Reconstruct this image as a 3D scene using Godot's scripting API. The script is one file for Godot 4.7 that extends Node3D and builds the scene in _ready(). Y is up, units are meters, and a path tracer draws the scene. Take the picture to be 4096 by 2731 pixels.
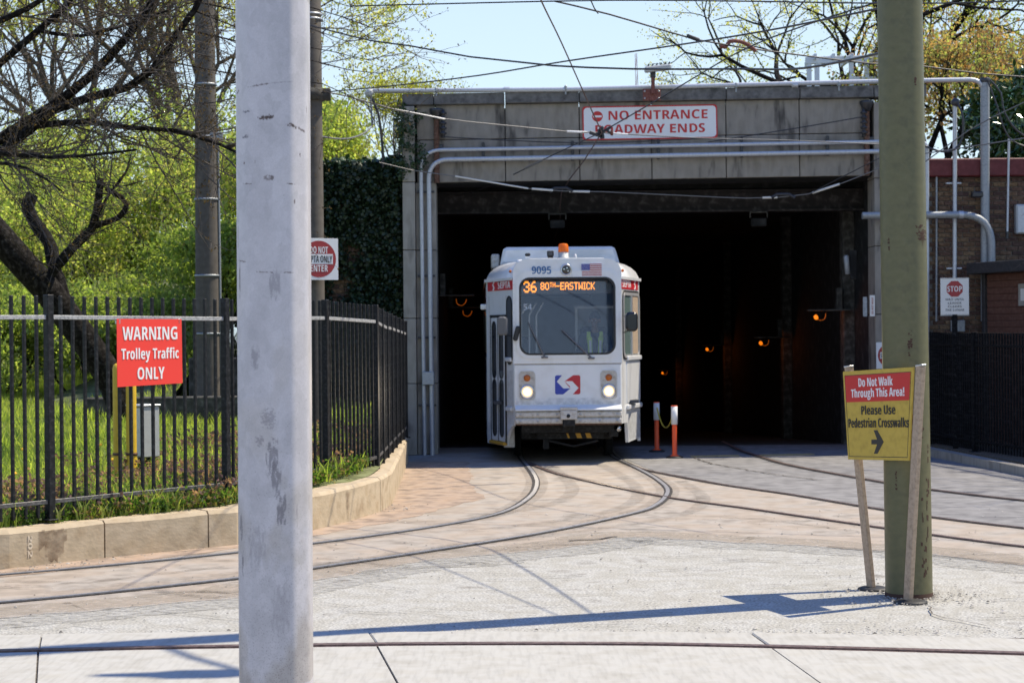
extends Node3D

var rng := RandomNumberGenerator.new()
var M := {}
var used := {}

func _ready() -> void:
	rng.seed = 36
	camera_and_light()
	make_materials()
	ground()
	grit()
	tracks()
	street_front()
	left_bank()
	portal()
	tunnel()
	brick_building()
	trolley()
	driver()
	fences()
	signs()
	poles()
	wires()
	small_things()
	trees()

# ------------------------------------------------------------------ camera, sky, sun
func camera_and_light() -> void:
	var cam := Camera3D.new()
	cam.name = "camera"
	add_child(cam)
	cam.position = Vector3(0, 2.1, 0)
	var pitch := Basis(Vector3.RIGHT, -0.005714)
	var look := pitch * Basis(Vector3.BACK, deg_to_rad(-0.5))
	cam.basis = look
	var at := CameraAttributesPhysical.new()
	at.frustum_focal_length = 64.27
	at.frustum_near = 0.1
	at.frustum_far = 900.0
	at.frustum_focus_distance = 10.0
	at.exposure_aperture = 9.0
	cam.attributes = at
	cam.fov = 21.15
	cam.far = 900.0
	cam.current = true
	var e := Environment.new()
	e.background_mode = Environment.BG_SKY
	var sm := ProceduralSkyMaterial.new()
	sm.sky_top_color = Color(0.23, 0.43, 0.82)
	sm.sky_horizon_color = Color(0.885, 0.975, 1.0)
	sm.sky_curve = 0.375
	sm.ground_horizon_color = Color(0.62, 0.64, 0.66)
	sm.ground_bottom_color = Color(0.42, 0.42, 0.42)
	sm.sun_angle_max = 4.0
	var sky := Sky.new()
	sky.sky_material = sm
	e.sky = sky
	e.background_energy_multiplier = 0.88
	e.tonemap_mode = Environment.TONE_MAPPER_LINEAR
	e.tonemap_exposure = 1.38
	e.sdfgi_enabled = true
	e.ssao_enabled = true
	e.ssil_enabled = true
	var we := WorldEnvironment.new()
	we.name = "world"
	we.environment = e
	add_child(we)
	var sun := DirectionalLight3D.new()
	sun.name = "sun"
	add_child(sun)
	sun.basis = Basis.looking_at(Vector3(-0.585, -1.0, 0.21), Vector3.UP)
	sun.light_color = Color(1.0, 0.955, 0.865)
	sun.light_energy = 1.55
	sun.light_angular_distance = 0.5
	sun.shadow_enabled = true

# ------------------------------------------------------------------ naming helpers
func numbered(n: String) -> String:
	if not used.has(n):
		used[n] = 0
		return n
	used[n] += 1
	return "%s_%03d" % [n, used[n]]

func tag(o: Node, label: String, category: String, group := "") -> Node:
	o.set_meta("label", label)
	o.set_meta("category", category)
	if group != "":
		o.set_meta("group", group)
	return o

func thing(n: String, label: String, category: String, at := Vector3.ZERO, b := Basis(), group := "") -> Node3D:
	var o := Node3D.new()
	o.name = numbered(n)
	add_child(o)
	o.transform = Transform3D(b, at)
	tag(o, label, category, group)
	return o

func sp(flat := true) -> SurfaceTool:
	var st := SurfaceTool.new()
	st.begin(Mesh.PRIMITIVE_TRIANGLES)
	st.set_smooth_group(-1 if flat else 0)
	return st

func put(n: String, st: SurfaceTool, mat: Material, parent: Node = self) -> MeshInstance3D:
	st.generate_normals()
	return put_mesh(n, st.commit(), mat, parent)

func put_mesh(n: String, m: Mesh, mat: Material, parent: Node = self, x := Transform3D()) -> MeshInstance3D:
	var o := MeshInstance3D.new()
	o.name = numbered(n) if parent == self else n
	o.mesh = m
	o.material_override = mat
	o.transform = x
	parent.add_child(o, true)
	return o

func struct(n: String, st: SurfaceTool, mat: Material, parent: Node = self) -> MeshInstance3D:
	var o := put(n, st, mat, parent)
	if parent == self:
		o.set_meta("kind", "structure")
	return o

func struct_root(n: String) -> Node3D:
	var o := Node3D.new()
	o.name = numbered(n)
	add_child(o)
	o.set_meta("kind", "structure")
	return o

# ------------------------------------------------------------------ shape helpers
func tri(st: SurfaceTool, a: Vector3, b: Vector3, c: Vector3) -> void:   # counter-clockwise seen from outside
	st.add_vertex(a)
	st.add_vertex(c)
	st.add_vertex(b)

func quad(st: SurfaceTool, a: Vector3, b: Vector3, c: Vector3, d: Vector3) -> void:
	tri(st, a, b, c)
	tri(st, a, c, d)

func poly(st: SurfaceTool, pts: Array, from: Vector3) -> void:            # a convex face turned away from a point
	var n: Vector3 = (pts[1] - pts[0]).cross(pts[2] - pts[0])
	var mid := Vector3.ZERO
	for p in pts:
		mid += p / pts.size()
	if n.dot(mid - from) < 0.0:
		pts = pts.duplicate()
		pts.reverse()
	for i in range(1, pts.size() - 1):
		tri(st, pts[0], pts[i], pts[i + 1])

func cbox(st: SurfaceTool, c: Vector3, s: Vector3, bev := 0.0, b := Basis()) -> void:   # a box with chamfered edges
	var h := s / 2.0
	bev = minf(bev, minf(h.x, minf(h.y, h.z)) * 0.9)
	var i := h - Vector3.ONE * bev
	var sg := [-1.0, 1.0]
	var f := func(x: float, y: float, z: float) -> Vector3: return c + b * Vector3(x, y, z)
	for k in sg:
		poly(st, [f.call(k * h.x, i.y, i.z), f.call(k * h.x, -i.y, i.z), f.call(k * h.x, -i.y, -i.z), f.call(k * h.x, i.y, -i.z)], c)
		poly(st, [f.call(i.x, k * h.y, i.z), f.call(-i.x, k * h.y, i.z), f.call(-i.x, k * h.y, -i.z), f.call(i.x, k * h.y, -i.z)], c)
		poly(st, [f.call(i.x, i.y, k * h.z), f.call(-i.x, i.y, k * h.z), f.call(-i.x, -i.y, k * h.z), f.call(i.x, -i.y, k * h.z)], c)
	if bev <= 0.0:
		return
	for k in sg:
		for j in sg:
			poly(st, [f.call(k * h.x, j * i.y, i.z), f.call(k * h.x, j * i.y, -i.z), f.call(k * i.x, j * h.y, -i.z), f.call(k * i.x, j * h.y, i.z)], c)
			poly(st, [f.call(k * h.x, i.y, j * i.z), f.call(k * h.x, -i.y, j * i.z), f.call(k * i.x, -i.y, j * h.z), f.call(k * i.x, i.y, j * h.z)], c)
			poly(st, [f.call(i.x, k * h.y, j * i.z), f.call(-i.x, k * h.y, j * i.z), f.call(-i.x, k * i.y, j * h.z), f.call(i.x, k * i.y, j * h.z)], c)
			for l in sg:
				poly(st, [f.call(k * h.x, j * i.y, l * i.z), f.call(k * i.x, j * h.y, l * i.z), f.call(k * i.x, j * i.y, l * h.z)], c)

func beam(st: SurfaceTool, a: Vector3, b: Vector3, w: float, d: float, bev := 0.004, side := Vector3.RIGHT) -> void:   # a bar from a to b
	var y := (b - a).normalized()
	var z := side.cross(y).normalized()
	var x := y.cross(z)
	cbox(st, (a + b) / 2.0, Vector3(w, a.distance_to(b), d), bev, Basis(x, y, z))

func tube(st: SurfaceTool, pts: Array, r, n := 8, caps := true) -> void:
	var rings := []
	var t: Vector3 = (pts[1] - pts[0]).normalized()
	var u := t.cross(Vector3.UP if absf(t.y) < 0.9 else Vector3.RIGHT).normalized()
	for i in pts.size():
		var d: Vector3 = (pts[mini(i + 1, pts.size() - 1)] - pts[maxi(i - 1, 0)]).normalized()
		u = (u - d * u.dot(d)).normalized()
		var v := d.cross(u)
		var rad: float = r[i] if r is Array else r
		var ring := []
		for k in n:
			var a := TAU * k / n
			ring.append(pts[i] + (u * cos(a) + v * sin(a)) * rad)
		rings.append(ring)
	st.set_smooth_group(0)
	for i in pts.size() - 1:
		for k in n:
			var l := (k + 1) % n
			quad(st, rings[i][k], rings[i][l], rings[i + 1][l], rings[i + 1][k])
	if caps:
		st.set_smooth_group(-1)
		for k in range(1, n - 1):
			tri(st, rings[0][0], rings[0][k + 1], rings[0][k])
			tri(st, rings[-1][0], rings[-1][k], rings[-1][k + 1])

func lathe(st: SurfaceTool, prof: Array, n: int, x := Transform3D(), smooth := true) -> void:   # prof: Vector2(radius, height) from low to high
	st.set_smooth_group(0 if smooth else -1)
	for i in prof.size() - 1:
		for k in n:
			var a0 := TAU * k / n
			var a1 := TAU * (k + 1) / n
			var p0: Vector2 = prof[i]
			var p1: Vector2 = prof[i + 1]
			var v := [x * Vector3(p0.x * cos(a0), p0.y, -p0.x * sin(a0)), x * Vector3(p0.x * cos(a1), p0.y, -p0.x * sin(a1)), x * Vector3(p1.x * cos(a1), p1.y, -p1.x * sin(a1)), x * Vector3(p1.x * cos(a0), p1.y, -p1.x * sin(a0))]
			if p0.x < 1e-6:
				tri(st, v[0], v[2], v[3])
			elif p1.x < 1e-6:
				tri(st, v[0], v[1], v[2])
			else:
				quad(st, v[0], v[1], v[2], v[3])

func prism(st: SurfaceTool, pg: PackedVector2Array, z0: float, z1: float, x := Transform3D(), bev := 0.0) -> void:   # pg counter-clockwise; the face is at z1
	if Geometry2D.is_polygon_clockwise(pg):
		pg = pg.duplicate()
		pg.reverse()
	var idx := Geometry2D.triangulate_polygon(pg)
	var front := pg
	if bev > 0.0:
		var off := Geometry2D.offset_polygon(pg, -bev, Geometry2D.JOIN_MITER)
		if off.size() == 1 and off[0].size() == pg.size():
			front = off[0]
			var best := 0
			for k in front.size():
				if front[k].distance_to(pg[0]) < front[best].distance_to(pg[0]):
					best = k
			var turned := PackedVector2Array()
			for k in front.size():
				turned.append(front[(best + k) % front.size()])
			front = turned
		else:
			bev = 0.0
	st.set_smooth_group(-1)
	for k in range(0, idx.size(), 3):
		var a := pg[idx[k]]
		var b := pg[idx[k + 1]]
		var c := pg[idx[k + 2]]
		var fa := front[idx[k]]
		var fb := front[idx[k + 1]]
		var fc := front[idx[k + 2]]
		if (b - a).cross(c - a) < 0.0:
			var s := b
			b = c
			c = s
			s = fb
			fb = fc
			fc = s
		tri(st, x * Vector3(fa.x, fa.y, z1), x * Vector3(fb.x, fb.y, z1), x * Vector3(fc.x, fc.y, z1))
		tri(st, x * Vector3(a.x, a.y, z0), x * Vector3(c.x, c.y, z0), x * Vector3(b.x, b.y, z0))
	for k in pg.size():
		var p := pg[k]
		var q := pg[(k + 1) % pg.size()]
		var fp := front[k]
		var fq := front[(k + 1) % pg.size()]
		quad(st, x * Vector3(p.x, p.y, z0), x * Vector3(q.x, q.y, z0), x * Vector3(q.x, q.y, z1 - bev), x * Vector3(p.x, p.y, z1 - bev))
		if bev > 0.0:
			quad(st, x * Vector3(p.x, p.y, z1 - bev), x * Vector3(q.x, q.y, z1 - bev), x * Vector3(fq.x, fq.y, z1), x * Vector3(fp.x, fp.y, z1))

func rrect(w: float, h: float, r: float, n := 5, c := Vector2.ZERO) -> PackedVector2Array:
	var out := PackedVector2Array()
	for q in 4:
		var m: Vector2 = Vector2(w / 2 - r, h / 2 - r) * [Vector2(1, 1), Vector2(-1, 1), Vector2(-1, -1), Vector2(1, -1)][q]
		for k in n + 1:
			var a := PI / 2 * (q + float(k) / n)
			out.append(c + m + Vector2(cos(a), sin(a)) * r)
	return out

func disc(r: float, n := 24, c := Vector2.ZERO, turn := 0.0) -> PackedVector2Array:
	var out := PackedVector2Array()
	for k in n:
		out.append(c + Vector2.from_angle(turn + TAU * k / n) * r)
	return out

func ring(st: SurfaceTool, outer: PackedVector2Array, inner: PackedVector2Array, z0: float, z1: float, x := Transform3D()) -> void:   # same count of points in both
	st.set_smooth_group(-1)
	var n := outer.size()
	for k in n:
		var l := (k + 1) % n
		var f := func(p: Vector2, z: float) -> Vector3: return x * Vector3(p.x, p.y, z)
		quad(st, f.call(outer[k], z1), f.call(outer[l], z1), f.call(inner[l], z1), f.call(inner[k], z1))
		quad(st, f.call(outer[k], z0), f.call(outer[l], z0), f.call(outer[l], z1), f.call(outer[k], z1))
		quad(st, f.call(inner[l], z0), f.call(inner[k], z0), f.call(inner[k], z1), f.call(inner[l], z1))
		quad(st, f.call(inner[k], z0), f.call(inner[l], z0), f.call(outer[l], z0), f.call(outer[k], z0))

func flat_xf(y: float) -> Transform3D:             # lays a polygon of (x, world z) on the ground, facing up
	return Transform3D(Basis(Vector3.RIGHT, Vector3.FORWARD, Vector3.UP), Vector3(0, y, 0))

func gpoly(pts: Array) -> PackedVector2Array:      # world (x, z) to the plane of flat_xf
	var out := PackedVector2Array()
	for p in pts:
		out.append(Vector2(p.x, -p.y))
	return out

func smooth(pts: Array, step := 0.3) -> Array:     # Catmull-Rom through points (Vector2 or Vector3)
	var out := []
	for i in pts.size() - 1:
		var p0 = pts[maxi(i - 1, 0)]
		var p1 = pts[i]
		var p2 = pts[i + 1]
		var p3 = pts[mini(i + 2, pts.size() - 1)]
		var n := maxi(1, int((p2 - p1).length() / step))
		for k in n:
			out.append(p1.cubic_interpolate(p2, p0, p3, float(k) / n))
	out.append(pts[-1])
	return out

func ribbon(st: SurfaceTool, pts: Array, w0: float, w1: float, y: float, thick := 0.0) -> void:   # a strip on the ground from w0 to w1 right of the line of (x, z)
	var l := []
	var r := []
	for i in pts.size():
		var d: Vector2 = (pts[mini(i + 1, pts.size() - 1)] - pts[maxi(i - 1, 0)]).normalized()
		var s := Vector2(-d.y, d.x)
		var a: Vector2 = pts[i] + s * w0
		var b: Vector2 = pts[i] + s * w1
		l.append(Vector3(a.x, y, a.y))
		r.append(Vector3(b.x, y, b.y))
	for i in pts.size() - 1:
		quad(st, l[i + 1], l[i], r[i], r[i + 1])
		if thick > 0.0:
			var t := Vector3(0, thick, 0)
			quad(st, l[i], l[i + 1], l[i + 1] - t, l[i] - t)
			quad(st, r[i + 1], r[i], r[i] - t, r[i + 1] - t)

func rough_line(pts: Array, step: float, amp: float) -> Array:
	var out := []
	for i in pts.size() - 1:
		var a: Vector2 = pts[i]
		var b: Vector2 = pts[i + 1]
		var n := maxi(1, int(a.distance_to(b) / step))
		for k in n:
			out.append(a.lerp(b, float(k) / n) + (Vector2(rng.randf_range(-amp, amp), rng.randf_range(-amp, amp)) if k > 0 or i > 0 else Vector2.ZERO))
	out.append(pts[-1])
	return out

var font_bold: FontVariation
var font_plain: FontVariation
func text(parent: Node, s: String, mat: Material, w: float, h: float, at: Vector3, b := Basis(), depth := 0.003, bold := true) -> MeshInstance3D:   # lettering w wide and h tall (from the lowest to the highest point), centred
	if font_bold == null:
		var face := SystemFont.new()
		face.font_names = PackedStringArray(["Droid Sans"])
		face.font_weight = 700
		font_bold = FontVariation.new()
		font_bold.base_font = face
		font_bold.variation_embolden = 0.0
		font_plain = FontVariation.new()
		font_plain.base_font = face
		font_plain.variation_embolden = 0.0
	var t := TextMesh.new()
	t.text = s
	t.font = font_bold if bold else font_plain
	t.font_size = 64
	t.pixel_size = 0.01
	t.depth = 0.02
	t.curve_step = 2.0
	var box := t.get_aabb()
	var k := Vector3(w / box.size.x, h / box.size.y, depth / 0.02)
	var bb := b * Basis.from_scale(k)
	return put_mesh("lettering", t, mat, parent, Transform3D(bb, at - bb * box.get_center()))

# ------------------------------------------------------------------ materials
func ntex(sd: int, freq: float, cols: Array, octs := 4, size := 512, normal := false, at: Array = []) -> NoiseTexture2D:
	var f := FastNoiseLite.new()
	f.seed = sd
	f.noise_type = FastNoiseLite.TYPE_SIMPLEX_SMOOTH
	f.frequency = freq
	f.fractal_octaves = octs
	var t := NoiseTexture2D.new()
	t.width = size
	t.height = size
	t.seamless = true
	t.noise = f
	if cols.size():
		var g := Gradient.new()
		var off := PackedFloat32Array()
		var cs := PackedColorArray()
		for i in cols.size():
			off.append(at[i] if at.size() else float(i) / (cols.size() - 1))
			cs.append(cols[i])
		g.offsets = off
		g.colors = cs
		t.color_ramp = g
	t.as_normal_map = normal
	return t

func lin(r: float, g: float, b: float) -> Color:      # a real-world base colour
	return Color(r, g, b).linear_to_srgb()

func plain(c: Color, rough := 0.6, metal := 0.0) -> StandardMaterial3D:
	var m := StandardMaterial3D.new()
	m.albedo_color = c
	m.roughness = rough
	m.metallic = metal
	return m

func noisy(c: Color, spread: float, scale: float, sd: int, rough := 0.8, bump := 0.0, octs := 5, world := true, metal := 0.0) -> StandardMaterial3D:   # one colour, mottled by a texture that repeats every 1/scale metres
	var m := StandardMaterial3D.new()
	m.albedo_texture = ntex(sd, 0.012, [c.darkened(spread), c, c.lightened(spread * 0.6)], octs, 512)
	m.roughness = rough
	m.metallic = metal
	m.uv1_triplanar = true
	m.uv1_world_triplanar = world
	m.uv1_scale = Vector3.ONE * scale
	if bump > 0.0:
		m.heightmap_enabled = true
		m.heightmap_scale = bump
		m.heightmap_texture = ntex(sd + 7, 0.05, [], 4, 512)
	return m

func layer(m: StandardMaterial3D, sd: int, freq: float, cols: Array, scale: float, octs := 4, at: Array = []) -> StandardMaterial3D:   # a second pattern, multiplied in
	m.detail_enabled = true
	m.detail_blend_mode = BaseMaterial3D.BLEND_MODE_MUL
	m.detail_uv_layer = BaseMaterial3D.DETAIL_UV_2
	m.detail_albedo = ntex(sd, freq, cols, octs, 512, false, at)
	m.uv2_triplanar = true
	m.uv2_world_triplanar = m.uv1_world_triplanar
	m.uv2_scale = Vector3.ONE * scale
	return m

func make_materials() -> void:
	var W := Color.WHITE
	M.asphalt = layer(noisy(lin(0.40, 0.385, 0.355), 0.45, 1.6, 1, 0.9, 0.5, 3), 2, 0.012, [Color(0.78, 0.76, 0.74), W, Color(0.93, 0.92, 0.9), W, Color(0.84, 0.83, 0.82)], 0.22, 5)
	M.asphalt.albedo_texture = ntex(1, 0.11, [lin(0.22, 0.215, 0.20), lin(0.375, 0.367, 0.332), lin(0.42, 0.413, 0.375), lin(0.57, 0.555, 0.51)], 3, 512, false, [0.1, 0.42, 0.58, 0.9])
	M.asphalt.uv1_scale = Vector3.ONE * 0.62
	M.asphalt_dark = layer(noisy(lin(0.225, 0.218, 0.21), 0.16, 0.5, 3, 0.9, 0.08, 6), 4, 0.012, [Color(0.8, 0.8, 0.81), W, Color(0.9, 0.9, 0.9)], 0.2, 6)
	M.track_concrete = layer(noisy(lin(0.350, 0.312, 0.264), 0.10, 0.55, 5, 0.85, 0.08, 6), 6, 0.014, [Color(0.78, 0.76, 0.74), W, Color(1.0, 0.97, 0.94), Color(0.88, 0.86, 0.83)], 0.19, 6)
	M.street_concrete = layer(noisy(lin(0.415, 0.403, 0.362), 0.07, 0.8, 8, 0.85, 0.0, 6), 9, 0.014, [Color(0.92, 0.91, 0.89), W, Color(0.97, 0.96, 0.94)], 0.35, 6)
	M.street_concrete.uv1_scale = Vector3(3.2, 0.8, 0.35)
	M.rust_dirt = layer(noisy(lin(0.365, 0.275, 0.205), 0.14, 0.6, 11, 0.95, 0.2, 6), 12, 0.015, [Color(0.75, 0.75, 0.75), W, Color(1, 0.97, 0.92)], 0.3)
	M.curb_wall = layer(noisy(lin(0.46, 0.372, 0.255), 0.13, 0.9, 13, 0.9, 0.25, 5), 14, 0.012, [Color(0.78, 0.74, 0.7), W, W, Color(0.9, 0.86, 0.8)], 0.35)
	M.portal_concrete = layer(noisy(lin(0.275, 0.248, 0.210), 0.06, 0.5, 15, 0.95, 0.06, 5), 16, 0.014, [Color(0.50, 0.50, 0.51), Color(0.93, 0.93, 0.93), W, Color(0.86, 0.85, 0.83)], 0.28, 5, [0.05, 0.33, 0.6, 1.0])
	M.portal_concrete.uv2_scale = Vector3(0.42, 0.10, 0.42)
	M.pier_concrete = layer(noisy(lin(0.34, 0.315, 0.27), 0.07, 0.5, 17, 0.95, 0.06, 5), 18, 0.014, [Color(0.78, 0.78, 0.78), W, Color(0.92, 0.92, 0.91)], 0.4)
	M.pier_concrete.uv2_scale = Vector3(0.6, 0.15, 0.6)
	M.coping = layer(noisy(lin(0.145, 0.14, 0.135), 0.2, 0.8, 19, 0.95, 0.1, 5), 20, 0.02, [Color(0.65, 0.65, 0.66), W, Color(0.9, 0.9, 0.9)], 0.4)
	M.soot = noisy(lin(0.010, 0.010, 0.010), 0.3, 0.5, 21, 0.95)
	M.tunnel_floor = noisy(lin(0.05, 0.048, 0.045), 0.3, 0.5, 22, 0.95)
	M.rust_beam = noisy(lin(0.016, 0.012, 0.011), 0.35, 0.8, 23, 0.85)
	M.rust_pipe = noisy(lin(0.11, 0.05, 0.028), 0.4, 2.0, 24, 0.85)
	M.rail = noisy(lin(0.30, 0.30, 0.31), 0.2, 2.5, 25, 0.58, 0.0, 4, true, 0.6)
	M.rail_rusty = noisy(lin(0.16, 0.105, 0.09), 0.3, 2.5, 26, 0.5, 0.0, 4, true, 0.45)
	M.groove = noisy(lin(0.045, 0.04, 0.036), 0.3, 2.0, 27, 0.95)
	M.grime = stain(Color(0.16, 0.145, 0.13), 28, 0.22)
	M.skid = stain(Color(0.10, 0.095, 0.09), 29, 0.22)
	M.tan_film = stain(lin(0.36, 0.31, 0.25), 83, 0.75)
	M.grey_film = stain(lin(0.36, 0.35, 0.32), 84, 0.65)
	M.scuff = stain(Color(0.17, 0.155, 0.14), 82, 0.38)
	M.crack = noisy(lin(0.10, 0.085, 0.07), 0.3, 2.0, 30, 0.95)
	M.road_yellow = noisy(lin(0.52, 0.38, 0.15), 0.25, 2.0, 31, 0.85)
	M.grass_soil = noisy(lin(0.15, 0.165, 0.06), 0.4, 0.7, 33, 1.0)
	M.hill_soil = noisy(lin(0.07, 0.085, 0.03), 0.4, 0.3, 34, 1.0)
	M.litter = noisy(lin(0.13, 0.10, 0.065), 0.5, 3.0, 35, 1.0)
	M.black_steel = noisy(lin(0.009, 0.0095, 0.011), 0.3, 3.0, 36, 0.45)
	M.black_steel.metallic_specular = 0.35
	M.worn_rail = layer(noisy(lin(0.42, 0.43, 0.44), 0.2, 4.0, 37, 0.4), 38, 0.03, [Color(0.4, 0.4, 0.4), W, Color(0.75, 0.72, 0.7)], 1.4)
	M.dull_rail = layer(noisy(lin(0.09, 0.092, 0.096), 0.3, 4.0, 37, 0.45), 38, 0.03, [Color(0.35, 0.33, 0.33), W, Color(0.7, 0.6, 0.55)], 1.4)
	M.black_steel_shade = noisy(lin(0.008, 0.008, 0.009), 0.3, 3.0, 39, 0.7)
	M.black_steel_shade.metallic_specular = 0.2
	M.galv = galvanised()
	M.galv_pipe = noisy(lin(0.50, 0.52, 0.55), 0.1, 3.0, 41, 0.42, 0.0, 4, true, 0.35)
	M.galv_dull = noisy(lin(0.30, 0.32, 0.335), 0.15, 3.0, 42, 0.5, 0.0, 4, true, 0.3)
	M.green_paint = layer(noisy(lin(0.112, 0.104, 0.045), 0.06, 2.0, 43, 0.42, 0.0, 4), 44, 0.02, [Color(0.86, 0.88, 0.9), W, Color(0.95, 0.97, 0.95)], 0.9)
	M.rust_mark = plain(lin(0.06, 0.03, 0.02), 0.9)
	M.dark_mark = plain(lin(0.07, 0.065, 0.07), 0.9)
	M.smudge = stain(Color(0.17, 0.16, 0.18), 45, 0.5)
	M.concrete_pole = noisy(lin(0.10, 0.087, 0.073), 0.12, 1.2, 46, 0.9, 0.1)
	M.wood_post = layer(noisy(lin(0.42, 0.31, 0.215), 0.1, 3.0, 47, 0.75), 48, 0.03, [Color(0.75, 0.75, 0.72), W, W], 1.5)
	M.sign_yellow = layer(noisy(lin(0.53, 0.365, 0.055), 0.05, 2.0, 49, 0.45), 50, 0.02, [Color(0.9, 0.89, 0.86), W, W], 1.1)
	M.sign_red = plain(lin(0.52, 0.022, 0.022), 0.5)
	M.sign_bright_red = plain(lin(0.78, 0.045, 0.03), 0.4)
	M.sign_deep_red = plain(lin(0.33, 0.022, 0.026), 0.45)
	M.sign_white = plain(lin(0.74, 0.74, 0.74), 0.42)
	M.sign_cream = plain(lin(0.70, 0.68, 0.63), 0.45)
	M.ink = plain(lin(0.022, 0.022, 0.022), 0.5)
	M.faded_ink = plain(lin(0.10, 0.10, 0.10), 0.6)
	M.alu = plain(lin(0.62, 0.62, 0.62), 0.4, 0.6)
	M.bolt = plain(lin(0.5, 0.5, 0.5), 0.35, 0.8)
	M.bollard_yellow = noisy(lin(0.62, 0.40, 0.02), 0.08, 2.0, 51, 0.5)
	M.box_grey = noisy(lin(0.44, 0.46, 0.46), 0.07, 2.0, 52, 0.5, 0.0, 4, true, 0.1)
	M.orange = plain(lin(0.85, 0.10, 0.02), 0.5)
	M.black_rubber = plain(lin(0.015, 0.015, 0.015), 0.6)
	M.chain = plain(lin(0.65, 0.5, 0.05), 0.5)
	M.mortar = noisy(lin(0.21, 0.19, 0.165), 0.2, 2.0, 54, 0.95)
	M.bricks = [noisy(lin(0.145, 0.082, 0.045), 0.3, 2.5, 55, 0.9), noisy(lin(0.11, 0.058, 0.038), 0.3, 2.5, 56, 0.9), noisy(lin(0.18, 0.112, 0.06), 0.3, 2.5, 57, 0.9), noisy(lin(0.08, 0.042, 0.032), 0.3, 2.5, 58, 0.9)]
	M.red_coping = noisy(lin(0.11, 0.011, 0.012), 0.15, 1.0, 59, 0.6)
	M.shed_siding = noisy(lin(0.125, 0.052, 0.034), 0.2, 1.5, 60, 0.8)
	M.shed_roof = noisy(lin(0.03, 0.027, 0.028), 0.2, 1.5, 61, 0.7)
	M.insulator = plain(lin(0.03, 0.03, 0.035), 0.35)
	M.wire = plain(lin(0.035, 0.035, 0.04), 0.5, 0.2)
	M.wire_light = plain(lin(0.17, 0.165, 0.16), 0.5, 0.2)
	M.clamp_rust = noisy(lin(0.17, 0.055, 0.04), 0.3, 5.0, 62, 0.8)
	M.white_frame = plain(lin(0.72, 0.74, 0.76), 0.5)
	M.lamp_glass = plain(lin(0.55, 0.56, 0.55), 0.2)
	# trolley
	M.white_paint = layer(noisy(lin(0.77, 0.775, 0.77), 0.012, 0.8, 63, 0.3, 0.0, 4, false), 64, 0.012, [Color(0.965, 0.96, 0.95), W, W], 0.5)
	M.white_paint.clearcoat_enabled = true
	M.white_paint.clearcoat = 0.5
	M.white_paint.clearcoat_roughness = 0.15
	M.white_dirty = layer(noisy(lin(0.58, 0.56, 0.52), 0.08, 2.0, 65, 0.5, 0.0, 4, false), 66, 0.02, [Color(0.84, 0.80, 0.74), W, Color(0.95, 0.93, 0.9)], 1.2)
	M.grime_line = plain(lin(0.36, 0.30, 0.23), 0.8)
	M.gasket = plain(lin(0.012, 0.012, 0.014), 0.45)
	M.glass = plain(Color(0.30, 0.50, 0.72, 0.05), 0.02)
	M.glass.transparency = BaseMaterial3D.TRANSPARENCY_ALPHA
	M.glass.metallic_specular = 0.85
	M.dark_glass = plain(lin(0.012, 0.014, 0.016), 0.06)
	M.dark_glass.metallic_specular = 0.7
	M.green_glass = plain(lin(0.12, 0.17, 0.16), 0.06)
	M.band_red = plain(lin(0.55, 0.02, 0.03), 0.35)
	M.logo_blue = plain(lin(0.025, 0.05, 0.36), 0.35)
	M.logo_red = plain(lin(0.50, 0.015, 0.03), 0.35)
	M.number_blue = plain(lin(0.04, 0.14, 0.33), 0.4)
	M.flag_blue = plain(lin(0.05, 0.06, 0.30), 0.4)
	M.flag_red = plain(lin(0.42, 0.05, 0.07), 0.4)
	M.amber = plain(lin(0.50, 0.12, 0.01), 0.15)
	M.beacon = plain(Color(1.0, 0.45, 0.05, 0.8), 0.15)
	M.beacon = plain(lin(0.80, 0.20, 0.01), 0.15)
	M.beacon.backlight_enabled = true
	M.beacon.backlight = Color(0.8, 0.35, 0.02)
	M.chrome = plain(lin(0.6, 0.6, 0.62), 0.2, 1.0)
	M.head_glow = plain(lin(0.9, 0.9, 0.85), 0.2)
	M.head_glow.emission_enabled = true
	M.head_glow.emission = Color(1.0, 0.90, 0.70)
	M.head_glow.emission_energy_multiplier = 2.2
	M.head_warm = M.head_glow.duplicate()
	M.head_warm.emission = Color(1.0, 0.83, 0.55)
	M.head_warm.emission_energy_multiplier = 0.75
	M.dirt_film = stain(Color(0.25, 0.21, 0.16), 81, 0.2)
	M.led = plain(lin(0.8, 0.3, 0.02), 0.4)
	M.led.emission_enabled = true
	M.led.emission = Color(1.0, 0.60, 0.14)
	M.led.emission_energy_multiplier = 1.3
	M.interior = plain(lin(0.05, 0.055, 0.065), 0.7)
	M.interior_pale = plain(lin(0.20, 0.21, 0.21), 0.6)
	M.underbody = noisy(lin(0.007, 0.007, 0.007), 0.3, 2.0, 67, 0.8, 0.0, 4, false)
	M.stripe_yellow = plain(lin(0.50, 0.27, 0.02), 0.6)
	M.sodium = plain(lin(0.9, 0.4, 0.05), 0.4)
	M.sodium.emission_enabled = true
	M.sodium.emission = Color(1.0, 0.50, 0.06)
	M.sodium.emission_energy_multiplier = 0.75
	M.sodium_dim = M.sodium.duplicate()
	M.sodium_dim.emission_energy_multiplier = 0.12
	M.sodium_dim.albedo_color = lin(0.2, 0.08, 0.01)
	M.faded_white = plain(lin(0.45, 0.48, 0.5), 0.6)
	M.wiper = plain(lin(0.16, 0.16, 0.17), 0.4, 0.5)
	M.mirror_shell = plain(lin(0.008, 0.01, 0.016), 0.12)
	M.mirror_grey = plain(lin(0.13, 0.13, 0.13), 0.6)
	M.soot_wall = noisy(lin(0.055, 0.052, 0.045), 0.35, 1.0, 68, 0.95)
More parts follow.
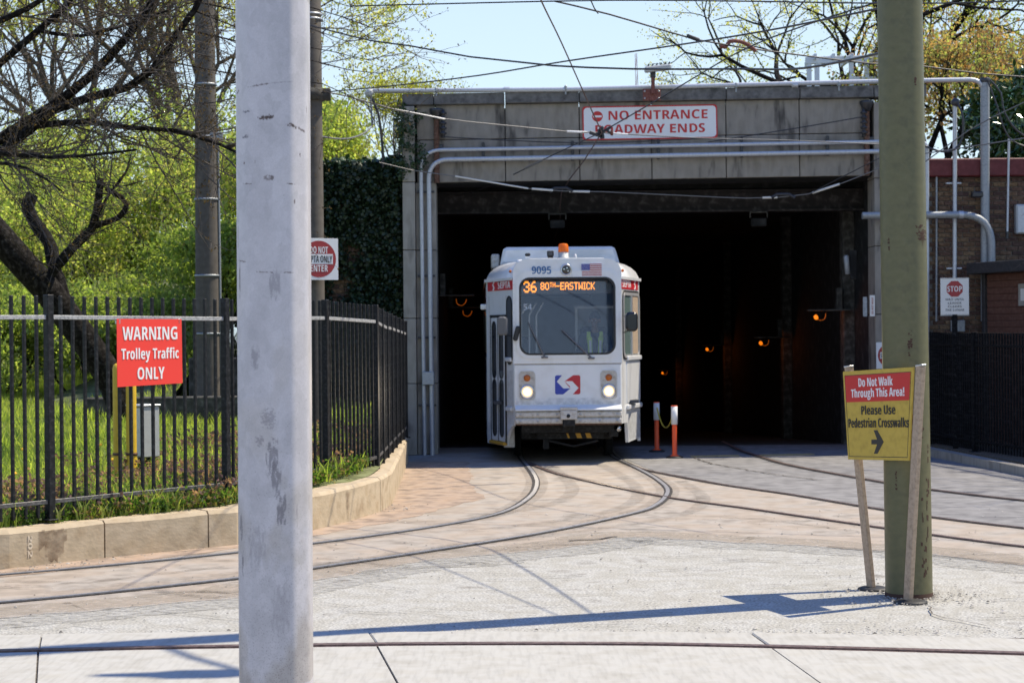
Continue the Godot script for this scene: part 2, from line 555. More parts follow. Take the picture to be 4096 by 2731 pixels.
	M.crane_red = plain(lin(0.55, 0.25, 0.28), 0.6)
	# people
	M.skin = plain(lin(0.16, 0.085, 0.055), 0.55)
	M.navy = plain(lin(0.02, 0.03, 0.06), 0.85)
	M.cap = plain(lin(0.012, 0.014, 0.022), 0.8)
	M.vest = plain(lin(0.50, 0.72, 0.10), 0.7)
	M.reflective = plain(lin(0.7, 0.7, 0.68), 0.4)
	M.stone = plain(Color.WHITE, 0.9)
	M.stone.vertex_color_use_as_albedo = true
	# plants
	M.bark = layer(noisy(lin(0.11, 0.09, 0.075), 0.4, 2.0, 70, 0.95, 0.8, 4), 71, 0.02, [Color(0.5, 0.5, 0.5), W, Color(0.8, 0.8, 0.8)], 0.9)
	M.bark_dark = layer(noisy(lin(0.016, 0.013, 0.011), 0.5, 2.0, 72, 0.95, 1.5, 5), 73, 0.03, [Color(0.4, 0.4, 0.4), W, Color(0.6, 0.6, 0.6)], 2.0)
	M.bark_dark.metallic_specular = 0.25
	M.leaf = plain(Color.WHITE, 0.55)
	M.leaf.vertex_color_use_as_albedo = true
	M.leaf.backlight_enabled = true
	M.leaf.backlight = Color(1.15, 1.2, 0.8)
	M.leaf_gloss = plain(Color.WHITE, 0.16)
	M.leaf_gloss.vertex_color_use_as_albedo = true
	M.ivy = plain(Color.WHITE, 0.5)
	M.ivy.vertex_color_use_as_albedo = true

func stain(c: Color, sd: int, strength: float) -> StandardMaterial3D:   # dirt lying on a surface: an alpha pattern of its own
	var m := StandardMaterial3D.new()
	m.albedo_texture = ntex(sd, 0.02, [Color(c, 0.0), Color(c, strength * 0.55), Color(c, strength)], 5, 512, false, [0.15, 0.5, 0.9])
	m.transparency = BaseMaterial3D.TRANSPARENCY_ALPHA
	m.roughness = 0.95
	m.uv1_triplanar = true
	m.uv1_world_triplanar = true
	m.uv1_scale = Vector3.ONE * 0.9
	return m

func galvanised() -> StandardMaterial3D:            # spangled zinc: crystal cells, weather blotches and fine pits
	var w := 512
	var h := 1024
	var cells := FastNoiseLite.new()
	cells.noise_type = FastNoiseLite.TYPE_CELLULAR
	cells.cellular_return_type = FastNoiseLite.RETURN_CELL_VALUE
	cells.frequency = 0.055
	cells.seed = 5
	var blot := FastNoiseLite.new()
	blot.frequency = 0.006
	blot.fractal_octaves = 5
	blot.seed = 6
	var fine := FastNoiseLite.new()
	fine.frequency = 0.25
	fine.seed = 7
	var im := Image.create(w, h, false, Image.FORMAT_RGB8)
	for y in h:
		var low := clampf((y - 430.0) / 600.0, 0.0, 1.0)
		for x in w:
			var b := blot.get_noise_2d(x, y * 0.8)
			var v := 0.715 + 0.034 * cells.get_noise_2d(x + 6.0 * fine.get_noise_2d(x * 0.2, y * 0.2), y) + 0.075 * b + 0.03 * fine.get_noise_2d(x, y)
			var worn := clampf((b - 0.05 + low * 0.14) * 3.0, 0.0, 1.0) * (0.2 + 0.8 * low)
			v -= worn * 0.12
			if fine.get_noise_2d(x * 1.7 + 90, y * 1.7) + low * 0.28 > 0.68:
				v -= 0.16
			im.set_pixel(x, y, Color(v * (1.0 + 0.02 * worn), v * 0.985, v * (1.012 - 0.04 * worn)))
	var m := StandardMaterial3D.new()
	m.albedo_texture = ImageTexture.create_from_image(im)
	m.roughness = 0.42
	m.metallic = 0.1
	return m

# ------------------------------------------------------------------ ground, road, tracks
func smoothstep01(a: float, b: float, x: float) -> float:
	var t := clampf((x - a) / (b - a), 0.0, 1.0)
	return t * t * (3.0 - 2.0 * t)

func bank_height(x: float, z: float) -> float:
	var d := -z
	var left := 0.34 + (d - 16.5) * 0.029 + 3.9 * smoothstep01(37.0, 62.0, d) + 0.05 * sin(x * 1.7) * smoothstep01(19.0, 24.0, d)
	if d < 31.3:
		return left
	var behind := smoothstep01(-4.7, -4.3, x)      # full height only behind the ivy wall; a slope left of it
	return lerpf(left, 4.75 + (d - 31.5) * 0.02, smoothstep01(-7.5, -4.3, x) * lerpf(smoothstep01(31.3, 39.0, d), 1.0, behind))

var wall_line := [Vector2(-9.5, -13.2), Vector2(-7.2, -14.6), Vector2(-4.593, -16.33), Vector2(-3.836, -17.12), Vector2(-2.725, -18.1), Vector2(-2.141, -19.33), Vector2(-1.826, -20.2), Vector2(-1.548, -21.3), Vector2(-1.475, -22.2), Vector2(-1.563, -25.35), Vector2(-1.69, -29.4)]

func wall_x(z: float) -> float:
	for i in wall_line.size() - 1:
		if z <= wall_line[i].y and z >= wall_line[i + 1].y:
			return lerpf(wall_line[i].x, wall_line[i + 1].x, (z - wall_line[i].y) / (wall_line[i + 1].y - wall_line[i].y))
	return wall_line[-1].x

func rect(st: SurfaceTool, x0: float, x1: float, z0: float, z1: float, y: float) -> void:
	quad(st, Vector3(x0, y, z1), Vector3(x1, y, z1), Vector3(x1, y, z0), Vector3(x0, y, z0))

func ground() -> void:
	var st := sp()
	rect(st, -400, 400, -33, 400, -0.06)
	rect(st, -400, -1.5, -400, -33, -0.06)
	rect(st, 6.5, 400, -400, -33, -0.06)
	rect(st, -1.5, 6.5, -400, -86, -0.06)
	struct("ground", st, M.hill_soil)
	st = sp()
	rect(st, -40, 40, -33.0, 40, 0.0)
	var road := struct("road", st, M.asphalt)
	# the paved track field: tan concrete with a broken lower edge
	var low := rough_line([Vector2(-9.0, -12.75), Vector2(-3.82, -13.56), Vector2(-2.19, -14.46), Vector2(-1.71, -15.44), Vector2(-0.72, -16.84), Vector2(0.29, -17.43), Vector2(0.75, -17.9), Vector2(1.06, -18.47), Vector2(1.38, -18.45), Vector2(2.06, -17.98), Vector2(2.75, -17.67), Vector2(3.25, -17.32), Vector2(3.88, -16.9), Vector2(4.3, -16.2), Vector2(5.2, -15.4), Vector2(9.0, -13.6)], 0.16, 0.045)
	var high := [Vector2(9.0, -15.2), Vector2(6.6, -17.0), Vector2(5.35, -18.95), Vector2(4.66, -20.15), Vector2(4.08, -21.56), Vector2(3.56, -22.98), Vector2(2.85, -24.6), Vector2(2.07, -27.06), Vector2(1.75, -29.9), Vector2(1.7, -33.0), Vector2(-1.35, -33.0), Vector2(-1.35, -31.0)]
	var left := wall_line.duplicate()
	left.reverse()
	var pts := low + high + left
	st = sp()
	prism(st, gpoly(pts), -0.03, 0.006, flat_xf(0))
	struct("track_pavement", st, M.track_concrete)
	# darker newer asphalt right of the tracks
	st = sp()
	var hi2 := [Vector2(9.0, -15.25), Vector2(6.63, -17.05), Vector2(5.4, -19.0), Vector2(4.7, -20.2), Vector2(4.12, -21.6), Vector2(3.6, -23.0), Vector2(2.89, -24.65), Vector2(2.11, -27.1), Vector2(1.79, -29.9), Vector2(1.74, -33.0), Vector2(6.5, -33.0), Vector2(6.8, -31.3), Vector2(40, -31.3), Vector2(40, -15.25)]
	prism(st, gpoly(hi2), -0.03, 0.004, flat_xf(0))
	struct("asphalt_road", st, M.asphalt_dark)
	# rusty dirt that has gathered along the wall
	st = sp()
	var edge := rough_line([Vector2(-0.75, -29.4), Vector2(-0.62, -27.0), Vector2(-0.55, -24.2), Vector2(-0.35, -22.9), Vector2(-0.95, -21.3), Vector2(-1.35, -20.1), Vector2(-2.2, -18.6), Vector2(-2.95, -17.45), Vector2(-4.25, -16.0), Vector2(-7.0, -14.15), Vector2(-9.2, -12.9)], 0.2, 0.05)
	prism(st, gpoly(edge + wall_line), -0.02, 0.010, flat_xf(0))
	struct("dirt_strip", st, M.rust_dirt)
	# cracks and joints in the pavement
	for c in [[[Vector2(-1.35, -15.9), Vector2(-0.9, -16.2), Vector2(-0.2, -16.35), Vector2(0.1, -16.6)], 0.018], [[Vector2(-3.3, -14.9), Vector2(-2.3, -14.75), Vector2(-1.9, -15.0)], 0.012], [[Vector2(-4.6, -15.6), Vector2(-3.6, -15.4), Vector2(-2.6, -16.4)], 0.012], [[Vector2(-0.1, -17.6), Vector2(0.9, -18.0), Vector2(1.7, -18.3)], 0.014], [[Vector2(3.0, -17.48), Vector2(4.0, -16.6), Vector2(4.6, -15.9)], 0.03], [[Vector2(0.55, -18.15), Vector2(0.85, -18.3), Vector2(1.05, -18.5)], 0.045], [[Vector2(2.94, -29.9), Vector2(3.1, -28.4), Vector2(3.65, -26.5), Vector2(4.2, -25.2)], 0.03], [[Vector2(2.3, -20.4), Vector2(3.0, -19.7), Vector2(3.6, -18.6)], 0.012], [[Vector2(-2.2, -17.7), Vector2(-1.2, -18.9), Vector2(-0.2, -19.4)], 0.012], [[Vector2(1.9, -16.6), Vector2(2.4, -16.4)], 0.016], [[Vector2(3.1, -13.7), Vector2(3.05, -13.2), Vector2(3.3, -12.75)], 0.012]]:
		st = sp()
		var w: float = c[1]
		ribbon(st, rough_line(c[0], 0.09, 0.022), -w / 2, w / 2, 0.016)
		put("crack", st, M.crack, road)
	# faded yellow line across the tunnel mouth
	st = sp()
	prism(st, gpoly(rough_line([Vector2(2.95, -30.0), Vector2(3.75, -30.12), Vector2(3.75, -30.42), Vector2(2.95, -30.3), Vector2(2.95, -30.0)], 0.12, 0.02).slice(0, -1)), 0.0, 0.009, flat_xf(0))
	prism(st, gpoly(rough_line([Vector2(4.1, -30.15), Vector2(5.0, -30.3), Vector2(5.0, -30.6), Vector2(4.1, -30.45), Vector2(4.1, -30.15)], 0.12, 0.02).slice(0, -1)), 0.0, 0.009, flat_xf(0))
	put("yellow_line", st, M.road_yellow, road)
	# tyre marks and grime between the rails
	for c in [[Vector2(0.55, -28.5), Vector2(0.75, -25.5), Vector2(0.75, -23.5), Vector2(0.4, -21.8), Vector2(-0.5, -20.3)], [Vector2(1.35, -28.5), Vector2(1.62, -25.0), Vector2(1.5, -22.4), Vector2(0.9, -20.6), Vector2(-0.2, -19.3)], [Vector2(2.3, -25.2), Vector2(2.35, -22.6), Vector2(1.9, -20.6), Vector2(0.8, -19.1), Vector2(-0.8, -17.6)], [Vector2(-3.8, -14.8), Vector2(-1.6, -16.6), Vector2(0.2, -18.7)]]:
		st = sp()
		ribbon(st, smooth(c), -0.09, 0.09, 0.019)
		put("tyre_mark", st, M.skid, road)
	# scuffs and scrapes from years of wheels, thrown over the old asphalt
	st = sp()
	for i in 130:
		var c := Vector2(rng.randf_range(-4.5, 5.0), rng.randf_range(-22.0, -12.9))
		var d := Vector2.from_angle(rng.randf_range(-0.35, 0.2) + (0.5 if c.x < 0 else 0.0))
		var l := rng.randf_range(0.15, 0.9)
		ribbon(st, rough_line([c - d * l / 2, c, c + d * l / 2], 0.15, 0.015), -rng.randf_range(0.006, 0.03), rng.randf_range(0.006, 0.03), 0.0165)
	put("scuff_marks", st, M.scuff, road).set_meta("kind", "stuff")
	# dust from each surface carried over the border onto the other
	st = sp()
	ribbon(st, low, -0.02, 0.5, 0.0085)
	put("dust_border", st, M.grey_film, road)
	st = sp()
	ribbon(st, low, -0.05, -0.55, 0.0075)
	put("dust_border", st, M.tan_film, road)
	# kerb on the right
	st = sp()
	var kerb := [Vector2(6.80, -31.25), Vector2(6.884, -30.37), Vector2(7.284, -26.06), Vector2(8.1, -19.5)]
	ribbon(st, kerb, 0.0, 0.18, 0.13, 0.14)
	struct("kerb", st, M.pier_concrete)
	st = sp()
	prism(st, gpoly([Vector2(6.99, -31.25), Vector2(7.07, -30.37), Vector2(7.47, -26.06), Vector2(8.28, -19.5), Vector2(20, -19.5), Vector2(20, -31.25)]), 0.0, 0.12, flat_xf(0))
	struct("verge", st, M.litter)

func grit() -> void:
	var g := RandomNumberGenerator.new()
	g.seed = 31
	var st := sp()
	var p := []
	for k in 6:
		p.append(Vector3(cos(k * 1.05), 0.0, sin(k * 1.05)) * g.randf_range(0.7, 1.2))
	for k in 6:
		tri(st, p[k], Vector3(0.1, 0.8, 0.0), p[(k + 1) % 6])
	st.generate_normals()
	var where := []
	var cols := []
	for i in 2600:
		var at := Vector2(g.randf_range(-5, 6), g.randf_range(-21, -11.0))
		var near := g.randf()
		if near < 0.25:
			at = Vector2(3.085, -14.26) + Vector2.from_angle(g.randf() * TAU) * (0.2 + 0.5 * pow(g.randf(), 2))
		elif near < 0.45:
			var t := g.randf()
			at = Vector2(lerpf(-4.0, 4.3, t), -12.7 + 0.1 * g.randfn() + 0.1 * t)
		elif near < 0.65:
			at = wall_line[2].lerp(wall_line[8], g.randf()) + Vector2(0.45 * g.randf(), 0.35 * g.randf())
		var s := g.randf_range(0.004, 0.012) * (1.8 if g.randf() < 0.1 else 1.0)
		where.append(Transform3D(Basis(Vector3.UP, g.randf() * TAU).scaled(Vector3(s, s * 0.7, s)), Vector3(at.x, 0.012, at.y)))
		var v := g.randf_range(0.05, 0.5)
		cols.append(Color(v, v * 0.93, v * 0.82))
	var o := scatter("grit", self, st.commit(), M.stone, where, cols)
	tag(o, "loose grit and tiny stones scattered over the road and round the pole foot", "grit")

func rail(n: String, pts: Array, side: float, label: String, head := 0.05, mat: Material = null, grime := 0.34) -> void:   # side: where the flange groove lies
	var o := thing(n, label, "rail")
	var p := smooth(pts, 0.25)
	var st := sp()
	ribbon(st, p, -head / 2, head / 2, 0.021, 0.03)
	put("rail_head", st, mat if mat else M.rail, o)
	st = sp()
	ribbon(st, p, minf(side * head / 2, side * (head / 2 + 0.038)), maxf(side * head / 2, side * (head / 2 + 0.038)), 0.0145)
	ribbon(st, p, minf(-side * head / 2, -side * (head / 2 + 0.018)), maxf(-side * head / 2, -side * (head / 2 + 0.018)), 0.0145)
	put("groove", st, M.groove, o)
	if grime > 0.0:
		st = sp()
		ribbon(st, p, -grime * 0.45, grime * 0.45, 0.0178)
		put("grime", st, M.grime, o)

func tracks() -> void:
	rail("inner_curve_rail", [Vector2(0.12, -45), Vector2(0.12, -33), Vector2(0.13, -30.5), Vector2(0.17, -29.37), Vector2(0.30, -26.7), Vector2(0.32, -24.8), Vector2(0.195, -22.88), Vector2(-0.147, -21.0), Vector2(-0.842, -19.6), Vector2(-2.01, -18.1), Vector2(-3.4, -16.75), Vector2(-5.2, -15.5), Vector2(-8, -14.0)], 1.0, "inner steel rail curving left from under the trolley, nearest the beige wall")
	rail("outer_curve_rail", [Vector2(1.66, -45), Vector2(1.66, -33), Vector2(1.65, -30.7), Vector2(1.69, -29.7), Vector2(1.93, -26.9), Vector2(2.02, -25.2), Vector2(2.0, -23.63), Vector2(1.724, -21.88), Vector2(1.30, -20.7), Vector2(0.089, -18.6), Vector2(-1.797, -16.2), Vector2(-2.7, -15.3), Vector2(-4.035, -14.3), Vector2(-6, -13.3), Vector2(-8.5, -12.9)], -1.0, "outer steel rail sweeping left in a long curve from under the trolley")
	rail("diverging_rail", [Vector2(0.22, -29.0), Vector2(0.42, -27.8), Vector2(0.758, -26.23), Vector2(1.815, -23.02), Vector2(2.784, -21.15), Vector2(3.861, -19.06), Vector2(4.842, -17.34), Vector2(6.4, -15.2)], -1.0, "dark rail diverging right from the trolley across the tan pavement", 0.05, M.rail_rusty, 0.25)
	rail("boundary_rail", [Vector2(1.70, -29.6), Vector2(1.80, -28.4), Vector2(2.03, -27.06), Vector2(2.80, -24.61), Vector2(3.51, -22.98), Vector2(4.03, -21.56), Vector2(4.60, -20.15), Vector2(5.29, -18.95), Vector2(6.6, -17.0)], 1.0, "dark rail running right along the border of tan pavement and grey asphalt", 0.035, M.rail_rusty, 0.2)
	rail("right_track_rail", [Vector2(3.9, -34), Vector2(3.92, -31.5), Vector2(4.02, -30.2), Vector2(4.261, -27.85), Vector2(5.009, -24.73), Vector2(5.379, -23.55), Vector2(6.138, -21.97), Vector2(7.4, -20.0)], 1.0, "far right rail leaving the dark tunnel beside the green pole", 0.05, M.rail_rusty, 0.3)

func street_front() -> void:
	# concrete roadway in front: slabs with open joints on both sides of the street rail
	var o := struct_root("street_pavement")
	var railp := [Vector2(-7.0, -11.65), Vector2(-3.393, -12.042), Vector2(-1.844, -12.146), Vector2(-0.6, -12.175), Vector2(0.6, -12.12), Vector2(1.48, -11.996), Vector2(3.239, -11.621), Vector2(6.0, -10.9)]
	var backp := [Vector2(-7.0, -12.35), Vector2(-3.573, -12.684), Vector2(-2.4, -12.744), Vector2(-1.415, -12.717), Vector2(0.055, -12.676), Vector2(1.549, -12.543), Vector2(3.397, -12.184), Vector2(6.0, -11.5)]
	var rp := smooth(railp, 0.2)
	var bp := smooth(backp, 0.2)
	var at_x := func(line: Array, x: float) -> float:
		for i in line.size() - 1:
			if x <= line[i + 1].x:
				return lerpf(line[i].y, line[i + 1].y, (x - line[i].x) / (line[i + 1].x - line[i].x))
		return line[-1].y
	var bounds := [-7.0, -3.29, -1.02, 1.62, 4.3]
	var slope := [0.0, 0.26, 0.18, 0.10, 0.0]
	for i in 4:
		for row in 2:
			var top := []
			var bot := []
			var n := 14
			for k in n + 1:
				var x := lerpf(bounds[i] + 0.007, bounds[i + 1] - 0.007, float(k) / n)
				var sl := lerpf(slope[i], slope[i + 1], float(k) / n)
				if row == 0:
					var zb: float = at_x.call(bp, x)
					var zr: float = at_x.call(rp, x)
					top.append(Vector2(x, zb + rng.randf_range(-0.008, 0.008)))
					bot.append(Vector2(x + sl * 0.5, zr - 0.075))
				else:
					var zr: float = at_x.call(rp, x + sl * 0.6)
					top.append(Vector2(x + sl * 0.6, zr + 0.065))
					bot.append(Vector2(x + sl * 5.0, -7.4))
			bot.reverse()
			var st := sp()
			prism(st, gpoly(bot + top), -0.1, 0.018 + 0.002 * ((i + row) % 2), flat_xf(0), 0.008)
			put("slab", st, M.street_concrete, o)
	var st := sp()
	rect(st, -12, 12, -12.3, -7.3, 0.005)
	struct("joint_bed", st, M.crack, o)
	var r := thing("street_rail", "worn brown steel rail set in the pale concrete street in the foreground", "rail")
	st = sp()
	ribbon(st, rp, -0.035, 0.035, 0.028, 0.06)
	put("rail_head", st, M.rail_rusty, r)
	st = sp()
	ribbon(st, rp, 0.038, 0.062, 0.018, 0.06)
	put("guard_lip", st, M.rail_rusty, r)

# ------------------------------------------------------------------ left bank: low wall, grass
func left_bank() -> void:
	var st := sp(false)
	var rows := []
	var z := -13.4
	while z > -31.35:
		var row := []
		var xe := wall_x(z) - 0.16
		for k in 41:
			var x := lerpf(-45.0, xe, pow(float(k) / 40, 0.35))
			row.append(Vector3(x, bank_height(x, minf(z, -16.0)) - 0.06 * smoothstep01(xe - 0.5, xe - 0.1, x), z))
		rows.append(row)
		z -= 0.5
	for i in rows.size() - 1:
		for k in 40:
			quad(st, rows[i][k], rows[i][k + 1], rows[i + 1][k + 1], rows[i + 1][k])
	struct("grass_bank", st, M.grass_soil)
	st = sp(false)
	rows = []
	for i in 60:
		z = -31.3 - 160.0 * pow(i / 59.0, 1.8)
		var row := []
		for k in 61:
			var x := -90.0 + 3.0 * k if k != 28 else -6.0
			row.append(Vector3(x, bank_height(x, z - 0.05), z))
		rows.append(row)
	for i in rows.size() - 1:
		for k in 60:
			quad(st, rows[i][k], rows[i][k + 1], rows[i + 1][k + 1], rows[i + 1][k])
	struct("upper_terrain", st, M.hill_soil)
	# the low beige wall, cast in lengths with joints
	var w := thing("retaining_wall", "low beige concrete wall with rust stains under the black fence on the left", "wall")
	var cuts := [0.0, 2.85, 5.93, 7.35, 10.0, 12.2, 16.2, 21.0]
	var run := [0.0]
	for i in wall_line.size() - 1:
		run.append(run[-1] + wall_line[i].distance_to(wall_line[i + 1]))
	cuts[-1] = run[-1]
	cuts[1] = run[2] - 0.25
	cuts[2] = run[3]
	cuts[3] = run[4] - 0.35
	cuts[4] = run[5] - 0.1
	cuts[5] = run[7]
	cuts[6] = run[9]
	var along := func(s: float) -> Vector2:
		for i in run.size() - 1:
			if s <= run[i + 1] + 1e-4:
				return wall_line[i].lerp(wall_line[i + 1], (s - run[i]) / (run[i + 1] - run[i]))
		return wall_line[-1]
	for c in cuts.size() - 1:
		st = sp()
		var s0: float = cuts[c] + (0.008 if c else 0.0)
		var s1: float = cuts[c + 1] - 0.008
		var n := maxi(2, int((s1 - s0) / 0.3))
		var prof := []
		for k in n + 1:
			var s := lerpf(s0, s1, float(k) / n)
			var p: Vector2 = along.call(s)
			var q: Vector2 = along.call(minf(s + 0.2, run[-1])) - along.call(maxf(s - 0.2, 0.0))
			var d := q.normalized()
			var nrm := Vector2(-d.y, d.x)
			var top := 0.355 + 0.05 * smoothstep01(16.5, 21.0, -p.y) + rng.randf_range(-0.004, 0.004)
			var ringp := []
			for v in [Vector2(0.0, -0.05), Vector2(0.0, top - 0.035 + rng.randf_range(-0.006, 0.006)), Vector2(-0.03, top), Vector2(-0.26, top + 0.004), Vector2(-0.28, -0.05)]:
				ringp.append(Vector3(p.x + nrm.x * v.x, v.y, p.y + nrm.y * v.x))
			prof.append(ringp)
		for k in n:
			for j in 4:
				quad(st, prof[k][j], prof[k + 1][j], prof[k + 1][j + 1], prof[k][j + 1])
		for e in [0, n]:
			var cc: Vector3 = prof[n / 2][2]
			poly(st, [prof[e][0], prof[e][1], prof[e][2], prof[e][3], prof[e][4]], cc)
		put("wall_length", st, M.curb_wall, w)
	# rust running down under the fence post, and chalk figures beside it
	var sr := stain(Color(0.30, 0.16, 0.09), 80, 0.5)
	for q in [[run[2] + 0.52, 0.30, 0.33], [run[4] + 0.3, 0.14, 0.3], [run[5] + 0.9, 0.10, 0.36]]:
		var p: Vector2 = along.call(q[0])
		var d: Vector2 = (along.call(q[0] + 0.1) - p).normalized()
		st = sp()
		var g := Vector3(-d.y, 0, d.x) * 0.004
		var u := Vector3(d.x, 0, d.y)
		for k in 9:
			var x: float = (k - 4.0) / 9.0 * q[1]
			var wd: float = q[1] / 9.0
			var up: float = q[2] - rng.randf() * 0.03
			var dn: float = 0.02 + pow(absf(k - 4.0) / 4.0, 1.5) * q[2] * rng.randf_range(0.3, 0.8)
			var a := Vector3(p.x, 0.0, p.y) + g + u * x
			quad(st, a + Vector3(0, dn, 0), a + u * wd + Vector3(0, dn + rng.randf_range(-0.03, 0.03), 0), a + u * wd + Vector3(0, up, 0), a + Vector3(0, up, 0))
		put("rust_stain", st, sr, w)
	var cp: Vector2 = along.call(run[2] + 0.30)
	var cd: Vector2 = (along.call(run[2] + 0.4) - cp).normalized()
	var cx := Vector3(cd.x, 0, cd.y)
	var b := Basis(cx, Vector3.UP, cx.cross(Vector3.UP)) * Basis(Vector3.BACK, -PI / 2)
	text(w, "202", plain(lin(0.62, 0.53, 0.40), 0.9), 0.2, 0.045, Vector3(cp.x, 0.19, cp.y) + cx.cross(Vector3.UP) * 0.004, b, 0.002, false)

# ------------------------------------------------------------------ the tunnel portal
const FZ := -31.2          # front of the fascia
func slope_at(x: float) -> float:
	return 0.0075 * (x + 1.3)

func portal() -> void:
	var o := thing("tunnel_portal", "grey concrete tunnel portal with panelled fascia and dark coping over the trolley", "tunnel portal")
	var tilt := Basis(Vector3.BACK, 0.0075)
	var xs := [-1.60, -1.275, -0.087, 1.182, 2.414, 3.684, 4.938, 6.14]
	var st := sp()
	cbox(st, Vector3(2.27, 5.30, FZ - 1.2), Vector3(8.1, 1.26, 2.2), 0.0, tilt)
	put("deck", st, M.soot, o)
	for i in xs.size() - 1:
		for row in 2:
			var y0: float = [4.645, 5.375][row]
			var y1: float = [5.363, 5.96][row]
			st = sp()
			var c: float = (xs[i] + xs[i + 1]) / 2.0
			cbox(st, Vector3(c, (y0 + y1) / 2 + slope_at(c), FZ - 0.06), Vector3(xs[i + 1] - xs[i] - 0.014, y1 - y0, 0.12), 0.008, tilt)
			put("fascia_panel", st, M.portal_concrete, o)
	var cs := [-1.84, -1.30, -0.087, 1.182, 3.684, 4.938, 6.2, 7.1]
	for i in cs.size() - 1:
		st = sp()
		var c: float = (cs[i] + cs[i + 1]) / 2.0
		var lift := 0.012 if i >= 2 else 0.0
		cbox(st, Vector3(c, 6.055 + lift + slope_at(c), FZ - 0.12), Vector3(cs[i + 1] - cs[i] - 0.012, 0.19 + lift, 0.42), 0.012, tilt)
		put("coping_block", st, M.coping, o)
	# piers of stacked blocks
	var ys := [0.0, 1.22, 2.33, 3.49, 4.645, 5.94]
	for i in 5:
		for s in [[-1.735, 0.21, 31.08, M.pier_concrete], [-1.45, 0.345, 31.19, M.pier_concrete]]:
			if i == 4 and s[0] > -1.6:
				continue
			st = sp()
			cbox(st, Vector3(s[0], (ys[i] + ys[i + 1]) / 2, -s[2] - 0.3), Vector3(s[1], ys[i + 1] - ys[i] - 0.01, 0.6), 0.008)
			put("pier_block", st, s[3], o)
		st = sp()
		cbox(st, Vector3(6.62, (ys[i] + ys[i + 1]) / 2, -31.4), Vector3(0.86, ys[i + 1] - ys[i] - 0.01, 0.6), 0.008)
		put("pier_block", st, M.portal_concrete, o)
	# rusty corner angles running down both ends of the fascia
	for p in [Vector3(-1.255, 5.25, -31.13), Vector3(6.075, 5.32, -31.13)]:
		st = sp()
		tube(st, [p + Vector3(0, -0.62, 0), p + Vector3(0, 0.56, 0)], 0.05, 10)
		var head := thing("drain_pipe", "rusty drain pipe at the %s end of the concrete fascia" % ("left" if p.x < 0 else "right"), "pipe", Vector3.ZERO)
		put("pipe", st, M.rust_pipe, head)
		st = sp()
		lathe(st, [Vector2(0.0, -0.1), Vector2(0.06, -0.1), Vector2(0.12, 0.04), Vector2(0.12, 0.08), Vector2(0.0, 0.08)], 10, Transform3D(Basis(), p + Vector3(0, 0.56, 0)))
		put("funnel", st, M.insulator, head)
		st = sp()
		cbox(st, p + Vector3(0.06, 0.0, 0.0), Vector3(0.12, 0.06, 0.05), 0.01)
		put("bracket", st, M.insulator, head)
	# steel beam behind the opening
	var bm := thing("steel_beam", "rust brown steel beam spanning the top of the tunnel opening", "beam")
	st = sp()
	cbox(st, Vector3(2.5, 4.37, -32.5), Vector3(7.9, 0.36, 0.05), 0.0)
	put("web", st, M.rust_beam, bm)
	st = sp()
	cbox(st, Vector3(2.5, 4.2, -32.5), Vector3(7.9, 0.035, 0.3), 0.0)
	cbox(st, Vector3(2.5, 4.55, -32.5), Vector3(7.9, 0.035, 0.3), 0.0)
	put("flange", st, M.rust_beam, bm)

func tunnel() -> void:
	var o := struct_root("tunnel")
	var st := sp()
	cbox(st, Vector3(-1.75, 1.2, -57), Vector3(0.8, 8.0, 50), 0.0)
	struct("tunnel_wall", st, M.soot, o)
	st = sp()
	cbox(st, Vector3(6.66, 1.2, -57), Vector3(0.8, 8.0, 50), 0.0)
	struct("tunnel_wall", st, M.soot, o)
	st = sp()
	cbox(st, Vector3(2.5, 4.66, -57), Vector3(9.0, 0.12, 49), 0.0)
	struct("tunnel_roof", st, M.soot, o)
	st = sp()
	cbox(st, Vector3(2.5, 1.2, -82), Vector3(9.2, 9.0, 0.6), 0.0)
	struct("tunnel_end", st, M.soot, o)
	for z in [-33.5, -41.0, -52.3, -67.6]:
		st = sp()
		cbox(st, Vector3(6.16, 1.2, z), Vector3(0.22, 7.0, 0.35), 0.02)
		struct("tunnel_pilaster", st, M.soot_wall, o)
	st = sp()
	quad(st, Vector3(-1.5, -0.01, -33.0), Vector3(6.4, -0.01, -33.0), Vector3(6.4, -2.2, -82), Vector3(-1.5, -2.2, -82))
	struct("tunnel_floor", st, M.tunnel_floor, o)

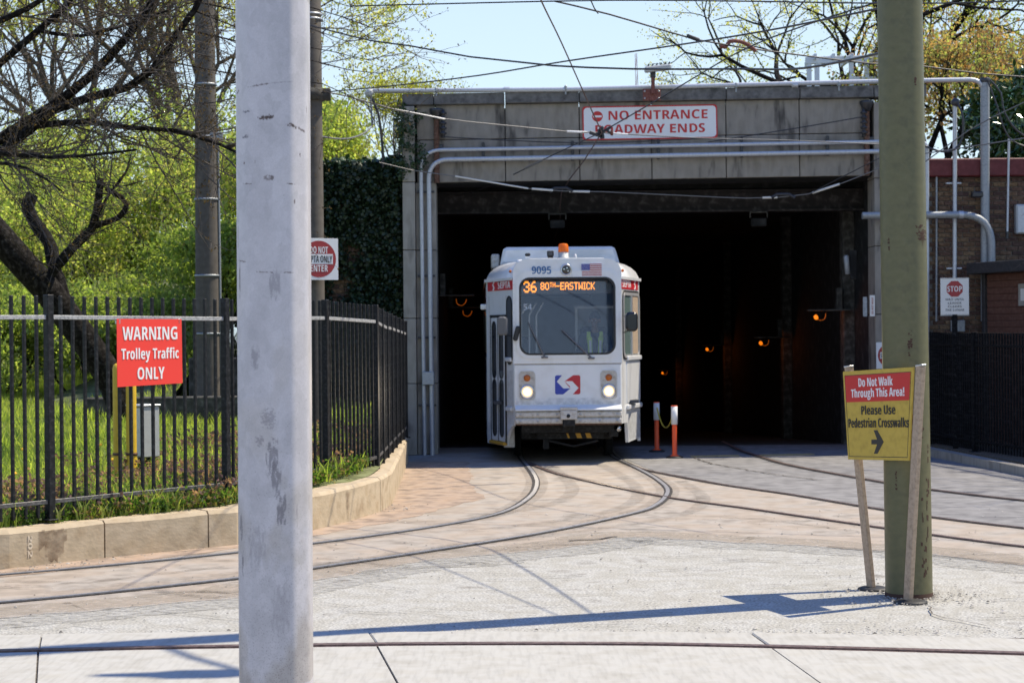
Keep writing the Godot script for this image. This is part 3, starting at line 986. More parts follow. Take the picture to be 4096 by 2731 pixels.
# ------------------------------------------------------------------ brick building at the right, shed
func brick_building() -> void:
	var o := thing("brick_building", "brown brick building with a dark red roof band at the right edge", "building")
	var st := sp()
	cbox(st, Vector3(11.1, 2.33, -32.46), Vector3(8.0, 4.66, 2.3), 0.0)
	put("wall", st, M.mortar, o)
	st = sp()
	cbox(st, Vector3(11.08, 4.82, -32.40), Vector3(8.1, 0.31, 2.5), 0.02)
	put("roof_band", st, M.red_coping, o)
	var meshes := []
	for v in 3:
		st = sp()
		cbox(st, Vector3.ZERO, Vector3(0.200 - 0.003 * v, 0.0665, 0.05), 0.006)
		st.generate_normals()
		meshes.append(st.commit())
	var rest := sp()
	var made := 0
	for row in range(58, -1, -1):
		var y := 0.06 + row * 0.0785
		for k in 30:
			var x := 7.21 + k * 0.21 + (0.105 if row % 2 else 0.0)
			var at := Vector3(x + rng.randf_range(-0.002, 0.002), y, -31.308 + rng.randf_range(-0.004, 0.004))
			if x < 8.75 and y > 1.9 and made < 298:
				made += 1
				put_mesh("brick", meshes[rng.randi() % 3], M.bricks[[0, 0, 1, 1, 2, 3][rng.randi() % 6]], o, Transform3D(Basis(), at))
			else:
				cbox(rest, at, Vector3(0.2, 0.0665, 0.05), 0.0)
	var r := put("brickwork", rest, M.bricks[1], o)
	r.set_meta("kind", "stuff")
	# low shed with red siding in front of it
	var s := thing("shed", "low shed with dark red siding and black roof edge at the right edge", "shed")
	var a := Vector3(8.02, 0, -31.0)
	var b := Vector3(9.7, 0, -25.6)
	var u := (b - a).normalized()
	var n := Vector3(-u.z, 0, u.x)
	if n.x > 0:
		n = -n
	var bs := Basis(u, Vector3.UP, n)
	var l := a.distance_to(b)
	st = sp()
	cbox(st, a + u * l / 2 + Vector3(0, 1.5, 0) - n * 1.3, Vector3(l, 3.0, 2.5), 0.0, bs)
	put("wall", st, M.shed_siding, s)
	for k in 26:
		st = sp()
		cbox(st, a + u * l / 2 + Vector3(0, 0.13 + k * 0.112, 0) - n * 0.045, Vector3(l, 0.104, 0.025), 0.005, bs * Basis(Vector3.RIGHT, 0.1))
		put("siding_board", st, M.shed_siding, s)
	st = sp()
	cbox(st, a + u * l / 2 + Vector3(0, 3.09, 0) - n * 1.2, Vector3(l + 0.3, 0.19, 2.9), 0.01, bs)
	put("roof", st, M.shed_roof, s)
	st = sp()
	cbox(st, a - u * 0.01 + Vector3(0, 1.5, 0) - n * 0.02, Vector3(0.1, 3.0, 0.08), 0.01, bs)
	put("corner_trim", st, M.shed_roof, s)
	var pn := thing("notice_board", "small grey notice on the red shed siding at the right edge", "sign", a + u * 1.36 + Vector3(0, 2.62, 0) + n * 0.01, bs)
	st = sp()
	prism(st, rrect(0.6, 0.36, 0.01), -0.02, 0.01)
	put("panel", st, M.pier_concrete, pn)
	st = sp()
	prism(st, rrect(0.36, 0.2, 0.01, 2, Vector2(-0.05, 0)), 0.01, 0.014)
	put("sheet", st, M.sign_cream, pn)

# ------------------------------------------------------------------ the trolley
const GLYPH := {
	"3": "01110 10001 00001 00110 00001 10001 01110", "6": "00110 01000 10000 11110 10001 10001 01110", "8": "01110 10001 10001 01110 10001 10001 01110",
	"0": "01110 10001 10001 10001 10001 10001 01110", "T": "11111 00100 00100 00100 00100 00100 00100", "H": "10001 10001 10001 11111 10001 10001 10001",
	"-": "00000 00000 00000 11111 00000 00000 00000", "E": "11111 10000 10000 11110 10000 10000 11111", "A": "01110 10001 10001 11111 10001 10001 10001",
	"S": "01111 10000 10000 01110 00001 00001 11110", "W": "10001 10001 10001 10101 10101 11011 10001", "I": "111 010 010 010 010 010 111",
	"C": "01110 10001 10000 10000 10000 10001 01110", "K": "10001 10010 10100 11000 10100 10010 10001"}

func led_text(parent: Node, s: String, x0: float, y0: float, pitch: float, z: float, small := "", fat := 1.12, tall := 1.0) -> float:   # dot-matrix letters; returns where they end
	var st := sp()
	var x := x0
	for ch in s:
		var p := pitch
		var yb := y0
		var c := ch
		if small.contains(ch) and x - x0 < pitch * 22:
			p = pitch * 0.66
			yb = y0 + pitch * tall * 7 * 0.34
		var rows: PackedStringArray = GLYPH[c].split(" ")
		for r in 7:
			for k in rows[r].length():
				if rows[r][k] == "1":
					cbox(st, Vector3(x + (k + 0.5) * p, yb + (6.5 - r) * p * tall, z), Vector3(p * fat, p * tall * fat, 0.004), 0.0)
		x += (rows[0].length() + 1) * p
	put("led_lettering", st, M.led, parent)
	return x

func s_logo(parent: Node, w: float, h: float, x: Transform3D) -> void:    # the double-chevron emblem: blue and red corners with white arrows left free
	var f := func(pts: Array) -> PackedVector2Array:
		var out := PackedVector2Array()
		for p in pts:
			out.append(Vector2((p[0] - 0.5) * w, (0.5 - p[1]) * h))
		return out
	var st := sp()
	prism(st, rrect(w, h, h * 0.11), 0.0, 0.002, x)
	put("emblem_white", st, M.white_paint, parent)
	st = sp()
	prism(st, f.call([[0.06, 0.0], [0.28, 0.0], [0.07, 0.33], [0.33, 0.69], [0.61, 0.69], [0.32, 1.0], [0.06, 1.0], [0.015, 0.97], [0.0, 0.92], [0.0, 0.08], [0.015, 0.03]]), 0.001, 0.004, x)
	put("emblem_blue", st, M.logo_blue, parent)
	st = sp()
	prism(st, f.call([[0.72, 0.0], [0.94, 0.0], [0.985, 0.03], [1.0, 0.08], [1.0, 0.92], [0.985, 0.97], [0.94, 1.0], [0.70, 1.0], [0.93, 0.67], [0.68, 0.31], [0.38, 0.31]]), 0.001, 0.004, x)
	prism(st, f.call([[0.385, 0.34], [0.42, 0.36], [0.60, 0.60], [0.575, 0.64]]), 0.001, 0.004, x)
	put("emblem_red", st, M.logo_red, parent)

func mirror_y(p: PackedVector2Array) -> PackedVector2Array:
	var out := PackedVector2Array()
	for q in p:
		out.append(Vector2(-q.x, q.y))
	return out

func trolley() -> void:
	var o := thing("trolley", "white single-car trolley with lit headlights and orange route sign coming out of the tunnel", "trolley", Vector3(0.873, 0.0, -28.7), Basis(Vector3.UP, 0.02) * Basis.from_scale(Vector3(0.97, 0.982, 0.98)))
	var W: Material = M.white_paint
	var st := sp()
	# side walls: slanted nose walls, then the straight sides
	var A := Vector2(0.875, -0.05)
	var C := Vector2(1.30, -1.45)
	var L := A.distance_to(C)
	var left_x := Transform3D(Basis(Vector3(0.2905, 0, 0.957), Vector3.UP, Vector3(-0.957, 0, 0.2905)), Vector3(-C.x, 0, C.y))     # x runs forward along the left nose wall
	var right_x := Transform3D(Basis(Vector3(0.2905, 0, -0.957), Vector3.UP, Vector3(0.957, 0, 0.2905)), Vector3(A.x, 0, A.y))     # x runs backward along the right nose wall
	var lp := PackedVector2Array([Vector2(0, 0.27), Vector2(1.0, 0.27), Vector2(1.05, 0.36), Vector2(1.13, 0.46), Vector2(1.24, 0.55), Vector2(1.36, 0.61), Vector2(L, 0.63), Vector2(L, 2.98), Vector2(0, 2.98)])
	prism(st, lp, -0.05, 0.0, left_x)
	put("nose_wall", st, W, o)
	st = sp()
	prism(st, PackedVector2Array([Vector2(0, 0.64), Vector2(0.42, 0.64), Vector2(0.5, 0.31), Vector2(L, 0.34), Vector2(L, 2.98), Vector2(0, 2.98)]), -0.05, 0.0, right_x)
	put("nose_wall", st, W, o)
	for s in [-1, 1]:
		st = sp()
		cbox(st, Vector3(s * 1.275, 1.63, -7.5), Vector3(0.05, 2.7, 12.1), 0.0)
		put("side_wall", st, W, o)
		for k in 8:
			st = sp()
			var b := Basis(Vector3(0, 0, -s), Vector3.UP, Vector3(s, 0, 0))
			prism(st, rrect(1.05, 1.0, 0.12), 0.0, 0.012, Transform3D(b, Vector3(s * 1.3, 2.2, -2.2 - 1.4 * k)))
			put("side_window", st, M.dark_glass, o)
	st = sp()
	cbox(st, Vector3(0, 1.9, -13.5), Vector3(2.56, 2.1, 0.06), 0.0)
	put("rear_wall", st, W, o)
	# roof: rings drawn in towards the middle
	st = sp(false)
	var rings := []
	for q in [[2.975, -0.012], [2.985, 0.0], [3.03, 0.012], [3.11, 0.055], [3.18, 0.13], [3.24, 0.24], [3.28, 0.38], [3.30, 0.55]]:
		var d: float = q[1]
		var r := []
		for p in [Vector2(0.6, -0.02), Vector2(0.86 - 0.55 * d, -0.05 - 0.15 * d), Vector2(1.085 - 0.85 * d, -0.74 - 0.2 * d), Vector2(1.30 - d, -1.45 - 0.3 * d), Vector2(1.30 - d, -5.0), Vector2(1.30 - d, -13.5 + d)]:
			r.append(Vector3(p.x, q[0], p.y))
		for k in range(5, -1, -1):
			r.append(Vector3(-r[k].x, r[k].y, r[k].z))
		rings.append(r)
	for i in rings.size() - 1:
		for k in 12:
			quad(st, rings[i][k], rings[i][(k + 1) % 12], rings[i + 1][(k + 1) % 12], rings[i + 1][k])
	poly(st, rings[-1], Vector3(0, 0, -5))
	put("roof", st, W, o)
	st = sp()
	for s in [-1.0, 1.0]:
		beam(st, Vector3(s * 0.9, 2.975, -0.05), Vector3(s * 1.325, 2.975, -1.45), 0.05, 0.022, 0.004, Vector3.UP)
		beam(st, Vector3(s * 1.32, 2.975, -1.43), Vector3(s * 1.32, 2.975, -13.4), 0.05, 0.022, 0.004, Vector3.UP)
	put("drip_rail", st, W, o)
	# front: lower panel, windscreen surround with its opening, gasket and pane
	st = sp()
	prism(st, rrect(1.75, 0.70, 0.02, 2, Vector2(0, 1.255)), -0.09, 0.012, Transform3D(), 0.02)
	put("front_panel", st, W, o)
	st = sp()
	cbox(st, Vector3(0, 1.608, 0.0), Vector3(1.73, 0.008, 0.016), 0.0)
	put("panel_seam", st, M.grime_line, o)
	var outer := PackedVector2Array()
	for p in rrect(1.76, 1.67, 0.23, 8, Vector2(0, 2.448)):
		outer.append(Vector2(p.x, maxf(p.y, 1.613)))
	for k in 9:                  # the lower corners are square
		outer[18 + k] = Vector2(-0.88, lerpf(1.843, 1.613, k / 4.0)) if k < 5 else Vector2(lerpf(-0.88, -0.65, (k - 4) / 4.0), 1.613)
		outer[27 + k] = Vector2(lerpf(0.65, 0.88, k / 4.0), 1.613) if k < 5 else Vector2(0.88, lerpf(1.613, 1.843, (k - 4) / 4.0))
	var hole := rrect(1.56, 1.24, 0.17, 8, Vector2(0, 2.37))
	var mid := rrect(1.66, 1.40, 0.2, 8, Vector2(0, 2.40))
	st = sp()
	ring(st, outer, mid, -0.10, 0.02)
	put("windscreen_surround", st, W, o)
	st = sp()
	ring(st, mid, hole, -0.05, 0.045)
	put("windscreen_frame", st, W, o)
	# the raised hood over the windscreen, running back into the roof
	st = sp(false)
	var hood := PackedVector2Array()
	for p in rrect(1.70, 0.9, 0.22, 8, Vector2(0, 2.82)):
		hood.append(Vector2(p.x, maxf(p.y, 3.0 if absf(p.x) < 0.8499 else 2.995)))
	hood = PackedVector2Array(Array(hood).filter(func(p): return p.y > 3.001) + [Vector2(-0.85, 3.0), Vector2(0.85, 3.0)])
	prism(st, hood, -0.75, -0.09)
	put("hood", st, W, o)
	st = sp()
	ring(st, hole, rrect(1.50, 1.18, 0.15, 8, Vector2(0, 2.37)), -0.03, 0.052)
	put("windscreen_gasket", st, M.gasket, o)
	st = sp()
	prism(st, rrect(1.51, 1.19, 0.15, 8), 0.0, 0.008, Transform3D(Basis(Vector3.RIGHT, -0.12), Vector3(0, 2.37, -0.028)))
	var pane := put("windscreen", st, M.glass, o)
	# route sign behind the glass
	st = sp()
	cbox(st, Vector3(0.0, 2.84, -0.17), Vector3(1.46, 0.22, 0.05), 0.0)
	put("route_sign_box", st, M.gasket, o)
	led_text(o, "36", -0.70, 2.755, 0.019, -0.14, "", 1.12, 1.33)
	led_text(o, "80TH-EASTWICK", -0.425, 2.795, 0.01245, -0.14, "TH", 1.15, 1.35)
	text(o, "54", M.faded_white, 0.14, 0.1, Vector3(-0.64, 2.52, -0.07))
	# fleet number, lamp, flag
	text(o, "9095", M.number_blue, 0.315, 0.125, Vector3(-0.415, 3.105, 0.045), Basis(), 0.003, false)
	st = sp()
	lathe(st, [Vector2(0.092, -0.01), Vector2(0.092, 0.02), Vector2(0.075, 0.028), Vector2(0.07, 0.01)], 24, Transform3D(Basis(Vector3.RIGHT, PI / 2), Vector3(-0.015, 3.108, 0.04)))
	put("lamp_rim", st, M.chrome, o)
	st = sp()
	lathe(st, [Vector2(0.07, 0.012), Vector2(0.04, 0.02), Vector2(0.0, 0.024)], 20, Transform3D(Basis(Vector3.RIGHT, PI / 2), Vector3(-0.015, 3.108, 0.04)))
	put("unlit_lamp", st, M.dark_glass, o)
	st = sp()
	for q in [[0.015, 0.03], [-0.035, 0.01], [0.03, -0.02]]:
		cbox(st, Vector3(-0.015 + q[0], 3.108 + q[1], 0.064), Vector3(0.02, 0.018, 0.006), 0.0)
	put("lamp_reflector", st, M.chrome, o)
	st = sp()
	prism(st, rrect(0.32, 0.19, 0.005, 1, Vector2(0.40, 3.105)), 0.02, 0.044)
	put("flag", st, M.sign_white, o)
	st = sp()
	for k in 7:
		cbox(st, Vector3(0.40, 3.20 - (2 * k + 0.5) * 0.19 / 13, 0.046), Vector3(0.32, 0.19 / 13, 0.004), 0.0)
	put("flag_stripes", st, M.flag_red, o)
	st = sp()
	cbox(st, Vector3(0.30, 3.20 - 0.19 * 3.5 / 13, 0.0475), Vector3(0.135, 0.19 * 7 / 13, 0.005), 0.0)
	put("flag_canton", st, M.flag_blue, o)
	st = sp()
	for r in 5:
		for k in 6:
			cbox(st, Vector3(0.25 + 0.02 * k, 3.19 - r * 0.019, 0.051), Vector3(0.006, 0.006, 0.002), 0.0)
	put("flag_stars", st, M.sign_white, o)
	# road dirt, seams and screws on the front
	for q in [[-0.855, 0.855, 0.955, 1.06, 0.0145]]:
		st = sp()
		quad(st, Vector3(q[0], q[2], q[4]), Vector3(q[1], q[2], q[4]), Vector3(q[1], q[3], q[4]), Vector3(q[0], q[3], q[4]))
		put("dirt_film", st, M.dirt_film, o)
	for q in [[left_x, 0.02, 1.1, 0.28, 0.62], [right_x, 0.5, 1.44, 0.35, 0.80], [left_x, 1.12, 1.44, 0.64, 1.5]]:
		st = sp()
		quad(st, Vector3(q[1], q[3], 0.003), Vector3(q[2], q[3], 0.003), Vector3(q[2], q[4], 0.003), Vector3(q[1], q[4], 0.003))
		put("dirt_film", st, M.dirt_film, o).transform = q[0]
	st = sp()
	for k in 13:
		lathe(st, [Vector2(0.007, 0.0), Vector2(0.005, 0.004), Vector2(0, 0.005)], 6, Transform3D(Basis(Vector3.RIGHT, PI / 2), Vector3(-0.84 + 0.14 * k, 0.975, 0.012)))
	for s in [-1.0, 1.0]:
		for k in 9:
			lathe(st, [Vector2(0.006, 0.0), Vector2(0.004, 0.004), Vector2(0, 0.005)], 6, Transform3D(Basis(Vector3.RIGHT, PI / 2), Vector3(s * 0.862, 1.68 + 0.15 * k, 0.02)))
	put("screws", st, M.bolt, o).set_meta("kind", "stuff")
	for q in [[left_x, 0.16, 1.62], [left_x, 1.09, 1.62], [right_x, 0.10, 1.75], [right_x, 1.40, 1.75]]:
		st = sp()
		cbox(st, Vector3(q[1], q[2], 0.0), Vector3(0.008, 2.2, 0.005), 0.0)
		put("panel_seam", st, M.grime_line, o).transform = q[0]
	# emblem on the front
	s_logo(o, 0.41, 0.305, Transform3D(Basis(), Vector3(-0.005, 1.272, 0.012)))
	# headlights
	for s in [-1.0, 1.0]:
		var c := Vector3(s * 0.662, 1.27, 0.012)
		var hl := Node3D.new()
		hl.name = "headlight_unit"
		o.add_child(hl, true)
		hl.position = c
		st = sp()
		ring(st, rrect(0.27, 0.46, 0.07, 6), rrect(0.225, 0.415, 0.06, 6), 0.0, 0.022)
		put("bezel", st, M.white_dirty, hl)
		st = sp()
		prism(st, rrect(0.226, 0.416, 0.06, 6), 0.0, 0.006)
		put("housing", st, M.white_dirty, hl)
		st = sp()
		lathe(st, [Vector2(0.055, 0.0), Vector2(0.052, 0.025), Vector2(0.03, 0.04), Vector2(0.0, 0.044)], 20, Transform3D(Basis(Vector3.RIGHT, PI / 2), Vector3(0, 0.115, 0.004)))
		put("indicator", st, M.amber, hl)
		st = sp()
		lathe(st, [Vector2(0.115, 0.0), Vector2(0.115, 0.03), Vector2(0.092, 0.04), Vector2(0.085, 0.02)], 24, Transform3D(Basis(Vector3.RIGHT, PI / 2), Vector3(0, -0.105, 0.004)))
		put("headlight_rim", st, M.chrome, hl)
		st = sp()
		lathe(st, [Vector2(0.085, 0.012), Vector2(0.07, 0.024), Vector2(0.058, 0.03)], 24, Transform3D(Basis(Vector3.RIGHT, PI / 2), Vector3(0, -0.105, 0.004)))
		put("headlight_reflector", st, M.head_warm, hl)
		st = sp()
		lathe(st, [Vector2(0.06, 0.028), Vector2(0.03, 0.036), Vector2(0.0, 0.04)], 24, Transform3D(Basis(Vector3.RIGHT, PI / 2), Vector3(0, -0.105, 0.004)))
		put("headlight", st, M.head_glow, hl)
		var lamp := SpotLight3D.new()
		lamp.name = "headlight_beam"
		hl.add_child(lamp, true)
		lamp.position = Vector3(0, -0.105, 0.07)
		lamp.basis = Basis(Vector3.UP, PI)
		lamp.light_color = Color(1, 0.93, 0.8)
		lamp.light_energy = 1.5
		lamp.light_size = 0.08
		lamp.spot_range = 30.0
		lamp.spot_angle = 40.0
		lamp.spot_attenuation = 2.0
		lamp.shadow_enabled = true
	# bumper: sloping lip, two bars with bolts, coupler box
	st = sp()
	for q in [[0.0, 0.955, 0.18, 0.885], [0.18, 0.885, 0.18, 0.868]]:
		quad(st, Vector3(-0.86, q[3], q[2]), Vector3(0.86, q[3], q[2]), Vector3(0.86, q[1], q[0]), Vector3(-0.86, q[1], q[0]))
	quad(st, Vector3(-0.86, 0.868, 0.0), Vector3(0.86, 0.868, 0.0), Vector3(0.86, 0.868, 0.18), Vector3(-0.86, 0.868, 0.18))
	for s in [-1.0, 1.0]:
		poly(st, [Vector3(s * 0.86, 0.868, 0), Vector3(s * 0.86, 0.868, 0.18), Vector3(s * 0.86, 0.885, 0.18), Vector3(s * 0.86, 0.955, 0)], Vector3(0, 0.88, 0.05))
	put("bumper_lip", st, W, o)
	for k in 2:
		st = sp()
		cbox(st, Vector3(0, 0.805 - 0.105 * k, 0.09), Vector3(1.72, 0.085, 0.14), 0.018)
		put("bumper_bar", st, M.white_dirty, o)
	st = sp()
	cbox(st, Vector3(0, 0.75, 0.05), Vector3(1.7, 0.22, 0.12), 0.0)
	put("bumper_back", st, M.white_dirty, o)
	st = sp()
	cbox(st, Vector3(0, 0.645, 0.06), Vector3(1.71, 0.022, 0.15), 0.004)
	put("bumper_edge", st, M.rust_pipe, o)
	st = sp()
	for x in [-0.78, -0.5, -0.19, 0.19, 0.5, 0.78]:
		for k in 2:
			lathe(st, [Vector2(0.017, 0.0), Vector2(0.017, 0.012), Vector2(0.0, 0.015)], 8, Transform3D(Basis(Vector3.RIGHT, PI / 2), Vector3(x, 0.805 - 0.105 * k, 0.158)))
	put("bolts", st, M.bolt, o)
	st = sp()
	cbox(st, Vector3(0, 0.80, 0.19), Vector3(0.27, 0.15, 0.12), 0.012)
	cbox(st, Vector3(0, 0.90, 0.17), Vector3(0.28, 0.045, 0.16), 0.01)
	put("coupler_box", st, M.white_dirty, o)
	st = sp()
	lathe(st, [Vector2(0.03, 0.0), Vector2(0.03, 0.01), Vector2(0.0, 0.01)], 12, Transform3D(Basis(Vector3.RIGHT, PI / 2), Vector3(-0.01, 0.785, 0.248)))
	put("coupler_hole", st, M.gasket, o)
	st = sp()
	cbox(st, Vector3(0, 0.67, 0.16), Vector3(0.2, 0.12, 0.16), 0.02)
	cbox(st, Vector3(-0.08, 0.58, 0.12), Vector3(0.03, 0.1, 0.03), 0.004)
	cbox(st, Vector3(0.08, 0.58, 0.12), Vector3(0.03, 0.1, 0.03), 0.004)
	put("coupler", st, M.underbody, o)
	# underside: black frame, striped deflector, wheels
	st = sp()
	cbox(st, Vector3(0, 0.72, -7.6), Vector3(2.3, 0.45, 11.6), 0.0)
	cbox(st, Vector3(0, 0.70, -0.95), Vector3(1.5, 0.40, 1.7), 0.0)
	cbox(st, Vector3(0, 0.44, -0.75), Vector3(1.5, 0.14, 0.5), 0.02)
	put("underframe", st, M.underbody, o)
	st = sp()
	cbox(st, Vector3(0.05, 0.44, -0.32), Vector3(1.1, 0.11, 0.05), 0.01)
	cbox(st, Vector3(-0.35, 0.33, -0.4), Vector3(0.1, 0.22, 0.1), 0.01)
	cbox(st, Vector3(0.75, 0.48, -0.35), Vector3(0.16, 0.12, 0.2), 0.01)
	tube(st, [Vector3(-0.3, 0.36, -0.3), Vector3(0.1, 0.27, -0.28), Vector3(0.5, 0.36, -0.3)], 0.02, 8)
	put("deflector", st, M.underbody, o)
	st = sp()
	for x in [-0.02, 0.13, 0.29]:
		quad(st, Vector3(x + 0.03, 0.40, -0.293), Vector3(x + 0.11 if x > 0 else x + 0.06, 0.40, -0.293), Vector3(x + 0.08 if x > 0 else x + 0.03, 0.48, -0.293), Vector3(x, 0.48, -0.293))
	put("yellow_stripes", st, M.stripe_yellow, o)
	for z in [-2.0, -3.9, -9.6, -11.5]:
		for s in [-1.0, 1.0]:
			st = sp()
			lathe(st, [Vector2(0.0, -0.06), Vector2(0.36, -0.06), Vector2(0.36, -0.03), Vector2(0.325, -0.03), Vector2(0.325, 0.06), Vector2(0.1, 0.06), Vector2(0.0, 0.09)], 28, Transform3D(Basis(Vector3.BACK, -s * PI / 2), Vector3(s * 0.79, 0.35, z)))
			put("wheel", st, M.underbody, o)
	st = sp()
	cbox(st, Vector3(-0.95, 0.43, -0.55), Vector3(0.18, 0.37, 0.05), 0.01)
	put("mud_guard", st, M.white_dirty, o)
	st = sp()
	lathe(st, [Vector2(0.05, 0.0), Vector2(0.05, 0.03), Vector2(0.0, 0.035)], 12, Transform3D(Basis(Vector3.RIGHT, PI / 2), Vector3(0.83, 0.55, -0.28)))
	put("hose_valve", st, M.chrome, o)
	# folding door on the left nose wall: two leaves with upper and lower oval panes
	var dx0 := 0.30
	for k in 2:
		var cx := dx0 + 0.19 + 0.385 * k
		var leaf := Node3D.new()
		leaf.name = "door_leaf"
		o.add_child(leaf, true)
		leaf.transform = left_x * Transform3D(Basis(), Vector3(cx, 0, 0))
		st = sp()
		prism(st, rrect(0.365, 2.02, 0.02, 2, Vector2(0, 1.35)), 0.0, 0.02, Transform3D(), 0.006)
		put("leaf_panel", st, W, leaf)
		for q in [[1.83, 0.92], [0.88, 0.92]]:
			st = sp()
			prism(st, rrect(0.2, q[1], 0.1, 8, Vector2(0.0, q[0])), 0.018, 0.024)
			put("door_pane", st, M.dark_glass, leaf)
			st = sp()
			ring(st, rrect(0.225, q[1] + 0.025, 0.112, 8, Vector2(0.0, q[0])), rrect(0.2, q[1], 0.1, 8, Vector2(0.0, q[0])), 0.018, 0.03)
			put("pane_gasket", st, M.gasket, leaf)
	st = sp()
	cbox(st, Vector3(dx0 + 0.385, 2.385, 0.012), Vector3(0.83, 0.04, 0.03), 0.0)
	for x in [-0.01, 0.3825, 0.775]:
		cbox(st, Vector3(dx0 + x, 1.35, 0.012), Vector3(0.035, 2.06, 0.022), 0.0)
	var fr := put("door_frame", st, M.gasket, o)
	fr.transform = left_x
	st = sp()
	cbox(st, Vector3(dx0 + 0.385, 0.31, 0.03), Vector3(0.78, 0.05, 0.08), 0.01)
	put("door_step", st, M.stripe_yellow, o).transform = left_x
	st = sp()
	prism(st, rrect(0.24, 1.06, 0.12, 10, Vector2(1.27, 2.15)), 0.0, 0.008)
	put("corner_window", st, M.interior, o).transform = left_x
	st = sp()
	ring(st, rrect(0.29, 1.11, 0.145, 10, Vector2(1.27, 2.15)), rrect(0.24, 1.06, 0.12, 10, Vector2(1.27, 2.15)), 0.0, 0.016)
	put("corner_window_gasket", st, M.gasket, o).transform = left_x
	# driver's window on the right nose wall
	st = sp()
	prism(st, rrect(1.2, 0.98, 0.1, 6, Vector2(0.76, 2.22)), 0.0, 0.006)
	put("cab_window_pane", st, M.green_glass, o).transform = right_x
	st = sp()
	ring(st, rrect(1.28, 1.06, 0.13, 6, Vector2(0.76, 2.22)), rrect(1.18, 0.96, 0.09, 6, Vector2(0.76, 2.22)), 0.0, 0.022)
	put("cab_window_frame", st, M.alu, o).transform = right_x
	st = sp()
	ring(st, rrect(1.34, 1.12, 0.15, 6, Vector2(0.76, 2.22)), rrect(1.28, 1.06, 0.13, 6, Vector2(0.76, 2.22)), 0.0, 0.014)
	put("cab_window_gasket", st, M.gasket, o).transform = right_x
	st = sp()
	cbox(st, Vector3(0.78, 2.22, 0.012), Vector3(0.07, 0.96, 0.018), 0.0)
	put("cab_window_divider", st, M.alu, o).transform = right_x
	st = sp()
	cbox(st, Vector3(1.08, 2.22, 0.008), Vector3(0.42, 0.94, 0.008), 0.0)
	put("cab_window_opening", st, M.wood_post, o).transform = right_x
	# mouldings and panels below
	for q in [[right_x, 0.36, L, 1.68, 0.075], [right_x, 0.36, L, 0.885, 0.075], [left_x, 1.12, 1.40, 1.68, 0.07], [left_x, 1.12, 1.40, 0.885, 0.07]]:
		st = sp()
		cbox(st, Vector3((q[1] + q[2]) / 2, q[3], 0.02), Vector3(q[2] - q[1], q[4], 0.045), 0.012)
		put("moulding", st, W, o).transform = q[0]
	st = sp()
	prism(st, rrect(1.08, 0.66, 0.03, 3, Vector2(0.91, 1.29)), 0.0, 0.012, Transform3D(), 0.008)
	put("access_panel", st, W, o).transform = right_x
	# red bands with the operator's name
	for q in [[left_x, 0.1, L - 0.02, 0.44, 1.01], [right_x, 0.0, 1.32, 1.08, 0.42]]:
		st = sp()
		cbox(st, Vector3((q[1] + q[2]) / 2, 2.885, 0.002), Vector3(q[2] - q[1], 0.165, 0.012), 0.0)
		put("name_band", st, M.band_red, o).transform = q[0]
		var xf: Transform3D = q[0]
		var tm := text(o, "SEPTA", M.sign_white, 0.66, 0.112, Vector3.ZERO)
		tm.transform = xf * Transform3D(Basis(Vector3.BACK, 0.0), Vector3(q[4], 2.885, 0.010)) * tm.transform
		st = sp()
		prism(st, PackedVector2Array([Vector2(0.02, 0.075), Vector2(0.075, 0.075), Vector2(-0.02, 0.02), Vector2(0.045, -0.02), Vector2(0.06, -0.035), Vector2(0.02, -0.075), Vector2(-0.075, -0.075), Vector2(0.005, -0.03), Vector2(-0.07, 0.01)]), 0.0, 0.004)
		put("band_emblem", st, M.sign_white, o).transform = xf * Transform3D(Basis(), Vector3(q[3], 2.885, 0.008))
	# wipers
	for q in [[Vector3(-0.375, 1.72, 0.06), Vector3(-0.64, 2.27, 0.075)], [Vector3(0.38, 1.70, 0.06), Vector3(-0.10, 2.15, 0.075)]]:
		st = sp()
		tube(st, [q[0], q[0].lerp(q[1], 0.5) + Vector3(0, 0, 0.03), q[1]], [0.016, 0.013, 0.008], 6)
		tube(st, [q[0].lerp(q[1], 0.25) + Vector3(0.01, 0.0, 0.0), q[1] + Vector3(0.01, 0.01, -0.015)], 0.009, 5)
		cbox(st, q[0] + Vector3(0, -0.005, -0.01), Vector3(0.11, 0.03, 0.05), 0.008)
		put("wiper", st, M.wiper, o)
	# mirrors
	st = sp()
	tube(st, [Vector3(0.93, 2.10, -0.1), Vector3(1.0, 2.14, 0.12), Vector3(1.02, 2.24, 0.16)], 0.012, 6)
	tube(st, [Vector3(0.93, 2.36, -0.1), Vector3(1.02, 2.30, 0.14)], 0.01, 6)
	put("mirror_arm", st, M.gasket, o)
	st = sp()
	prism(st, rrect(0.20, 0.31, 0.07, 6), -0.06, 0.04, Transform3D(Basis(Vector3.UP, 0.15), Vector3(1.025, 2.27, 0.2)), 0.03)
	put("mirror", st, M.mirror_shell, o)
	st = sp()
	tube(st, [Vector3(-0.93, 2.06, -0.1), Vector3(-1.0, 2.08, 0.14), Vector3(-1.03, 2.2, 0.18)], 0.012, 6)
	put("mirror_arm", st, M.gasket, o)
	st = sp()
	prism(st, rrect(0.17, 0.30, 0.06, 6), -0.05, 0.03, Transform3D(Basis(Vector3.UP, -0.2), Vector3(-1.06, 2.22, 0.2)), 0.02)
	put("mirror", st, M.mirror_grey, o)
	st = sp()
	prism(st, rrect(0.08, 0.24, 0.035, 5), -0.03, 0.03, Transform3D(Basis(Vector3.BACK, -0.25), Vector3(-0.825, 2.10, 0.1)), 0.015)
	put("small_mirror", st, M.gasket, o)
	# roof: air-conditioning pod, side box, beacon, cameras, markers
	st = sp()
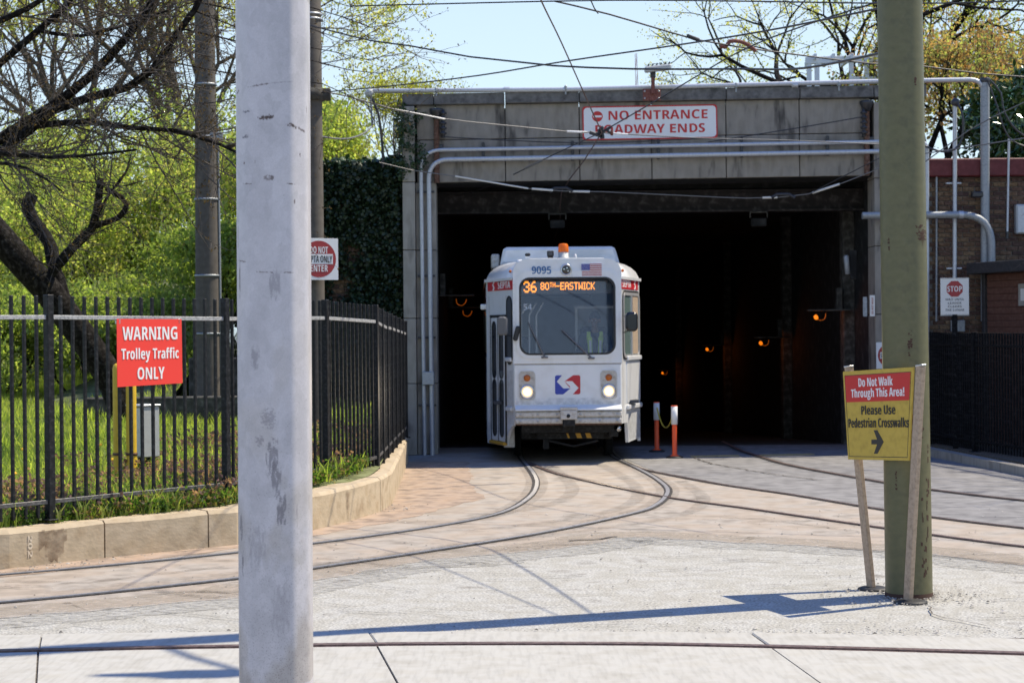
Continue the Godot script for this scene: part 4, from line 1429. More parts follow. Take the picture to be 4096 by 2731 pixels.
	var pod := PackedVector2Array([Vector2(1.05, 0.0), Vector2(0.99, 0.2), Vector2(0.965, 0.27), Vector2(0.91, 0.3), Vector2(-0.91, 0.3), Vector2(-0.97, 0.27), Vector2(-0.99, 0.2), Vector2(-1.03, 0.0)])
	prism(st, pod, -6.0, -2.1, Transform3D(Basis(), Vector3(-0.02, 3.275, 0)), 0.05)
	put("roof_pod", st, W, o)
	st = sp()
	cbox(st, Vector3(-1.13, 3.35, -3.0), Vector3(0.14, 0.24, 1.2), 0.02)
	put("roof_box", st, M.white_dirty, o)
	st = sp()
	lathe(st, [Vector2(0.105, 0.0), Vector2(0.105, 0.02), Vector2(0.085, 0.025), Vector2(0.082, 0.11), Vector2(0.0, 0.11)], 20, Transform3D(Basis(), Vector3(-0.035, 3.30, -0.4)))
	put("beacon_base", st, M.box_grey, o)
	st = sp()
	lathe(st, [Vector2(0.088, 0.0), Vector2(0.086, 0.05), Vector2(0.078, 0.115), Vector2(0.06, 0.135), Vector2(0.0, 0.14)], 20, Transform3D(Basis(), Vector3(-0.035, 3.41, -0.4)))
	put("beacon", st, M.beacon, o)
	st = sp()
	cbox(st, Vector3(-0.25, 3.385, -0.4), Vector3(0.11, 0.095, 0.08), 0.012)
	cbox(st, Vector3(-0.25, 3.315, -0.4), Vector3(0.09, 0.05, 0.05), 0.004)
	put("roof_camera", st, M.gasket, o)
	st = sp()
	cbox(st, Vector3(-0.25, 3.388, -0.358), Vector3(0.06, 0.05, 0.006), 0.0)
	put("camera_lens", st, M.interior, o)
	st = sp()
	lathe(st, [Vector2(0.065, 0.0), Vector2(0.06, 0.03), Vector2(0.03, 0.05), Vector2(0.0, 0.055)], 16, Transform3D(Basis(), Vector3(-0.75, 3.24, -0.35)))
	lathe(st, [Vector2(0.025, 0.0), Vector2(0.022, 0.06), Vector2(0.01, 0.075), Vector2(0.0, 0.075)], 10, Transform3D(Basis(), Vector3(0.16, 3.30, -0.4)))
	put("roof_dome", st, W, o)
	st = sp()
	cbox(st, Vector3(-0.62, 3.375, -0.5), Vector3(0.09, 0.05, 0.09), 0.015)
	put("roof_lamp", st, M.gasket, o)
	st = sp()
	cbox(st, Vector3(-0.62, 3.31, -0.5), Vector3(0.09, 0.085, 0.06), 0.008)
	put("roof_lamp_foot", st, W, o)
	for s in [-1.0, 1.0]:
		st = sp()
		lathe(st, [Vector2(0.025, 0.0), Vector2(0.022, 0.025), Vector2(0.0, 0.035)], 12, Transform3D(Basis(Vector3.RIGHT, PI / 2), Vector3(s * 0.915, 3.095, -0.16)))
		put("marker_light", st, M.amber, o)
	st = sp()
	cbox(st, Vector3(-1.35, 2.55, -1.7), Vector3(0.1, 0.09, 0.09), 0.01)
	put("side_lamp", st, W, o)
	# inside: floor, ceiling, bulkhead, dash, partition behind the driver, grab poles
	st = sp()
	cbox(st, Vector3(0, 0.97, -7.0), Vector3(2.4, 0.05, 12.8), 0.0)
	put("floor", st, M.interior, o)
	st = sp()
	cbox(st, Vector3(0, 2.94, -7.0), Vector3(2.2, 0.03, 12.6), 0.0)
	put("ceiling", st, M.interior, o)
	st = sp()
	cbox(st, Vector3(0, 1.40, -0.25), Vector3(1.62, 0.72, 0.26), 0.04)
	put("dashboard", st, M.interior, o)
	st = sp()
	cbox(st, Vector3(0.62, 2.0, -1.75), Vector3(0.8, 1.1, 0.03), 0.0)
	put("partition", st, M.interior_pale, o)
	st = sp()
	for q in [[0.62, 2.53, 0.84, 0.04], [0.24, 2.0, 0.04, 1.1], [1.0, 2.0, 0.04, 1.1]]:
		cbox(st, Vector3(q[0], q[1], -1.72), Vector3(q[2], q[3], 0.04), 0.0)
	put("partition_frame", st, M.white_frame, o)
	for x in [-0.72, -0.58, -0.46]:
		st = sp()
		tube(st, [Vector3(x, 1.0, -1.3), Vector3(x, 2.4, -1.3), Vector3(x + 0.12, 2.6, -1.3)], 0.016, 8)
		put("grab_pole", st, M.white_frame, o)
	for k in 4:
		for s in [-1.0, 1.0]:
			if s > 0 and k == 0:
				continue
			st = sp()
			cbox(st, Vector3(s * 0.8, 1.42, -2.6 - k * 0.95), Vector3(0.8, 0.1, 0.45), 0.03)
			cbox(st, Vector3(s * 0.8, 1.72, -2.8 - k * 0.95), Vector3(0.8, 0.62, 0.08), 0.03)
			put("passenger_seat", st, M.navy, o)
	st = sp()
	cbox(st, Vector3(0.5, 1.46, -1.0), Vector3(0.46, 0.12, 0.46), 0.04)
	cbox(st, Vector3(0.5, 1.85, -1.24), Vector3(0.44, 0.7, 0.1), 0.04)
	cbox(st, Vector3(0.5, 1.2, -1.0), Vector3(0.2, 0.42, 0.2), 0.02)
	put("driver_seat", st, M.navy, o)

# ------------------------------------------------------------------ the driver
func capsule(p: Vector3, q: Array) -> float:
	var a: Vector3 = q[0]
	var ab: Vector3 = q[1] - a
	var t := clampf((p - a).dot(ab) / maxf(ab.length_squared(), 1e-9), 0.0, 1.0)
	return p.distance_to(a + ab * t) - lerpf(q[2], q[3], t)

func blob(st: SurfaceTool, bones: Array, cell: float, k: float, x := Transform3D()) -> void:   # surface nets over capsules joined by a smooth minimum
	var lo := Vector3.INF
	var hi := -Vector3.INF
	for q in bones:
		for e in 2:
			var r: float = q[2 + e] + cell * 3
			lo = lo.min(q[e] - Vector3.ONE * r)
			hi = hi.max(q[e] + Vector3.ONE * r)
	var n := Vector3i(((hi - lo) / cell).ceil()) + Vector3i.ONE
	var field := PackedFloat32Array()
	field.resize(n.x * n.y * n.z)
	field.fill(1.0)
	var i := 0
	for z in n.z:
		for y in n.y:
			for xx in n.x:
				var p := lo + Vector3(xx, y, z) * cell
				var d := 9.0
				for q in bones:
					var e := capsule(p, q)
					if e > d + k:
						continue
					if d > e + k:
						d = e
					else:
						var h := clampf(0.5 + 0.5 * (d - e) / k, 0.0, 1.0)
						d = lerpf(d, e, h) - k * h * (1.0 - h)
				field[i] = d
				i += 1
	var vert := {}
	var sx := 1
	var sy := n.x
	var sz := n.x * n.y
	st.set_smooth_group(0)
	for z in n.z - 1:
		for y in n.y - 1:
			for xx in n.x - 1:
				var at := xx + y * sy + z * sz
				var sum := Vector3.ZERO
				var c := 0
				for e in [[0, 1, 0], [0, 2, 1], [0, 4, 2], [1, 3, 1], [1, 5, 2], [2, 3, 0], [2, 6, 2], [3, 7, 2], [4, 5, 0], [4, 6, 1], [5, 7, 1], [6, 7, 0]]:
					var o0 := Vector3(e[0] & 1, (e[0] >> 1) & 1, e[0] >> 2)
					var o1 := Vector3(e[1] & 1, (e[1] >> 1) & 1, e[1] >> 2)
					var f0 := field[at + int(o0.x) + int(o0.y) * sy + int(o0.z) * sz]
					var f1 := field[at + int(o1.x) + int(o1.y) * sy + int(o1.z) * sz]
					if (f0 < 0.0) != (f1 < 0.0):
						sum += o0.lerp(o1, f0 / (f0 - f1))
						c += 1
				if c:
					vert[at] = x * (lo + (Vector3(xx, y, z) + sum / c) * cell)
	for at in vert.keys():
		for ax in 3:
			var s: int = [sx, sy, sz][ax]
			var s1: int = [sy, sz, sx][ax]
			var s2: int = [sz, sx, sy][ax]
			var f0 := field[at]
			var f1 := field[at + s]
			if (f0 < 0.0) == (f1 < 0.0) or not (vert.has(at - s1) and vert.has(at - s2) and vert.has(at - s1 - s2)):
				continue
			if f0 < 0.0:
				quad(st, vert[at], vert[at - s1], vert[at - s1 - s2], vert[at - s2])
			else:
				quad(st, vert[at], vert[at - s2], vert[at - s1 - s2], vert[at - s1])

func driver() -> void:
	var base: Transform3D = Transform3D(Basis(Vector3.UP, 0.02), Vector3(0.873, -0.03, -28.7)) * Transform3D(Basis(), Vector3(0.49, 1.52, -0.98))
	var o := thing("person", "trolley driver in a dark cap and lime safety vest seated behind the windscreen", "person", base.origin, base.basis)
	var st := sp(false)
	# seated: hips at the origin, facing +z, hands on the desk in front
	var body := [
		[Vector3(-0.08, 0.08, 0), Vector3(0.08, 0.08, 0), 0.12, 0.12], [Vector3(0, 0.1, 0), Vector3(0, 0.42, 0.0), 0.13, 0.15], [Vector3(-0.14, 0.50, 0.0), Vector3(0.14, 0.50, 0.0), 0.075, 0.075],
		[Vector3(0, 0.5, 0.0), Vector3(0, 0.64, 0.03), 0.06, 0.055],
		[Vector3(-0.18, 0.50, 0), Vector3(-0.26, 0.25, 0.10), 0.06, 0.046], [Vector3(-0.26, 0.25, 0.10), Vector3(-0.19, 0.25, 0.34), 0.044, 0.03],
		[Vector3(0.18, 0.50, 0), Vector3(0.26, 0.25, 0.10), 0.06, 0.046], [Vector3(0.26, 0.25, 0.10), Vector3(0.19, 0.25, 0.34), 0.044, 0.03],
		[Vector3(-0.09, 0.08, 0.02), Vector3(-0.12, 0.06, 0.40), 0.085, 0.06], [Vector3(-0.12, 0.06, 0.40), Vector3(-0.12, -0.40, 0.42), 0.056, 0.04], [Vector3(-0.12, -0.46, 0.42), Vector3(-0.12, -0.48, 0.58), 0.045, 0.032],
		[Vector3(0.09, 0.08, 0.02), Vector3(0.12, 0.06, 0.40), 0.085, 0.06], [Vector3(0.12, 0.06, 0.40), Vector3(0.12, -0.40, 0.42), 0.056, 0.04], [Vector3(0.12, -0.46, 0.42), Vector3(0.12, -0.48, 0.58), 0.045, 0.032]]
	blob(st, body, 0.018, 0.035)
	var hx := Transform3D(Basis(Vector3.UP, -0.25), Vector3(0, 0.765, 0.045))
	var head := [[Vector3(0, 0.02, -0.015), Vector3(0, 0.045, -0.015), 0.088, 0.088], [Vector3(0, -0.04, 0.03), Vector3(0, -0.085, 0.045), 0.058, 0.04], [Vector3(0, -0.1, -0.02), Vector3(0, -0.15, -0.02), 0.055, 0.055],
		[Vector3(0, 0.01, 0.088), Vector3(0, -0.025, 0.108), 0.010, 0.014], [Vector3(-0.022, -0.058, 0.083), Vector3(0.022, -0.058, 0.083), 0.009, 0.009], [Vector3(-0.03, 0.022, 0.078), Vector3(0.03, 0.022, 0.078), 0.012, 0.012],
		[Vector3(-0.09, 0.015, -0.005), Vector3(-0.093, -0.03, 0.0), 0.014, 0.010], [Vector3(0.09, 0.015, -0.005), Vector3(0.093, -0.03, 0.0), 0.014, 0.010]]
	blob(st, head, 0.0065, 0.02, hx)
	for s in [-1.0, 1.0]:      # hands closed on the controller handles
		var w := Vector3(s * 0.19, 0.25, 0.34)
		var hand := [[w, w + Vector3(-s * 0.012, 0.004, 0.075), 0.027, 0.030]]
		for f in 4:
			var root := w + Vector3(-s * 0.012 + (f - 1.5) * 0.019, 0.008, 0.085)
			var len: float = [0.032, 0.038, 0.036, 0.028][f]
			hand.append([root, root + Vector3(0, 0.004, len), 0.0095, 0.009])
			hand.append([root + Vector3(0, 0.004, len), root + Vector3(0, -0.026, len + 0.014), 0.009, 0.008])
			hand.append([root + Vector3(0, -0.026, len + 0.014), root + Vector3(0, -0.038, len - 0.006), 0.008, 0.007])
		hand.append([w + Vector3(-s * 0.025, -0.004, 0.03), w + Vector3(-s * 0.048, -0.018, 0.065), 0.011, 0.0095])
		hand.append([w + Vector3(-s * 0.048, -0.018, 0.065), w + Vector3(-s * 0.036, -0.03, 0.095), 0.0095, 0.008])
		blob(st, hand, 0.005, 0.008)
	put("body", st, M.skin, o)
	st = sp(false)
	var grown := []
	for k in [0, 1, 2, 4, 5, 6, 7]:
		var q: Array = body[k]
		grown.append([q[0], q[1] if k != 5 and k != 7 else q[0].lerp(q[1], 0.9), q[2] + 0.014, q[3] + 0.012])
	blob(st, grown, 0.018, 0.035)
	put("jacket", st, M.navy, o)
	st = sp(false)
	grown = []
	for k in [0, 8, 9, 11, 12]:
		var q: Array = body[k]
		grown.append([q[0], q[1], q[2] + 0.013, q[3] + 0.016])
	blob(st, grown, 0.018, 0.03)
	put("trousers", st, M.navy, o)
	st = sp(false)
	blob(st, [[Vector3(-0.08, 0.46, 0.115), Vector3(-0.075, 0.14, 0.13), 0.045, 0.04], [Vector3(0.08, 0.46, 0.115), Vector3(0.075, 0.14, 0.13), 0.045, 0.04], [Vector3(-0.1, 0.545, 0.03), Vector3(-0.085, 0.44, 0.12), 0.05, 0.045], [Vector3(0.1, 0.545, 0.03), Vector3(0.085, 0.44, 0.12), 0.05, 0.045]], 0.014, 0.02)
	put("vest", st, M.vest, o)
	st = sp()
	for s in [-1.0, 1.0]:
		beam(st, Vector3(s * 0.082, 0.45, 0.163), Vector3(s * 0.075, 0.15, 0.174), 0.035, 0.006, 0.0)
	put("vest_tape", st, M.reflective, o)
	st = sp(false)
	blob(st, [[Vector3(0, 0.06, -0.018), Vector3(0, 0.075, -0.018), 0.098, 0.085]], 0.009, 0.01, hx)
	blob(st, [[Vector3(-0.05, 0.052, 0.085), Vector3(0.05, 0.052, 0.085), 0.02, 0.02], [Vector3(0, 0.05, 0.11), Vector3(0, 0.055, 0.06), 0.03, 0.03]], 0.009, 0.02, hx * Transform3D(Basis.from_scale(Vector3(1, 0.6, 1)), Vector3(0, 0.025, 0)))
	put("cap", st, M.cap, o)
	st = sp()
	for s in [-1.0, 1.0]:
		lathe(st, [Vector2(0.0, -0.002), Vector2(0.009, 0.0), Vector2(0.006, 0.004), Vector2(0, 0.005)], 10, hx * Transform3D(Basis(Vector3.RIGHT, PI / 2), Vector3(s * 0.031, 0.005, 0.079)))
	put("eyes", st, M.sign_white, o)

# ------------------------------------------------------------------ fences
func fence(o: Node3D, posts: Array, tops: Array, base: float, gap: float, mat: Material, rail_mat: Material, top_in := 0.21, low := 0.17, picket_from := 0.03) -> void:   # posts: Vector2(x, z)
	for i in posts.size():
		var st := sp()
		var p := Vector3(posts[i].x, base, posts[i].y)
		var q: Vector2 = posts[mini(i + 1, posts.size() - 1)] - posts[maxi(i - 1, 0)]
		var b := Basis(Vector3.UP, -q.angle())
		cbox(st, p + Vector3(0, (tops[i] - base) / 2, 0), Vector3(0.072, tops[i] - base, 0.072), 0.005, b)
		cbox(st, p + Vector3(0, 0.006, 0), Vector3(0.15, 0.012, 0.15), 0.002, b)
		put("post", st, mat, o)
	for i in posts.size() - 1:
		var a: Vector2 = posts[i]
		var e: Vector2 = posts[i + 1]
		var d := (e - a).normalized()
		var n := Vector3(-d.y, 0, d.x)
		if n.z < 0.0 and absf(n.z) > 0.2:
			n = -n
		for k in 2:
			var st := sp()
			var y0: float = tops[i] - top_in if k == 0 else base + low
			var y1: float = tops[i + 1] - top_in if k == 0 else base + low
			beam(st, Vector3(a.x + d.x * 0.036, y0, a.y + d.y * 0.036), Vector3(e.x - d.x * 0.036, y1, e.y - d.y * 0.036), 0.040, 0.036, 0.004, Vector3.UP)
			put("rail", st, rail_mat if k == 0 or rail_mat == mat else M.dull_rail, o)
		var m := int(round(a.distance_to(e) / gap))
		for k in range(1, m):
			var t := float(k) / m
			var p := a.lerp(e, t)
			var top := lerpf(tops[i], tops[i + 1], t) - 0.01
			var st := sp()
			cbox(st, Vector3(p.x, (top + base + picket_from) / 2, p.y), Vector3(0.030, top - base - picket_from, 0.030), 0.004, Basis(Vector3.UP, -d.angle()))
			put("picket", st, mat, o)

func fences() -> void:
	var o := thing("steel_fence", "black steel picket fence with worn pale rails on the low beige wall at left", "fence")
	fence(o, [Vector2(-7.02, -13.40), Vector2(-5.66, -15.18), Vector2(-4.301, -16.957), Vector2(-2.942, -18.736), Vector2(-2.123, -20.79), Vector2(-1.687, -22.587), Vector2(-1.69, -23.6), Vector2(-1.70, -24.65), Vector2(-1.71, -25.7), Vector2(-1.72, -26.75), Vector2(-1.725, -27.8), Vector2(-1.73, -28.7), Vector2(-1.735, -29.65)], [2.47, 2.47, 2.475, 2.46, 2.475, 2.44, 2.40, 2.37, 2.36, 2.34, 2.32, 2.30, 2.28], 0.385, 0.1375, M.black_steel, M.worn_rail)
	var r := thing("dark_fence", "dense black picket fence in shade beside the brick building at right", "fence")
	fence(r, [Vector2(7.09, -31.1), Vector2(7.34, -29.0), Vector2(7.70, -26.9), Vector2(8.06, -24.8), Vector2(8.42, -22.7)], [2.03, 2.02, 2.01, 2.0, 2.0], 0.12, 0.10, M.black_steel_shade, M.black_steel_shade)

# ------------------------------------------------------------------ signs
func do_not_enter(n: String, label: String, at: Vector3, b: Basis, w: float) -> void:
	var o := thing(n, label, "sign", at, b)
	var k := w / 0.585
	var st := sp()
	prism(st, rrect(w, w, 0.012), -0.006, 0.0, Transform3D(), 0.001)
	put("panel", st, M.sign_white, o)
	st = sp()
	prism(st, disc(0.258 * k, 40), 0.0, 0.002)
	put("red_disc", st, M.sign_deep_red, o)
	st = sp()
	prism(st, rrect(0.42 * k, 0.142 * k, 0.003), 0.0, 0.004)
	put("white_bar", st, M.sign_white, o)
	text(o, "DO NOT", M.sign_white, 0.27 * k, 0.095 * k, Vector3(0, 0.128 * k, 0.004))
	text(o, "SEPTA ONLY", M.ink, 0.40 * k, 0.10 * k, Vector3(0, 0, 0.006))
	text(o, "ENTER", M.sign_white, 0.265 * k, 0.092 * k, Vector3(0, -0.13 * k, 0.004))
	st = sp()
	for y in [-0.26, 0.26]:
		lathe(st, [Vector2(0.009, 0.0), Vector2(0.007, 0.006), Vector2(0, 0.007)], 8, Transform3D(Basis(Vector3.RIGHT, PI / 2), Vector3(0, y * k, 0.0)))
	put("bolts", st, M.bolt, o)

func signs() -> void:
	# red warning on the left fence
	var u := Vector3(0.607, 0, -0.795)
	var o := thing("warning_sign", "bright red square warning sign for trolley traffic hung on the black fence", "sign", Vector3(-3.575, 1.925, -17.895) + Vector3(0.795, 0, 0.607) * 0.045, Basis(u, Vector3.UP, u.cross(Vector3.UP)))
	var st := sp()
	prism(st, PackedVector2Array([Vector2(-0.417, -0.330), Vector2(0.417, -0.315), Vector2(0.412, 0.322), Vector2(-0.417, 0.325)]), -0.006, 0.0)
	put("panel", st, M.sign_bright_red, o)
	text(o, "WARNING", M.sign_white, 0.70, 0.128, Vector3(0.0, 0.185, 0.003))
	text(o, "Trolley Traffic", M.sign_white, 0.735, 0.143, Vector3(0.0, -0.028, 0.003))
	text(o, "ONLY", M.sign_white, 0.345, 0.118, Vector3(0.005, -0.205, 0.003))
	st = sp()
	for x in [-0.38, 0.38]:
		cbox(st, Vector3(x, 0.30, -0.03), Vector3(0.02, 0.05, 0.06), 0.003)
	put("hook", st, M.bolt, o)
	# no entrance sign on the fascia
	o = thing("no_entrance_sign", "wide white sign with red lettering and no-entry symbol on the tunnel fascia", "sign", Vector3(2.386, 5.635, FZ + 0.02), Basis(Vector3.BACK, 0.009))
	st = sp()
	prism(st, rrect(2.30, 0.575, 0.05), -0.02, 0.0)
	put("red_border", st, M.sign_red, o)
	st = sp()
	prism(st, rrect(2.255, 0.53, 0.06, 6), 0.0, 0.003)
	put("panel", st, M.sign_white, o)
	st = sp()
	prism(st, disc(0.091, 32, Vector2(-0.895, 0.115)), 0.003, 0.005)
	put("no_entry_disc", st, M.sign_red, o)
	st = sp()
	prism(st, rrect(0.145, 0.034, 0.003, 2, Vector2(-0.895, 0.115)), 0.003, 0.007)
	put("no_entry_bar", st, M.sign_white, o)
	text(o, "NO ENTRANCE", M.sign_red, 1.69, 0.155, Vector3(0.14, 0.128, 0.006))
	text(o, "ROADWAY ENDS", M.sign_red, 1.87, 0.155, Vector3(0.0, -0.108, 0.006))
	do_not_enter("do_not_enter_sign", "white square sign with red do-not-enter disc mounted on the wooden utility pole", Vector3(-2.705, 3.135, -25.70), Basis(Vector3.UP, 0.50), 0.585)
	do_not_enter("do_not_enter_sign", "small do-not-enter sign half hidden behind the green pole at the right pier", Vector3(6.42, 1.63, -31.07), Basis(), 0.45)
	# stop sign at the right
	o = thing("stop_sign", "cream stop sign with waiting instructions on a dark post by the dark fence", "sign", Vector3(7.216, 0.12, -29.75), Basis(Vector3.UP, -0.12))
	st = sp()
	cbox(st, Vector3(0, 1.3, -0.03), Vector3(0.085, 2.6, 0.05), 0.004)
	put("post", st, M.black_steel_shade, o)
	st = sp()
	prism(st, rrect(0.453, 0.585, 0.006), -0.004, 0.0, Transform3D(Basis(), Vector3(0, 2.48, 0)))
	put("panel", st, M.sign_cream, o)
	st = sp()
	cbox(st, Vector3(0, 2.777, -0.01), Vector3(0.46, 0.012, 0.03), 0.002)
	cbox(st, Vector3(0, 2.175, -0.02), Vector3(0.46, 0.02, 0.03), 0.002)
	put("edge_strip", st, M.galv_dull, o)
	st = sp()
	prism(st, disc(0.138, 8, Vector2(0, 2.603), PI / 8), 0.0, 0.002)
	put("octagon", st, M.sign_deep_red, o)
	text(o, "STOP", M.sign_cream, 0.235, 0.093, Vector3(0, 2.603, 0.003))
	for q in [["WAIT UNTIL", 0.30, 2.432], ["LEADER", 0.215, 2.373], ["CLEARS", 0.22, 2.317], ["THE LUNAR", 0.305, 2.260]]:
		text(o, q[0], M.faded_ink, q[1], 0.036, Vector3(0, q[2], 0.001), Basis(), 0.002, false)
	# board on two leaning posts beside the green pole
	u = Vector3(0.362, 0, 0.94).normalized()
	var bs := Basis(u, Vector3.UP, u.cross(Vector3.UP))
	o = thing("crosswalk_sign", "yellow and red warning board on two leaning posts beside the green pole", "sign", Vector3(2.845, 1.42, -14.245), bs)
	st = sp()
	prism(st, PackedVector2Array([Vector2(-0.505, 0.330), Vector2(-0.435, -0.372), Vector2(0.433, -0.328), Vector2(0.503, 0.382)]), -0.012, 0.0)
	put("panel", st, M.sign_yellow, o)
	var f := func(x: float, y: float) -> Vector2:       # x, y from 0 to 1 over the board, down from its top left corner
		return Vector2(-0.505, 0.330).lerp(Vector2(0.503, 0.382), x).lerp(Vector2(-0.435, -0.372).lerp(Vector2(0.433, -0.328), x), y)
	st = sp()
	prism(st, PackedVector2Array([f.call(0.03, 0.052), f.call(0.03, 0.352), f.call(0.965, 0.352), f.call(0.965, 0.052)]), 0.0, 0.002)
	put("red_field", st, M.sign_red, o)
	st = sp()
	for q in [[0.03, 0.046, 0.97, 0.052], [0.03, 0.962, 0.97, 0.969]]:
		prism(st, PackedVector2Array([f.call(q[0], q[1]), f.call(q[0], q[3]), f.call(q[2], q[3]), f.call(q[2], q[1])]), 0.0, 0.0015)
	for q in [[0.024, 0.05, 0.028, 0.965], [0.971, 0.05, 0.975, 0.965]]:
		prism(st, PackedVector2Array([f.call(q[0], q[1]), f.call(q[0], q[3]), f.call(q[2], q[3]), f.call(q[2], q[1])]), 0.0, 0.0015)
	put("border_line", st, M.ink, o)
	var lean := Basis(Vector3.BACK, 0.05)
	text(o, "Do Not Walk", M.sign_white, 0.49, 0.072, bxy(f.call(0.48, 0.133)), lean, 0.003, false)
	text(o, "Through This Area!", M.sign_white, 0.76, 0.092, bxy(f.call(0.505, 0.268)), lean, 0.003, false)
	text(o, "Please Use", M.ink, 0.485, 0.075, bxy(f.call(0.515, 0.447)), lean, 0.003, false)
	text(o, "Pedestrian Crosswalks", M.ink, 0.86, 0.078, bxy(f.call(0.51, 0.588)), lean, 0.003, false)
	st = sp()
	var c: Vector2 = f.call(0.5, 0.80)
	var ar := [Vector2(-0.10, 0.028), Vector2(-0.004, 0.028), Vector2(-0.06, 0.135), Vector2(0.0, 0.135), Vector2(0.105, 0.0), Vector2(0.0, -0.135), Vector2(-0.06, -0.135), Vector2(-0.004, -0.028), Vector2(-0.10, -0.028)]
	var pg := PackedVector2Array()
	for q in ar:
		pg.append(c + q * Vector2(0.85, 0.68) + Vector2(0, q.x * 0.05))
	prism(st, pg, 0.0, 0.002)
	put("arrow", st, M.ink, o)
	var inv := Transform3D(bs, Vector3(2.845, 1.42, -14.245)).affine_inverse()
	for q in [[Vector3(2.866, 0.02, -14.65), Vector3(2.715, 1.785, -14.73)], [Vector3(3.005, 0.02, -13.925), Vector3(3.065, 1.81, -13.70)]]:
		st = sp()
		beam(st, inv * q[0], inv * q[1], 0.035, 0.085, 0.004, Vector3.BACK)
		put("post", st, M.wood_post, o)
		st = sp()
		beam(st, inv * q[1], inv * (q[1] + Vector3(-0.001, 0.012, -0.001)), 0.04, 0.09, 0.002, Vector3.BACK)
		put("post_cap", st, M.alu, o)
		st = sp()
		lathe(st, [Vector2(0.15, 0.0), Vector2(0.15, 0.012), Vector2(0.12, 0.022), Vector2(0.0, 0.024)], 20, inv * Transform3D(Basis.from_scale(Vector3(0.85, 1, 0.85)), Vector3(q[0].x + 0.02, 0.001, q[0].z - 0.0)))
		put("base_plate", st, M.black_rubber, o)
	# notices on the dark inner edge of the right pier
	o = thing("wall_notice", "narrow white notice with red lettering on the right edge of the tunnel mouth", "sign", Vector3(6.125, 2.475, -31.02))
	st = sp()
	prism(st, rrect(0.085, 0.36, 0.004), -0.004, 0.004)
	put("panel", st, M.sign_cream, o)
	text(o, "DO NOT WALK", M.sign_deep_red, 0.28, 0.03, Vector3(0, 0, 0.005), Basis(Vector3.BACK, PI / 2), 0.002)
	o = thing("wall_notice", "plain white panel left of the lettered notice on the tunnel edge", "sign", Vector3(6.0, 2.46, -31.02))
	st = sp()
	prism(st, rrect(0.07, 0.33, 0.004), -0.004, 0.004)
	put("panel", st, M.galv_dull, o)

func bxy(v: Vector2) -> Vector3:
	return Vector3(v.x, v.y, 0.003)

# ------------------------------------------------------------------ poles
var scuff := FastNoiseLite.new()
func mark_pole(im: Image, x: float, y: float, w: float, h: float, ang: float, c: Color, k: float) -> void:   # a ragged scuff, in pixels
	for yy in range(int(y - h * 3 - w), int(y + h * 3 + w)):
		for xx in range(int(x - w), int(x + w)):
			if xx < 0 or yy < 0 or xx >= im.get_width() or yy >= im.get_height():
				continue
			var d := Vector2(xx - x, yy - y).rotated(-ang)
			var e := 1.0 - pow(d.x / w, 2.0) - pow(d.y / h, 2.0)
			var n := scuff.get_noise_2d(xx * 1.3 + w * 31.0, yy * (0.5 if h > w else 2.2)) + 0.5 * scuff.get_noise_2d(xx * 4.0, yy * 4.0)
			var a := smoothstep01(-0.1, 0.45, e * 0.55 + n * 0.9)
			if e > -0.6 and a > 0.0:
				im.set_pixel(xx, yy, im.get_pixel(xx, yy).lerp(c, k * a))

